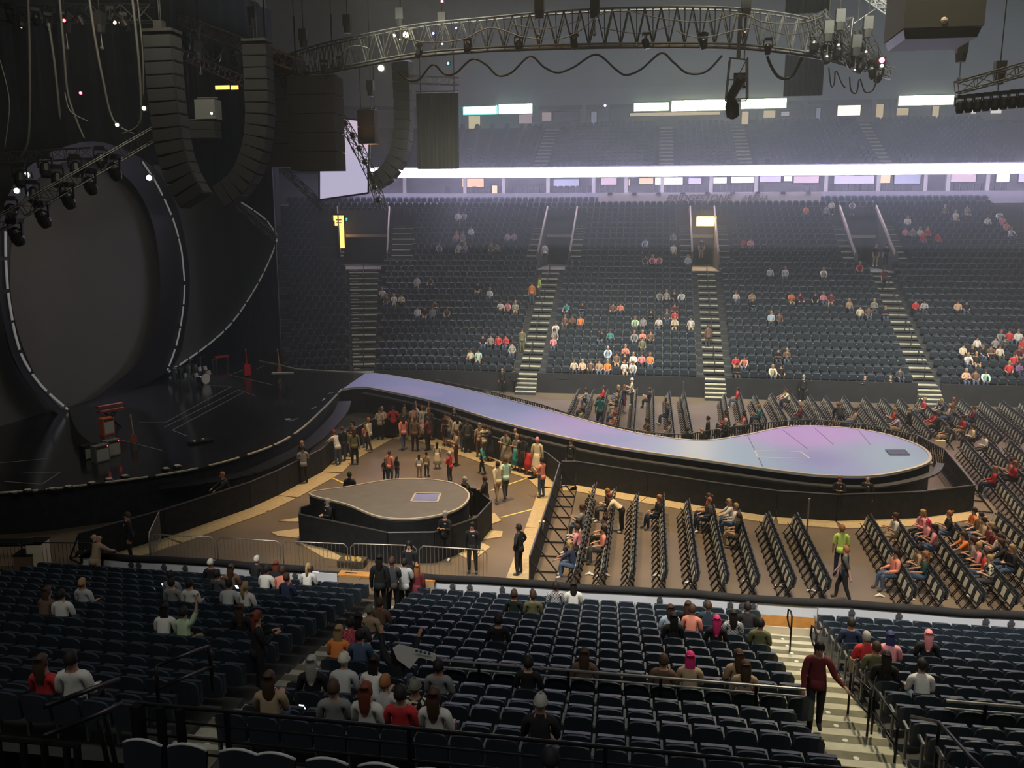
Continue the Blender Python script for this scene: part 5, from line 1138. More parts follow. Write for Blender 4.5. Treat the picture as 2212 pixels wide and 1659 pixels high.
for s in (-1, 1):
    SEG += [('chest', 'clav%d' % s, 'torso'), ('clav%d' % s, 'sh%d' % s, 'torso'), ('sh%d' % s, 'el%d' % s, 'uarm'), ('el%d' % s, 'wr%d' % s, 'farm'), ('wr%d' % s, 'palm%d' % s, 'hand'), ('pelvis', 'hip%d' % s, 'hip'), ('hip%d' % s, 'kn%d' % s, 'thigh'), ('kn%d' % s, 'an%d' % s, 'shin'), ('an%d' % s, 'toe%d' % s, 'foot')]
m_eye = mat('eye_dark', (.02, .015, .012), .3); m_lips = mat('lips', (.45, .12, .10), .5)
BODY = {}
def body_mesh(kind):
    if kind in BODY: return BODY[kind]
    J = pose_joints(kind); names = list(J); idx = {n: i for i, n in enumerate(names)}; vs = [J[n] for n in names]; es = [(idx[a], idx[b]) for a, b, _ in SEG]
    rad = [RAD[n.rstrip('-1')] if n.rstrip('-1') in RAD else RAD[n] for n in names]; segs = [(J[a], J[b], l) for a, b, l in SEG]
    for s in (-1, 1):      # five fingers a hand
        pl = J['palm%d' % s]; d = (pl - J['wr%d' % s]).normalized(); side = d.cross(Vector((0, 0, 1)));
        side = side.normalized() if side.length > .3 else Vector((0, 1, 0)) * s
        dn = side.cross(d).normalized(); dn = dn if dn.z < 0 else -dn
        for q, (o, L) in enumerate(((-.028, .066), (-.010, .076), (.009, .072), (.027, .056))):
            a = pl + side * o + d * .018; b = a + d * L * .55 + dn * .012; c = b + d * L * .35 + dn * .028
            i0 = len(vs); vs += [a, b, c]; rad += [(.0105, .0105), (.009, .009), (.0075, .0075)]; es += [(idx['palm%d' % s], i0), (i0, i0 + 1), (i0 + 1, i0 + 2)]; segs += [(a, c, 'hand')]
        a = J['wr%d' % s] + d * .03 + side * (-.036); b = a + d * .035 - side * .018 + dn * .01; i0 = len(vs); vs += [a, b]; rad += [(.011, .011), (.009, .009)]; es += [(idx['wr%d' % s], i0), (i0, i0 + 1)]; segs += [(a, b, 'hand')]
    me = bpy.data.meshes.new('tmp'); me.from_pydata([tuple(v) for v in vs], es, []); o = bpy.data.objects.new('tmp', me); COL.objects.link(o)
    o.modifiers.new('s', 'SKIN'); sk = me.skin_vertices[0].data
    for i, r in enumerate(rad): sk[i].radius = r; sk[i].use_root = (i == idx['pelvis'])
    ss = o.modifiers.new('u', 'SUBSURF'); ss.levels = 1; ss.render_levels = 1
    dg = bpy.context.evaluated_depsgraph_get(); ev = o.evaluated_get(dg); bm = bpy.data.meshes.new_from_object(ev)
    P = np.array([v.co[:] for v in bm.vertices]); Nn = np.array([v.normal[:] for v in bm.vertices]); F = [tuple(p.vertices) for p in bm.polygons]
    bpy.data.objects.remove(o); bpy.data.meshes.remove(me); bpy.data.meshes.remove(bm)
    C_ = np.array([P[list(f)].mean(0) for f in F]); best = np.full(len(F), 1e9); lab = np.array(['torso'] * len(F), dtype=object)
    for a, b, l in segs:
        a = np.array(a); b = np.array(b); ab = b - a; t = np.clip(((C_ - a) @ ab) / max(1e-9, ab @ ab), 0, 1); d = np.linalg.norm(C_ - (a + t[:, None] * ab), axis=1)
        k = d < best; best[k] = d[k]; lab[k] = l
    hd = J['head']; 
    face = MB()
    face.v = [tuple(p) for p in P]; face.f = list(F); face.m = [0] * len(F)
    face.tube([hd + Vector((0, .075, .02)), hd + Vector((0, .112, -.02)), hd + Vector((0, .09, -.03))], [.008, .016, .01], 6)
    for sx in (-1, 1):
        face.mi = 0; face.ball(hd + Vector((sx * .076, -.005, -.005)), .026, 6, 4, (.35, .7, 1.1)); face.mi = 1; face.ball(hd + Vector((sx * .03, .082, .022)), .011, 6, 4)
    face.mi = 2; face.box(hd + Vector((0, .088, -.052)), (.045, .012, .012))
    res = {'J': J, 'P': P, 'N': Nn, 'F': F, 'lab': lab, 'mesh': face.mesh('body')}
    for m in (m_black, m_eye, m_lips): res['mesh'].materials.append(m)
    res['mesh'].polygons.foreach_set('use_smooth', [True] * len(res['mesh'].polygons)); BODY[kind] = res; return res
CLO = {}
def cloth_mesh(kind, part):
    key = (kind, part)
    if key in CLO: return CLO[key]
    B = body_mesh(kind); sets = {'tee': ('torso', 'uarm'), 'long': ('torso', 'uarm', 'farm'), 'tank': ('torso',), 'trousers': ('hip', 'thigh', 'shin'), 'shorts': ('hip', 'thigh'), 'shoes': ('foot',), 'skirt': ('hip', 'thigh')}[part]
    off = {'tee': .014, 'long': .018, 'tank': .012, 'trousers': .011, 'shorts': .02, 'shoes': .008, 'skirt': .03}[part]
    fs = [f for f, l in zip(B['F'], B['lab']) if l in sets]; used = sorted({i for f in fs for i in f}); mp = {i: j for j, i in enumerate(used)}
    mb = MB(); mb.v = [tuple(B['P'][i] + B['N'][i] * off) for i in used]; mb.f = [tuple(mp[i] for i in f) for f in fs]; mb.m = [0] * len(fs)
    J = B['J']; stand_ = not kind.startswith('sit')
    if part in ('tee', 'long', 'tank') and stand_ and kind not in ('bend',):
        p = J['pelvis']; mb.lathe((p.x, p.y, p.z), [(.172, -.10), (.168, -.02), (.155, .08)], 12)
    if part == 'skirt' and stand_:
        p = J['pelvis']; mb.lathe((p.x, p.y, p.z), [(.29, -.62), (.24, -.35), (.18, -.05), (.15, .12)], 14)
    me = mb.mesh({'tee': 'shirt', 'long': 'shirt', 'tank': 'shirt', 'skirt': 'skirt'}.get(part, part)); me.materials.append(m_black); me.polygons.foreach_set('use_smooth', [True] * len(me.polygons)); CLO[key] = me; return me
HAIR = {}
def hair_mesh(style):
    if style in HAIR: return HAIR[style]
    mb = MB()
    def cap(k=1.10, low=-.35):
        n, m = 14, 10; vs = []; fs = []
        for i in range(m + 1):
            t = math.pi * i / m
            for j in range(n):
                a = 2 * math.pi * j / n; d = Vector((math.sin(t) * math.cos(a), math.sin(t) * math.sin(a), math.cos(t)))
                r = k
                if d.y > .25 and d.z < .45: r = .80
                elif d.z < low: r = .82
                vs.append(Vector((d.x * .079 * r, d.y * .097 * r - .006, d.z * .118 * r + .012)))
        for i in range(m):
            for j in range(n): j2 = (j + 1) % n; fs.append((i * n + j, (i + 1) * n + j, (i + 1) * n + j2, i * n + j2))
        mb.add(vs, fs)
    if style == 'short': cap(1.12, -.35)
    if style in ('long', 'bow', 'hood'):
        cap(1.15, -.5); w = .10
        prof = [(0.10, .060, .045), (0.02, .086, .060), (-.04, .09, .062), (-.09, .088, .058), (-.17, .084, .050), (-.26, .062, .038), (-.33, .022, .015)]
        vs = []; n = 10
        for z, rx, ry in prof:
            for j in range(n): a = 2 * math.pi * j / n; vs.append((rx * math.cos(a) + .005 * math.sin(j * 2.3 + z * 30), -.078 + ry * .8 * math.sin(a), z))
        mb.add(vs, [(i * n + j, i * n + (j + 1) % n, (i + 1) * n + (j + 1) % n, (i + 1) * n + j) for i in range(len(prof) - 1) for j in range(n)] + [tuple(range(n)), tuple(range((len(prof) - 1) * n, len(prof) * n))[::-1]])
    if style == 'bow': mb.ball((-.05, -.0, .16), .045, 8, 5, (1.2, .5, .9)); mb.ball((.05, -.0, .16), .045, 8, 5, (1.2, .5, .9)); mb.ball((0, 0, .15), .022, 6, 4)
    if style == 'bun': cap(1.12, -.5); mb.ball((0, -.10, .10), .045, 8, 6)
    if style == 'tail': cap(1.12, -.5); mb.tube([(0, -.10, .07), (0, -.16, .03), (0, -.16, -.12), (0, -.12, -.26)], [.03, .036, .034, .012], 7)
    if style == 'beanie': cap(1.2, -.1); mb.tube([(.085 * math.cos(a), .103 * math.sin(a) - .006, .03) for a in np.linspace(0, 2 * math.pi, 15)], .014, 6); mb.ball((0, -.02, .165), .02, 6, 4)
    if style == 'cap':
        cap(1.16, .0); mb.box((0, .125, .045), (.13, .10, .014), rx=-.2); mb.ball((0, 0, .15), .012, 6, 4)
    me = mb.mesh('hair' if style not in ('beanie', 'cap', 'hood') else {'beanie': 'beanie', 'cap': 'cap', 'hood': 'headscarf'}[style]); me.materials.append(m_black); me.polygons.foreach_set('use_smooth', [True] * len(me.polygons)); HAIR[style] = me; return me
CO = {'white': (.74, .71, .66), 'cream': (.70, .60, .42), 'grey': (.26, .26, .26), 'lightgrey': (.50, .50, .50), 'black': (.012, .012, .014), 'red': (.60, .035, .04), 'maroon': (.15, .018, .025), 'pink': (.78, .30, .34), 'coral': (.80, .28, .20), 'orange': (.82, .24, .06), 'peach': (.78, .48, .32), 'brown': (.16, .09, .06), 'tan': (.42, .30, .19), 'teal': (.05, .30, .30), 'mint': (.52, .74, .64), 'lime': (.62, .80, .16), 'palegreen': (.52, .68, .42), 'green': (.08, .45, .19), 'olive': (.15, .15, .07), 'blue': (.08, .20, .50), 'paleblue': (.45, .58, .70), 'navy': (.02, .03, .07), 'lilac': (.50, .42, .56), 'purple': (.22, .12, .28), 'denim': (.07, .11, .19), 'darkgreen': (.02, .06, .055), 'darkgrey': (.06, .06, .065), 'hotpink': (.85, .06, .25), 'yellow': (.7, .62, .15), 'plaidred': (.55, .10, .14)}
HC = {'dark': (.018, .012, .010), 'brown': (.075, .038, .022), 'blond': (.42, .27, .12), 'red': (.20, .045, .025), 'grey': (.42, .40, .37), 'white': (.66, .62, .55), 'pink': (.80, .04, .20), 'blue': (.04, .05, .16), 'pinkish': (.80, .30, .32), 'ginger': (.36, .14, .05), 'green': (.16, .17, .13), 'cream': (.66, .62, .52), 'black': (.012, .012, .014)}
SK = [(.50, .27, .18), (.58, .34, .24), (.44, .22, .14), (.55, .30, .21), (.62, .37, .27), (.20, .10, .06)]
CN = {'lightgrey': 'light grey', 'palegreen': 'pale green', 'paleblue': 'pale blue', 'darkgreen': 'dark green', 'darkgrey': 'dark grey', 'hotpink': 'hot pink', 'plaidred': 'red plaid'}
def cm(c): 
    if c.startswith('plaid'): 
        nm = 'cloth_' + c
        if nm in MATS: return MATS[nm]
        m = mat(nm, (.4, .4, .4), .85); nt = m.node_tree; b = nt.nodes['Principled BSDF']; t = nt.nodes.new('ShaderNodeTexCoord'); k = nt.nodes.new('ShaderNodeTexChecker'); k.inputs['Scale'].default_value = 26
        a1, a2 = {'plaidred': ((.60, .10, .14), (.22, .03, .05))}.get(c, ((.62, .62, .60), (.12, .12, .13))); k.inputs[1].default_value = (*a1, 1); k.inputs[2].default_value = (*a2, 1); nt.links.new(t.outputs['Object'], k.inputs[0]); nt.links.new(k.outputs[0], b.inputs['Base Color']); return m
    if c in ('striped', 'floral'):
        nm = 'cloth_' + c
        if nm in MATS: return MATS[nm]
        m = mat(nm, (.4, .4, .4), .85); nt = m.node_tree; b = nt.nodes['Principled BSDF']; t = nt.nodes.new('ShaderNodeTexCoord'); k = nt.nodes.new('ShaderNodeTexWave' if c == 'striped' else 'ShaderNodeTexNoise')
        if c == 'striped': k.bands_direction = 'Z'; k.inputs['Scale'].default_value = 5
        else: k.inputs['Scale'].default_value = 14
        r = nt.nodes.new('ShaderNodeValToRGB'); r.color_ramp.interpolation = 'CONSTANT'; r.color_ramp.elements[1].position = .5; r.color_ramp.elements[0].color = (.02, .02, .02, 1); r.color_ramp.elements[1].color = (.66, .64, .50, 1)
        nt.links.new(t.outputs['Object'], k.inputs['Vector']); nt.links.new(k.outputs['Fac'], r.inputs[0]); nt.links.new(r.outputs[0], b.inputs['Base Color']); return m
    return mat('cloth_' + c, CO[c], .85)
PEOPLE = []
PN = {'stand': 'standing', 'fold': 'standing arms folded', 'phone': 'standing with phone', 'lean': 'leaning forward', 'bend': 'bending over', 'walk': 'walking', 'up': 'standing arms raised', 'hips': 'standing hands on hips', 'usher': 'stepping down', 'sit': 'seated', 'sit_fold': 'seated arms folded', 'sit_phone': 'seated with raised forearms', 'sit_up1': 'seated with raised arm', 'sit_up2': 'seated both arms up', 'sit_lean': 'seated leaning forward', 'sit_fwd': 'seated hunched', 'point': 'pointing', 'sit_floor': 'seated'}
rnd = random.Random(11)
def person(pose, loc, rz, top, place, bottom=None, hair=None, hc=None, sleeve=None, sc=1., skin=None, label=None, dress=False):
    B = body_mesh(pose); hair = hair or rnd.choice(['short', 'long', 'short', 'long', 'tail', 'bun']); hc = hc or rnd.choice(['dark', 'brown', 'brown', 'dark', 'blond', 'ginger'])
    sleeve = sleeve or rnd.choice(['tee', 'tee', 'long']); bottom = bottom or rnd.choice(['denim', 'black', 'darkgrey', 'denim', 'tan', 'navy']); sk = SK[skin] if skin is not None else rnd.choice(SK[:5])
    r = empty('person', loc, rz); r.scale = (sc, sc, sc); ms = mat('skin_%.2f' % sk[0], sk, .55)
    def put(nm, me, m, slot=0):
        o = bpy.data.objects.new(nm, me); COL.objects.link(o); o.parent = r
        o.material_slots[slot].link = 'OBJECT'; o.material_slots[slot].material = m; return o
    put('body', B['mesh'], ms)
    put('shirt', cloth_mesh(pose, sleeve), cm(top))
    if dress: put('skirt', cloth_mesh(pose, 'skirt'), cm(bottom))
    elif bottom.startswith('s:'): put('shorts', cloth_mesh(pose, 'shorts'), cm(bottom[2:]))
    else: put('trousers', cloth_mesh(pose, 'trousers'), cm(bottom))
    put('shoes', cloth_mesh(pose, 'shoes'), cm(rnd.choice(['black', 'white', 'darkgrey'])))
    if hair != 'bald':
        h = hair_mesh(hair); o = put(h.name.split('.')[0], h, mat('hair_' + hc, HC[hc], .7)); J = B['J']; o.location = J['head']; o.scale = (1.06, 1.06, 1.06)
    PEOPLE.append([r, top, pose, place, hair, hc, label]); r['category'] = 'person'
    return r
def lean_fix(pose): return 0
def seg_name(s, k):
    if s < -5.5: return 'far corner block'
    if s < 4.4: return 'far left block'
    if s < 16.85: return 'far centre left block'
    if s < 30: return 'far centre right block'
    return 'far right block'
used_far = set(); used_near = set(); used_ch = set()
far_scr = [(i, *proj((x, y, z + .80))) for i, (k, s, x, y, z, a) in enumerate(far_slots)]
def far_seat(px, py, top, **kw):
    i = min((f for f in far_scr if f[0] not in used_far), key=lambda f: (f[1] - px) ** 2 + 1.8 * (f[2] - py) ** 2)[0]; used_far.add(i)
    k, s, x, y, z, a = far_slots[i]; dx, dy = -math.sin(a) * 1, math.cos(a)
    pose = kw.pop('pose', None) or rnd.choice(['sit', 'sit_fold', 'sit_phone', 'sit', 'sit_lean', 'sit'])
    return person(pose, (x + dx * .02, y + dy * .02, z + .0), a + rnd.uniform(-.25, .25), top, 'in %s row of the %s' % (ORD[k + 1], seg_name(s, k)), **kw)
FARP = """989,470,white 1003,469,lilac 1002,508,grey 1015,502,white 996,515,pink 953,537,grey 984,533,lightgrey 995,538,grey 1098,515,lilac 1112,515,lilac 1064,540,olive 1074,537,grey 894,611,lightgrey 925,611,brown 1038,627,black 1054,634,white 813,647,white 828,652,brown 841,651,white 858,651,cream 902,681,white 915,681,black 936,674,grey 947,667,brown 959,670,brown 1087,667,white 1098,669,pink 1118,669,striped
1043,743,black 1060,743,grey 1079,746,red 1097,745,red 1111,748,striped 1018,775,cream 1035,775,mint 1223,671,teal 1221,688,brown 1234,688,brown 1250,690,orange 1317,671,brown 1333,674,coral 1262,663,black 1367,693,palegreen 1382,693,grey 1404,688,black 1415,691,white 1432,688,darkgrey 1451,690,red 1466,694,cream 1452,671,maroon 1505,698,white 1420,636,grey 1435,636,striped 1454,636,black 1466,639,white
1463,517,grey 1469,541,white 1490,549,lightgrey 1406,565,pink 1425,565,pink 1396,568,brown 1400,522,paleblue 1181,717,grey 1196,717,white 1192,731,pink 1307,733,black 1325,731,teal 1363,736,grey 1381,736,coral 1398,734,brown 1344,752,coral 1379,752,olive 1237,785,cream 1256,785,peach 1330,785,brown 1354,785,black 1372,785,white 1395,771,pink 1394,782,orange 1273,801,brown 1291,799,tan 1320,801,orange 1351,801,white 1371,800,white
1596,638,white 1617,638,tan 1599,525,red 1610,527,pink 1585,788,red 1603,788,coral 1585,807,black 1665,807,cream 1684,805,black 1633,660,black 1659,695,paleblue 1678,696,brown 1667,584,lightgrey 1691,590,lightgrey 1739,457,orange 1782,455,grey 1797,457,white 1842,457,grey 1778,595,white 1703,649,orange 1726,643,maroon 1753,647,black 1772,640,pink 1791,640,maroon 1838,667,tan 1853,669,cream 1870,669,brown 1889,667,striped 1905,672,black 1859,580,red
1955,477,white 1948,500,pink 1964,500,grey 1977,503,white 1989,507,red 1998,500,red 2041,461,olive 2064,471,white 2088,458,grey 2184,456,white 2135,479,white 2166,479,pink 2181,477,coral 2202,479,white 2031,521,red 1966,668,red 1997,663,lightgrey 2067,672,peach 2083,669,black 1699,763,brown 1690,761,black
2086,754,cream 2104,751,white 2127,755,black 2146,752,grey 2162,751,darkgrey 2079,771,white 2098,770,black 2110,772,black 2140,770,brown 2158,769,cream 2152,722,grey 2171,722,red 2205,731,white 2190,759,maroon 2205,756,red 2191,789,red 2205,795,purple 2180,804,red 2084,821,peach 2098,818,brown 2114,821,mint 1945,817,darkgrey"""
for w_ in FARP.split():
    a, b, c = w_.split(','); far_seat(float(a), float(b), c)
near_scr = [(i, *proj((x, y + .24, z + 1.12))) for i, (k, blk, j, x, y, z) in enumerate(near_slots)]
def near_seat(px, py, top, hair=None, hc=None, pose='sit', **kw):
    i = min((f for f in near_scr if f[0] not in used_near), key=lambda f: (f[1] - px) ** 2 + 2.2 * (f[2] - py) ** 2)[0]; used_near.add(i)
    k, blk, j, x, y, z = near_slots[i]
    return person(pose, (x, y + .22, z), rnd.uniform(-.18, .18), top, 'in %s row of the near %s block' % (ORD[k + 1], blk), hair=hair, hc=hc, **kw)
NEARP = """181,1262,lightgrey,short,blond 75,1292,brown,long,brown 125,1298,white,short,dark 358,1258,grey,short,dark 380,1262,grey,short,dark 420,1262,white,short,dark 494,1262,lightgrey,short,dark 524,1268,white,tail,blond 445,1222,black,cap,cream 472,1240,darkgrey,short,dark 508,1232,brown,long,brown 553,1222,black,short,white 584,1228,black,long,red 602,1242,coral,short,brown 575,1244,white,short,dark 622,1245,navy,short,brown 665,1238,white,tail,blond 370,1328,white,long,dark 500,1325,black,long,brown 677,1366,orange,long,blond 730,1375,plaidred,short,dark 716,1335,darkgrey,long,dark 755,1332,tan,beanie,green 785,1322,brown,short,brown
742,1432,lightgrey,beanie,cream 685,1455,black,long,grey 795,1440,white,long,dark 827,1470,lightgrey,short,ginger 915,1480,floral,beanie,green 940,1450,grey,short,dark 707,1520,grey,short,brown 755,1520,white,long,red 813,1535,red,short,dark 880,1535,white,long,brown 1108,1285,green,short,brown 1150,1292,olive,short,brown 1193,1265,plaid,short,dark 1237,1268,white,long,dark 1058,1340,black,short,dark 1237,1425,brown,long,brown 1170,1440,black,short,dark 1128,1545,black,beanie,grey
1447,1318,paleblue,long,brown 1488,1306,black,long,brown 1494,1332,coral,short,brown 1530,1310,blue,short,brown 1541,1345,black,long,pink 1585,1335,plaid,long,dark 1620,1318,black,short,dark 1641,1345,olive,short,dark 1458,1428,brown,short,brown 1505,1425,tan,long,pink 1576,1432,tan,long,brown 1632,1445,tan,long,brown 1873,1378,red,short,grey 1930,1378,pink,long,blue 1990,1382,black,long,pinkish 1875,1420,olive,short,brown 1930,1422,black,long,dark 1992,1440,white,short,dark 1820,1362,navy,short,dark 1460,1342,black,long,dark"""
for w_ in NEARP.split():
    a, b, c, h, q_ = w_.split(','); near_seat(float(a), float(b), c, h, q_, pose=rnd.choice(['sit', 'sit', 'sit_fold', 'sit_fwd']))
near_seat(415, 1328, 'palegreen', 'short', 'dark', 'sit_up1', label='person in pale green shirt raising right arm high, near left block')
near_seat(60, 1472, 'red', 'long', 'brown', 'sit', label='person in red with long brown hair at bottom left beside the white shirted one')
near_seat(140, 1478, 'white', 'short', 'dark', 'sit', label='broad person in white shirt seated at the bottom left aisle end', sc=1.08)
near_seat(858, 1432, 'black', 'long', 'dark', 'sit_up2', label='person in black holding up the left half of the white banner')
near_seat(775, 1368, 'denim', 'short', 'dark', 'sit_phone', label='person in blue with bright phone screen beside the plaid shirt')
near_seat(612, 1508, 'tan', 'long', 'brown', 'sit_phone', label='person with long brown hair holding a glowing phone at lower left')
ch_scr = [(i, *proj((c[2], c[3], .85))) for i, c in enumerate(chairs)]
def chair_seat(px, py, top, zone, **kw):
    i = min((f for f in ch_scr if f[0] not in used_ch), key=lambda f: (f[1] - px) ** 2 + (f[2] - py) ** 2)[0]; used_ch.add(i)
    nm, j, x, y, a, n = chairs[i]; pose = kw.pop('pose', None) or rnd.choice(['sit', 'sit_fold', 'sit_phone', 'sit_lean', 'sit'])
    return person(pose, (x + .03, y, 0), math.pi / 2 + a + rnd.uniform(-.3, .3), top, zone, **kw)
ZB = 'on the back floor chairs'; ZR = 'right of the round stage'; ZN = 'in the near right floor chairs'; ZP = 'on the floor chairs by the pit barrier'
for w_ in """1298,847,red 1283,860,grey 1328,847,black 1318,865,black 1332,867,darkgrey 1398,855,black 1278,881,tan 1265,901,yellow 1316,885,red 1323,905,orange 1390,921,brown 1464,925,grey 1556,907,brown 1567,907,red 1609,905,red 1687,847,olive 1703,853,cream 1636,890,teal 1723,897,maroon 1606,912,coral 1855,894,tan 1923,910,red 1940,914,lilac""".split():
    a, b, c = w_.split(','); chair_seat(float(a), float(b), c, ZB)
chair_seat(1433, 888, 'blue', ZB, pose='sit_up1', hair='bun', label='person in blue with raised arm alone on the back floor chairs'); chair_seat(1587, 855, 'red', ZB, hair='cap', hc='dark', label='person in red shirt and dark cap by the open floor patch')
for w_ in """1994,874,red 2044,870,darkgrey 2055,884,cream 2016,911,red 2037,898,black 2085,910,red 2103,898,maroon 2099,947,cream 2119,967,white 2047,931,darkgrey 2155,1025,red 2173,1022,coral 2195,1001,red""".split():
    a, b, c = w_.split(','); chair_seat(float(a), float(b), c, ZR)
for w_ in """1948,1118,white 1963,1116,pink 2042,1103,black 2088,1113,orange 2112,1106,brown 2106,1131,tan 2129,1134,maroon 2142,1165,maroon 2085,1185,orange 2106,1193,grey 2132,1194,pink 2161,1176,white 2171,1193,black 2132,1222,floral 2186,1217,black 2005,1195,tan 2002,1170,pink 1969,1222,darkgreen 1953,1214,coral 2150,1208,red""".split():
    a, b, c = w_.split(','); chair_seat(float(a), float(b), c, ZN)
chair_seat(1994, 1111, 'pink', ZN, hair='bow', hc='pink', pose='sit', sc=.85, label='child in pink with big pink hair bow beside the round stage barrier')
for w_ in """1226,1114,grey 1218,1138,lightgrey 1211,1159,pink 1220,1193,navy 1292,1165,coral 1291,1145,brown 1326,1085,black 1408,1095,black 1525,1092,red 1510,1108,darkgrey 1576,1092,white 1582,1111,white 1589,1141,green""".split():
    a, b, c = w_.split(','); chair_seat(float(a), float(b), c, ZP)
def st(px, py, top, zone, rz, pose='stand', z=0., **kw):
    x, y, zz = PZ(px, py, z)
    if zone == ZPIT:                       # stand on the plates in front of the barriers
        for (ax, ay), (bx, by) in zip(BL[:-1], BL[1:]):
            dx, dy = bx - ax, by - ay; L = math.hypot(dx, dy); t = ((x - ax) * dx + (y - ay) * dy) / L; dd = ((y - ay) * dx - (x - ax) * dy) / L
            if -.3 < t < L + .3 and dd > -.42: x += (dd + .42) * dy / L; y -= (dd + .42) * dx / L
    return person(pose, (x, y, z), rz, top, zone, **kw)
BL = [(-14.6, 36.2), (-14.75, 38.4), (-14.0, 43.7), (-11.5, 43.6), (-8.7, 41.1), (-6.3, 38.9), (-4.3, 37.2), (-3.55, 35.6)]
PI = math.pi; ZPIT = 'in the pit crowd'
# pit, feet positions
st(724, 1006, 'white', ZPIT, 1.1, 'lean', bottom='denim', hc='red', hair='short', label='person in white shirt leaning on the barrier at the pit left')
st(741, 998, 'black', ZPIT, 1.0, 'stand', hair='short', bottom='denim'); st(750, 988, 'olive', ZPIT, PI, 'stand', hair='hood', hc='black', sc=.8, skin=4); st(758, 982, 'brown', ZPIT, 2.6, 'phone'); st(767, 1004, 'olive', ZPIT, .3, 'stand', hair='long', hc='brown', bottom='black', label='person in olive jacket with long hair seen from behind in the pit')
st(786, 968, 'coral', ZPIT, .8, 'stand', sc=.72, hair='long', hc='blond', label='small blond child in coral standing by the pit corner'); st(798, 976, 'cream', ZPIT, 1.3, 'walk', hair='short', hc='ginger', bottom='darkgrey', sleeve='long', label='tall person in cream long sleeved shirt walking in the pit')
for a, b, c, rz, ps, kw in [(813, 950, 'cream', PI, 'fold', {}), (826, 948, 'peach', PI, 'fold', {'hair': 'short', 'hc': 'grey'}), (851, 946, 'red', .2, 'hips', {'hair': 'short', 'hc': 'dark', 'bottom': 'black'}), (880, 940, 'black', 2.9, 'stand', {'hair': 'bun', 'hc': 'brown'}), (875, 950, 'darkgrey', .3, 'stand', {'hair': 'long', 'hc': 'blond', 'bottom': 's:denim'}), (872, 972, 'coral', .6, 'walk', {'hair': 'long', 'hc': 'brown', 'bottom': 'denim'}), (897, 975, 'brown', .1, 'stand', {'hair': 'short', 'hc': 'brown', 'bottom': 'black', 'sc': 1.02}), (903, 938, 'peach', .4, 'stand', {'hair': 'short', 'bottom': 'tan'}), (920, 940, 'white', .1, 'up', {'hair': 'short', 'hc': 'ginger', 'bottom': 'cream'}), (931, 941, 'white', -.1, 'stand', {'hair': 'short', 'hc': 'brown', 'bottom': 'cream', 'dress': True}), (925, 973, 'maroon', 1.3, 'phone', {'hair': 'short', 'hc': 'brown', 'bottom': 'black'}), (943, 948, 'darkgrey', .2, 'stand', {'hair': 'long', 'hc': 'ginger', 'bottom': 'darkgrey', 'dress': True}), (965, 963, 'maroon', 2.8, 'stand', {'hair': 'long', 'hc': 'brown', 'bottom': 's:maroon'}), (977, 963, 'black', 2.9, 'phone', {'hair': 'long', 'hc': 'dark', 'bottom': 's:black'}), (992, 963, 'grey', 2.3, 'stand', {'hair': 'long', 'hc': 'dark', 'bottom': 's:denim'}),
      (1006, 968, 'cream', .6, 'stand', {'hair': 'long', 'hc': 'dark', 'bottom': 'cream', 'sleeve': 'long'}), (1027, 972, 'black', .2, 'stand', {'hair': 'short', 'hc': 'dark', 'bottom': 'denim'}), (1043, 973, 'darkgrey', .3, 'stand', {'hair': 'short', 'bottom': 'black'}), (1060, 984, 'tan', .3, 'stand', {'hair': 'long', 'bottom': 'brown'}), (1072, 987, 'cream', .5, 'phone', {'hair': 'short', 'hc': 'brown', 'bottom': 'brown'}), (1089, 990, 'black', 1.8, 'point', {'hair': 'bun', 'hc': 'brown', 'bottom': 'black', 'dress': True}), (1104, 1008, 'olive', 2.0, 'phone', {'hair': 'short', 'hc': 'brown', 'bottom': 'tan', 'dress': True, 'sleeve': 'long'}), (1116, 1003, 'grey', .3, 'stand', {'hair': 'short', 'bottom': 'grey', 'dress': True}), (1131, 1013, 'grey', 2.5, 'phone', {'hair': 'short', 'bottom': 'teal', 'dress': True}), (1148, 1016, 'black', .1, 'stand', {'hair': 'short', 'hc': 'dark', 'bottom': 'black', 'dress': True}), (1166, 1020, 'green', .2, 'stand', {'hair': 'long', 'hc': 'dark', 'bottom': 'red', 'dress': True})]:
    st(a, b, c, ZPIT, rz, ps, **kw)
st(1187, 1024, 'cream', ZPIT, -.1, 'stand', hair='short', hc='pinkish', bottom='cream', dress=True, sleeve='long', sc=1.06, label='person in long cream dress with pink hair at the pit right corner')
st(1043, 1025, 'teal', ZPIT, 1.2, 'walk', hair='long', hc='brown', bottom='black', sc=.85, label='child in teal jacket walking alone in the pit middle')
st(1092, 1080, 'mint', ZPIT, .5, 'walk', hair='short', hc='brown', bottom='darkgrey', sc=1.05, label='tall person in mint shirt walking away in the pit'); st(1075, 1086, 'cream', ZPIT, .7, 'walk', hair='short', hc='dark', bottom='tan', label='person in cream and dark raglan shirt beside the mint shirt')
st(1170, 1076, 'coral', ZPIT, 1.0, 'phone', hair='short', hc='dark', bottom='denim', label='person in coral red top reading white paper by the dividing barrier')
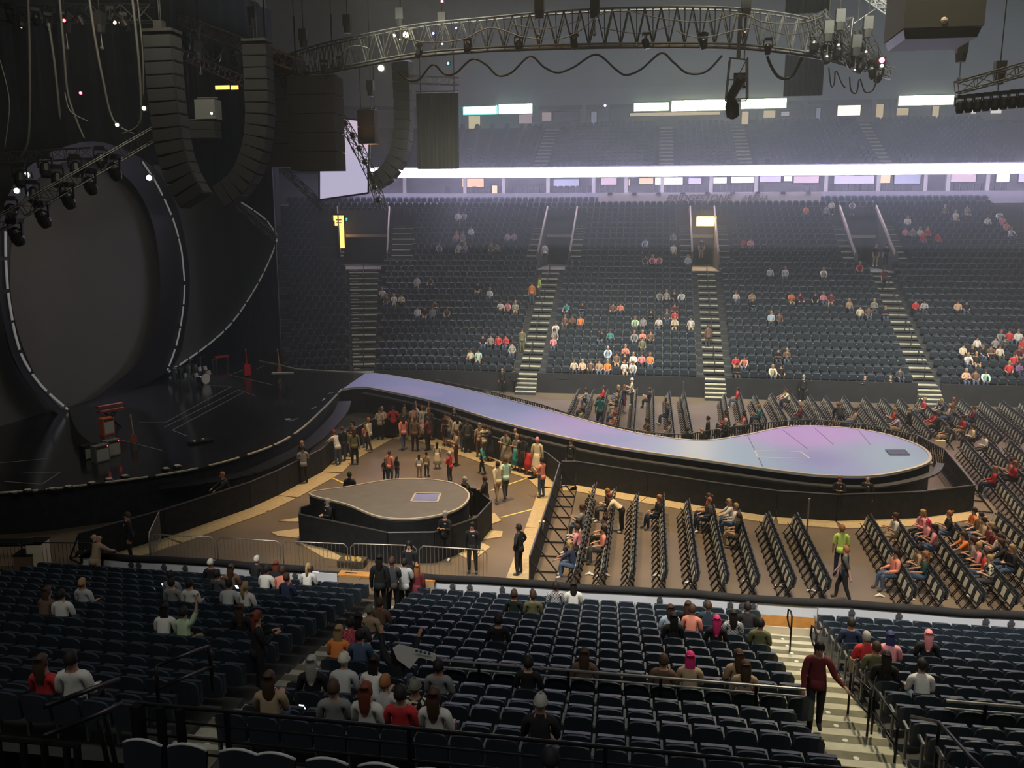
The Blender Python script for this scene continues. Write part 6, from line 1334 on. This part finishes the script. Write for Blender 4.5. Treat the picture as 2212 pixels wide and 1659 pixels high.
for a, b, c, rz, ps, kw in [(945, 1012, 'cream', 0, 'stand', {'sc': .72, 'hair': 'long', 'hc': 'dark', 'dress': True, 'bottom': 'cream'}), (986, 1006, 'tan', 2.0, 'phone', {'hair': 'long', 'hc': 'brown', 'bottom': 'maroon'}), (906, 1032, 'white', .1, 'stand', {'sc': .62, 'hair': 'long', 'hc': 'brown'}), (922, 1030, 'tan', -.3, 'stand', {'sc': .66, 'hair': 'bun', 'hc': 'dark'}), (843, 1044, 'coral', -.4, 'stand', {'sc': .85, 'hair': 'short', 'hc': 'brown'}), (833, 1040, 'black', .2, 'stand', {'sc': .6, 'hair': 'short', 'hc': 'dark'}), (858, 1036, 'black', -.5, 'stand', {'sc': .6, 'hair': 'long', 'hc': 'dark'}), (972, 1042, 'red', 1.2, 'phone', {'sc': .8, 'hair': 'cap', 'hc': 'cream'})]:
    st(a, b, c, 'behind the teardrop stage', rz, ps, **kw)
def guard(px, py, rz, ps, lb, **kw):
    r = st(px, py, 'black', 'x', rz, ps, label=lb, bottom='black', sleeve='long', hair=kw.pop('hair', 'short'), hc=kw.pop('hc', 'grey'), **kw)
    B = body_mesh(ps); n = B['J']['neck']; col = MB().tube([(n.x + .066 * math.cos(a), n.y + .066 * math.sin(a) + .005, n.z - .01) for a in np.linspace(0, 2 * math.pi, 11)], .016, 5).build('white_collar', cm('white'), r, smooth=True)
    c = B['J']['chest']; MB().box((c.x - .06, c.y + .135, c.z + .02), (.06, .012, .04)).build('name_badge', cm('white'), r); return r
guard(1014, 1120, 2.4, 'lean', 'guard in black with white collar leaning beside the teardrop stage'); guard(1048, 1122, 1.4, 'fold', 'guard in black facing left beside the teardrop stage', hc='brown'); guard(1121, 1243, 1.2, 'hips', 'dark haired guard in black standing by the dividing barrier', hc='dark', skin=5); guard(1021, 1238, PI, 'stand', 'usher in black with white collar behind the silver fence', hc='dark')
guard(712, 1178, 2.4, 'fold', 'guard in black at the left end of the teardrop stage', hc='grey'); guard(963, 1210, 2.9, 'phone', 'guard in black with folded hands before the teardrop stage'); guard(758, 1112, 0, 'stand', 'dark haired guard in black behind the teardrop stage point', hc='dark')
guard(982, 950, 2.8, 'stand', 'bald guard with badges under the runway by the crowd', hair='bald'); guard(1113, 1000, 2.8, 'stand', 'bald guard under the runway near the grey dresses', hair='bald'); guard(1233, 1030, 2.6, 'stand', 'guard with white collar right of the pink haired person', hc='brown')
guard(1808, 1121, 2.9, 'phone', 'left of two guards talking before the round stage', hc='ginger'); guard(1868, 1121, 2.7, 'stand', 'right of two guards talking before the round stage', hair='bald'); guard(497, 1108, 2.4, 'lean', 'guard leaning over the barrier below the main stage', hc='ginger'); guard(656, 1030, 2.7, 'stand', 'bald guard behind the grey shirted woman at the stage barrier', hair='bald')
st(657, 1046, 'grey', 'x', .5, 'fold', hair='short', hc='dark', bottom='black', label='person in grey top standing on plates at the stage barrier')
guard(284, 1213, 2.2, 'stand', 'guard in black with badge standing at the stage left foot', hc='brown'); guard(228, 1262, 1.8, 'lean', 'bald man in black bending at the near rail left end', hair='bald')
pass
guard(1085, 849, 2.9, 'stand', 'left guard of the pair at the far left stairs foot', hair='bald'); guard(1110, 850, .3, 'hips', 'right guard of the pair at the far left stairs foot', hc='dark'); guard(812, 822, 2.9, 'stand', 'usher in black by the podium at the runway start', hair='bald')
guard(1733, 868, 2.9, 'stand', 'guard standing alone before the far boards, centre right', hc='grey'); guard(1865, 868, 2.2, 'phone', 'left guard of two before the far boards at right', hair='bald'); guard(1919, 870, 2.9, 'stand', 'right guard of two before the far boards at right', hc='blond')
guard(1815, 935, .2, 'bend', 'large guard in black bending behind the round stage barrier', hc='ginger', sc=1.1); guard(1960, 948, 1.5, 'stand', 'bald guard behind the round stage right of the guards bend', hair='bald')
guard(1482, 1000, .2, 'stand', 'dark haired stagehand standing behind the runway bend', hc='dark'); guard(1514, 999, 1.0, 'stand', 'bald stagehand looking down behind the runway bend', hair='bald'); guard(1527, 972, 1.4, 'stand', 'dark haired stagehand behind the bald one', hc='dark'); guard(1565, 978, 2.0, 'phone', 'pale haired person with paper behind the runway bend', hc='white')
st(1295, 925, 'teal', ZB, .1, 'stand', hair='bald', bottom='navy', sc=1.08, label='large person in teal shirt standing behind the runway'); st(1347, 893, 'navy', ZB, -1.2, 'point', hair='long', hc='ginger', bottom='s:maroon', label='long haired person in navy top standing among back floor chairs'); st(1364, 876, 'cream', ZB, 1.6, 'phone', hair='beanie', hc='white', bottom='black', label='person in white beanie standing beside the long haired one')
st(1343, 1150, 'cream', ZP, 1.4, 'bend', hair='short', hc='red', bottom='black', label='person in long white top bending over a floor chair'); st(1812, 1245, 'lime', ZN, -.1, 'stand', hair='short', hc='ginger', bottom='navy', label='person in bright lime shirt walking up the floor aisle'); st(1820, 1298, 'darkgrey', ZN, 1.2, 'walk', hair='short', hc='ginger', bottom='black', label='person in dark clothes striding across the floor aisle')
st(1055 + 1000, 925, 'brown', ZR, 1.0, 'stand', hair='long', hc='ginger', bottom='denim', label='long haired person standing in the slanting rows at right')
# on the far stairs and in doorways
def st_far(px, py, k, top, lb, rz=PI, pose='stand', **kw):
    o, z = frow(k); Y = YF + o; x, y, zz = PY(px, py, Y); return person(pose, (x, y, z + .02), rz, top, 'x', label=lb, **kw)
st_far(1149, 660, 10, 'orange', 'broad person in bright orange shirt standing on far left stairs', hair='short', bottom='denim'); st_far(1165, 655, 11, 'lime', 'person in lime striped top beside the orange shirt', rz=2, hair='bun', bottom='darkgrey'); st_far(1128, 760, 3, 'olive', 'person in dark olive standing on the lower far left stairs', hair='short', hc='brown', bottom='olive')
st_far(1528, 755, 4, 'brown', 'person in dark brown climbing the middle far stairs', rz=.3, hair='short', hc='brown', bottom='darkgrey'); st_far(1177, 535, 17, 'white', 'person in white shirt at the green signed left doorway', hair='short', hc='dark'); st_far(1516, 505, 18, 'darkgrey', 'silhouetted person inside the amber lit doorway', hair='short')
st_far(1892, 545, 17, 'black', 'left dark figure at the right hand doorway', hair='short'); st_far(1914, 548, 17, 'black', 'right dark figure at the right hand doorway', hair='short'); st_far(1908, 615, 13, 'maroon', 'person in maroon carrying white on the right far stairs', hair='long', bottom='black', pose='walk'); st_far(1313, 785, 1, 'paleblue', 'person in pale blue shirt bending in the second far row', pose='lean', hair='short', hc='grey', bottom='denim')
# near stairs
def st_near(px, py, Y, z, top, lb, rz, pose='stand', **kw):
    x, y, zz = PY(px, py, Y); return person(pose, (x, y, z), rz, top, 'x', label=lb, **kw)
u = st_near(1762, 1500, 14.9, nz(14.9), 'maroon', 'usher in maroon shirt and black trousers stepping on the right near stairs', PI - .1, 'usher', hair='short', hc='dark', bottom='black', sleeve='long', skin=0)
st_near(560, 1440, 14.4, nz(14.4), 'black', 'person all in black with red hair standing on the left near stairs', -.9, 'phone', hair='long', hc='red', bottom='black', sleeve='long')
st_near(207, 1240, 22.55, .16, 'tan', 'person in tan jacket bent away at the left end of the rail', -.3, 'lean', hair='bald', bottom='tan', sleeve='long'); st_near(822, 1290, 21.2, nz(21.2), 'black', 'person in black coat standing at the top of the left aisle gate', .1, 'stand', hair='long', hc='dark', bottom='black', sleeve='long', sc=1.05); st_near(848, 1270, 21.8, nz(21.8), 'darkgrey', 'person with dark hair between the black coat and the white sweater', .2, 'phone', hair='short', hc='brown', bottom='black')
st_near(874, 1262, 22.3, .15, 'lightgrey', 'person in pale sweater and black trousers at the aisle gate', .1, 'fold', hair='short', hc='dark', bottom='black', sleeve='long'); st_near(902, 1262, 22.5, .15, 'maroon', 'girl in dark red dress at the aisle gate', .0, 'stand', hair='long', hc='ginger', bottom='maroon', dress=True, sc=.86); st_near(885, 1240, 24.0, 0, 'black', 'dark haired person facing the girls across the rail', PI, 'stand', hair='long', hc='dark', bottom='black')
for (hx, hy, Y, lb, hr, hcc) in ((1190, 1640, 7.4, 'person in dark cap whose head pokes up at the bottom edge', 'cap', 'black'),):
    x, y, z = PY(hx, hy, Y); person('sit', (x, y, z - 1.2), 0, 'black', 'x', hair=hr, hc=hcc, label=lb)
# labels of the unlabelled: garment, pose and place, then hair, then order from the left
def lab_of(p, lvl):
    r, top, pose, place, hair, hc, lb = p; c = CN.get(top, top); hn = {'short': 'short %s hair', 'long': 'long %s hair', 'tail': '%s ponytail', 'bun': '%s hair bun', 'beanie': '%s beanie', 'cap': '%s cap', 'hood': '%s headscarf', 'bald': 'bald head', 'bow': '%s hair bow'}[hair]; hn = hn % hc if '%' in hn else hn
    if lvl == 0: return 'person in %s top %s %s' % (c, PN[pose].split(' with')[0].split(' arms')[0], place)
    return 'person in %s with %s %s' % (c, hn, place)
auto = [p for p in PEOPLE if not p[6]]
for p in PEOPLE:
    if p[6]: tag(p[0], p[6], 'person')
from collections import defaultdict
gr = defaultdict(list)
for p in auto: gr[lab_of(p, 0)].append(p)
amb = []
for l, ps in gr.items():
    if len(ps) == 1 and len(l.split()) <= 16: tag(ps[0][0], l, 'person')
    else: amb += ps
g2 = defaultdict(list)
for p in amb: g2[lab_of(p, 1)].append(p)
for l, ps in g2.items():
    if len(ps) == 1 and l not in USED: tag(ps[0][0], l if len(l.split()) <= 16 else l.replace(' the ', ' '), 'person'); continue
    ps.sort(key=lambda p: proj(p[0].location)[0])
    for i, p in enumerate(ps):
        q_ = l.replace('person in', '%s person in' % ('leftmost' if i == 0 else (ORD[i + 1] + ' from left')), 1); w_ = q_.split()
        if len(w_) > 16: q_ = q_.replace(' in the ', ' in ').replace(' of the ', ' of '); w_ = q_.split()
        q_ = ' '.join(w_)
        for cut in ((' hair', ''), (' with', ''), (' short', ''), (' long', ''), (' the', '')):
            if len(q_.split()) > 16: q_ = q_.replace(*cut)
        if len(q_.split()) > 16: print('LONG', q_)
        tag(p[0], q_, 'person')
for p in PEOPLE: 
    if 'far' in p[3] : p[0]['group'] = 'spectators in the far stand'
    elif 'near' in p[3] and 'block' in p[3]: p[0]['group'] = 'spectators in the near stand'
    elif p[3] == ZPIT: p[0]['group'] = 'fans standing in the pit'
# held things
m_phone = mat('phone_glow', (.85, .92, 1), .4, emit=5, ecol=(.85, .93, 1))
def phone(px, py, Y, lb, glow=True):
    t = thing('phone', lb, 'phone', PY(px, py, Y)); MB().box((0, .012, 0), (.08, .01, .15), rx=.6).build('case', m_black_plain, t); MB().box((0, 0, 0), (.07, .008, .135), rx=.6).build('screen', m_phone, t)
phone(653, 1527, 11.4, 'brightly glowing phone held by the brown haired person'); phone(783, 1370, 16.5, 'small bright phone beside the pink plaid shirt'); phone(353, 1264, 20.2, 'small lit phone in the near left block'); phone(512, 1268, 20.4, 'tiny lit phone beside the blond ponytail')
b = [PY(848, 1400, 13.8), PY(862, 1392, 13.8), PY(940, 1412, 13.8), PY(943, 1430, 13.8), PY(905, 1420, 13.8), PY(885, 1445, 13.8), PY(858, 1425, 13.8)]
bnr = thing('paper_banner', 'white hand lettered paper banner held up by people in black', 'banner'); MB().plate(b, (0, 1, 0), .008).build('paper', cm('white'), bnr)
mk = MB()
for i in range(4): mk.ball(PY(900 + i * 9, 1406 + i * 2, 13.75), .03, 6, 4, (1, .2, 1))
mk.build('ink_mark', mat('ink_blue', (.05, .07, .2), .7), bnr)
# ================================================================== FLOOR CHAIRS AS OBJECTS
me_c = []
for nm, fn, m in zip(('backrest', 'seat', 'seat_underside', 'legs'), (fc_back, fc_seat, fc_label, fc_legs), ch_m):
    me = tmpl([fn]).mesh(nm); me.materials.append(m); me_c.append((nm, me))
cc = sorted([(0 if inframe((c[2], c[3], .7), 0) else 1, math.dist((c[2], c[3], .5), (0, 0, CAMH)), c) for c in chairs], key=lambda q: (q[0], q[1]))
soloc = [q[2] for q in cc[:300]]; restc = [q[2] for q in cc[300:]]
for nm, j, x, y, a, n in soloc:
    t = empty('folding_chair', (x, y, 0), a); tag(t, 'black folding chair, %s from near end, %s' % (ORD[j], nm), 'chair', 'black folding chairs on the floor')
    for pn, me in me_c:
        o = bpy.data.objects.new(pn, me); COL.objects.link(o); o.parent = t
o = scatter('folding_chairs', T_CH, [(x, y, 0, a, 1.) for nm, j, x, y, a, n in restc], ch_m); tag(o, 'farther black folding chairs behind the runway and round stage', 'chairs', 'folding chairs farther off', 'stuff')
# podiums, stacked single chairs, poles and oddments on the floor
def podium(px, py, lb, top=True):
    x, y, z = PZ(px, py); t = thing('podium', lb, 'podium', (x, y, 0)); MB().box((0, 0, .5), (.62, .5, .95)).build('body', mat('podium_orange', (.66, .27, .06), .5), t); MB().box((0, -.03, 1.02), (.74, .6, .06)).box((0, 0, .96), (.5, .4, .08)).build('top', m_black_plain, t)
    if top: MB().ball((0, 0, 1.12), .17, 8, 5, (1.2, 1, .5)).build('white_cloth', cm('cream'), t)
podium(1216, 848, 'orange wooden podium with white cloth before the far boards'); podium(2077, 866, 'orange podium with pale table top at the right far corner', False); podium(797, 815, 'orange podium beside the runway start', False)
for i, (px, py, lb) in enumerate([(1249, 842, 'single black chair with cream back right of the orange podium'), (1548, 856, 'lone black chair with cream back in front of the far boards'), (1960, 862, 'lone dark chair before the far boards near the right stairs'), (2122, 870, 'lone chair with cream back right of the right podium')]):
    x, y, z = PZ(px, py); t = thing('folding_chair', lb, 'chair', (x, y, 0), PI / 2)
    for pn, me in me_c: o = bpy.data.objects.new(pn, me); COL.objects.link(o); o.parent = t
def pole(px, py0, py1, lb, r=.03):
    x, y, z = PZ(px, py1); zt = PY(px, py0, y)[2]; t = thing('floor_pole', lb, 'pole', (x, y, 0)); MB().tube([(0, 0, 0), (0, 0, zt)], r, 8).build('shaft', m_steel, t); MB().lathe((0, 0, zt), [(r * 1.4, 0), (r * 1.4, .06)], 8).build('cap', m_steel, t); MB().lathe((0, 0, 0), [(.22, 0), (.2, .03)], 14).build('base', m_blackmetal, t)
pole(1740, 1080, 1196, 'tall thin steel pole standing in the near floor chairs'); pole(1474, 826, 890, 'steel pole among the back floor chairs at the block edge'); pole(1263, 949, 975, 'short black pole standing on the runway side', .02)
for (px, py, rz, lb) in ((1295, 985, .3, 'white edged flat box on the barrier side, upper left one'), (1308, 998, .5, 'white edged flat box beside the upper one')):
    x, y, z = PZ(px, py, .7); t = thing('floor_box', lb, 'box', (x, y, .4), rz); MB().box((0, 0, .14), (.55, .4, .28)).build('body', m_black_plain, t)
    f = MB(); f.box((0, .2, .29), (.58, .04, .03)).box((0, -.2, .29), (.58, .04, .03)).box((.28, 0, .29), (.04, .4, .03)).box((-.28, 0, .29), (.04, .4, .03)); f.build('rim', m_lip, t)
x, y, z = PZ(1170, 1135, .9); t = thing('paper_cup', 'cream paper cup caught on the dividing barrier brace', 'cup', (x, y, z)); MB().lathe((0, 0, -.15), [(.06, 0), (.10, .3), (.11, .31)], 12).build('cup', cm('cream'), t)
for i, (px, py) in enumerate([(1273, 1243), (1297, 1248), (1308, 1245), (1418, 1246), (1485, 1262), (1612, 1258), (1683, 1268), (1752, 1278), (1900, 1290), (1965, 1296), (2038, 1294), (2090, 1292), (2135, 1276), (1490, 1148), (1512, 856)]):
    x, y, z = PZ(px, py); tag(MB().tube([(x - .14, y, .02), (x, y + .05, .06), (x + .14, y - .02, .03)], [.02, .05, .02], 6).build('paper_scrap', cm('white')), 'white paper scrap on the floor, %s of the scraps counted left to right' % ORD[i + 1], 'litter', 'paper scraps on the floor')
x, y, z = PZ(2028, 985, 0); t = thing('paper_bag', 'large cream paper bag beside the barrier bend', 'bag', (x, y, 0)); MB().box((0, 0, .4), (.5, .2, .8), taper=.92).build('bag', cm('cream'), t)
# case stack and yellow bags behind the fence
x, y, z = PZ(762, 1222); t = thing('sneaker_box', 'open box of yellowish goods behind the silver fence', 'box', (x, y, 0)); MB().box((0, 0, .12), (.9, .5, .24)).build('box', mat('box_dark', (.08, .06, .04), .7), t)
for i in range(3): MB().lathe((-.2 + .2 * i, 0, .26), [(.05, -.2), (.08, .2)], 8, rx=1.3, rz=.5).build('roll', mat('yellow_goods', (.75, .48, .14), .5), t)
# equipment carts at the left end of the near floor
for (px, py, w, h, c, lb) in ((20, 1215, 1.6, .7, 'tan', 'low covered equipment table at the far left floor edge'), (88, 1235, .5, 1.05, 'cream', 'tall cream cloth covered stand left of the bent tan jacket'), (62, 1238, .6, .7, 'brown', 'brown crate beside the cream covered stand')):
    x, y, z = PZ(px, py); t = thing('equipment_cart', lb, 'cart', (x, y, 0), .2); MB().box((0, 0, h / 2), (w, .6, h), taper=.94).build('cover', cm(c), t); MB().box((0, 0, h + .02), (w * 1.02, .62, .04)).build('top', m_blackmetal, t)
# drums and cases in the dark behind the main stage, right side
for i, px in enumerate((612, 624, 637, 650, 663, 676, 690)):
    x, y, z = PZ(px, 800 + (px - 612) * .09, 1.0); t = thing('stage_case', 'dark round topped case behind the stage edge, %s from the left' % ORD[i + 1], 'case', (x, 58.0 - i * .2, 0), 0, 'cases behind the stage edge'); MB().lathe((0, 0, 0), [(.3, 0), (.3, 1.45), (.26, 1.5)], 12).build('case', m_aludark, t); MB().lathe((0, 0, 1.5), [(.28, 0), (.2, .04)], 12).build('lid', m_skirt, t)
for i, (px, py, c) in enumerate(((665, 770, 'lightgrey'), (735, 748, 'lightgrey'), (705, 765, 'maroon'), (722, 780, 'orange'))):
    x, y, z = PY(px, py, 59.5); t = thing('equipment_case', 'equipment case stacked behind the stage, %s of four %s lidded' % (ORD[i + 1], c), 'case', (x, 58.6, 0)); MB().box((0, 0, .7), (.9, .7, 1.4)).build('case', m_aludark, t); MB().box((0, 0, 1.45), (.7, .5, .12)).build('lid', cm(c), t)
# ================================================================== HAZE hanging over the floor and the far stand
hz = bpy.data.materials.new('haze'); hz.use_nodes = True; nt = hz.node_tree; nt.nodes.clear()
ou = nt.nodes.new('ShaderNodeOutputMaterial'); vs_ = nt.nodes.new('ShaderNodeVolumeScatter')
vs_.inputs['Color'].default_value = (.84, .95, 1.0, 1); vs_.inputs['Density'].default_value = .0028; vs_.inputs['Anisotropy'].default_value = .25
nt.links.new(vs_.outputs[0], ou.inputs['Volume'])
hb = MB(); hb.box((6, 60.2, 14.4), (76, 72, 28.6)); h_o = hb.build('haze', hz); tag(h_o, 'thin grey stage haze hanging over the floor and far stands', 'haze', kind='stuff')
h2 = bpy.data.materials.new('haze_bank'); h2.use_nodes = True; nt = h2.node_tree; nt.nodes.clear(); ou = nt.nodes.new('ShaderNodeOutputMaterial'); v2 = nt.nodes.new('ShaderNodeVolumeScatter')
v2.inputs['Color'].default_value = (.84, .93, 1.0, 1); v2.inputs['Density'].default_value = .0085; v2.inputs['Anisotropy'].default_value = .1; nt.links.new(v2.outputs[0], ou.inputs['Volume'])
tag(MB().box((12, 78, 18.2), (60, 27, 17.6)).build('haze_bank', h2), 'thicker bank of haze drifting along the glowing ribbon board', 'haze', kind='stuff')
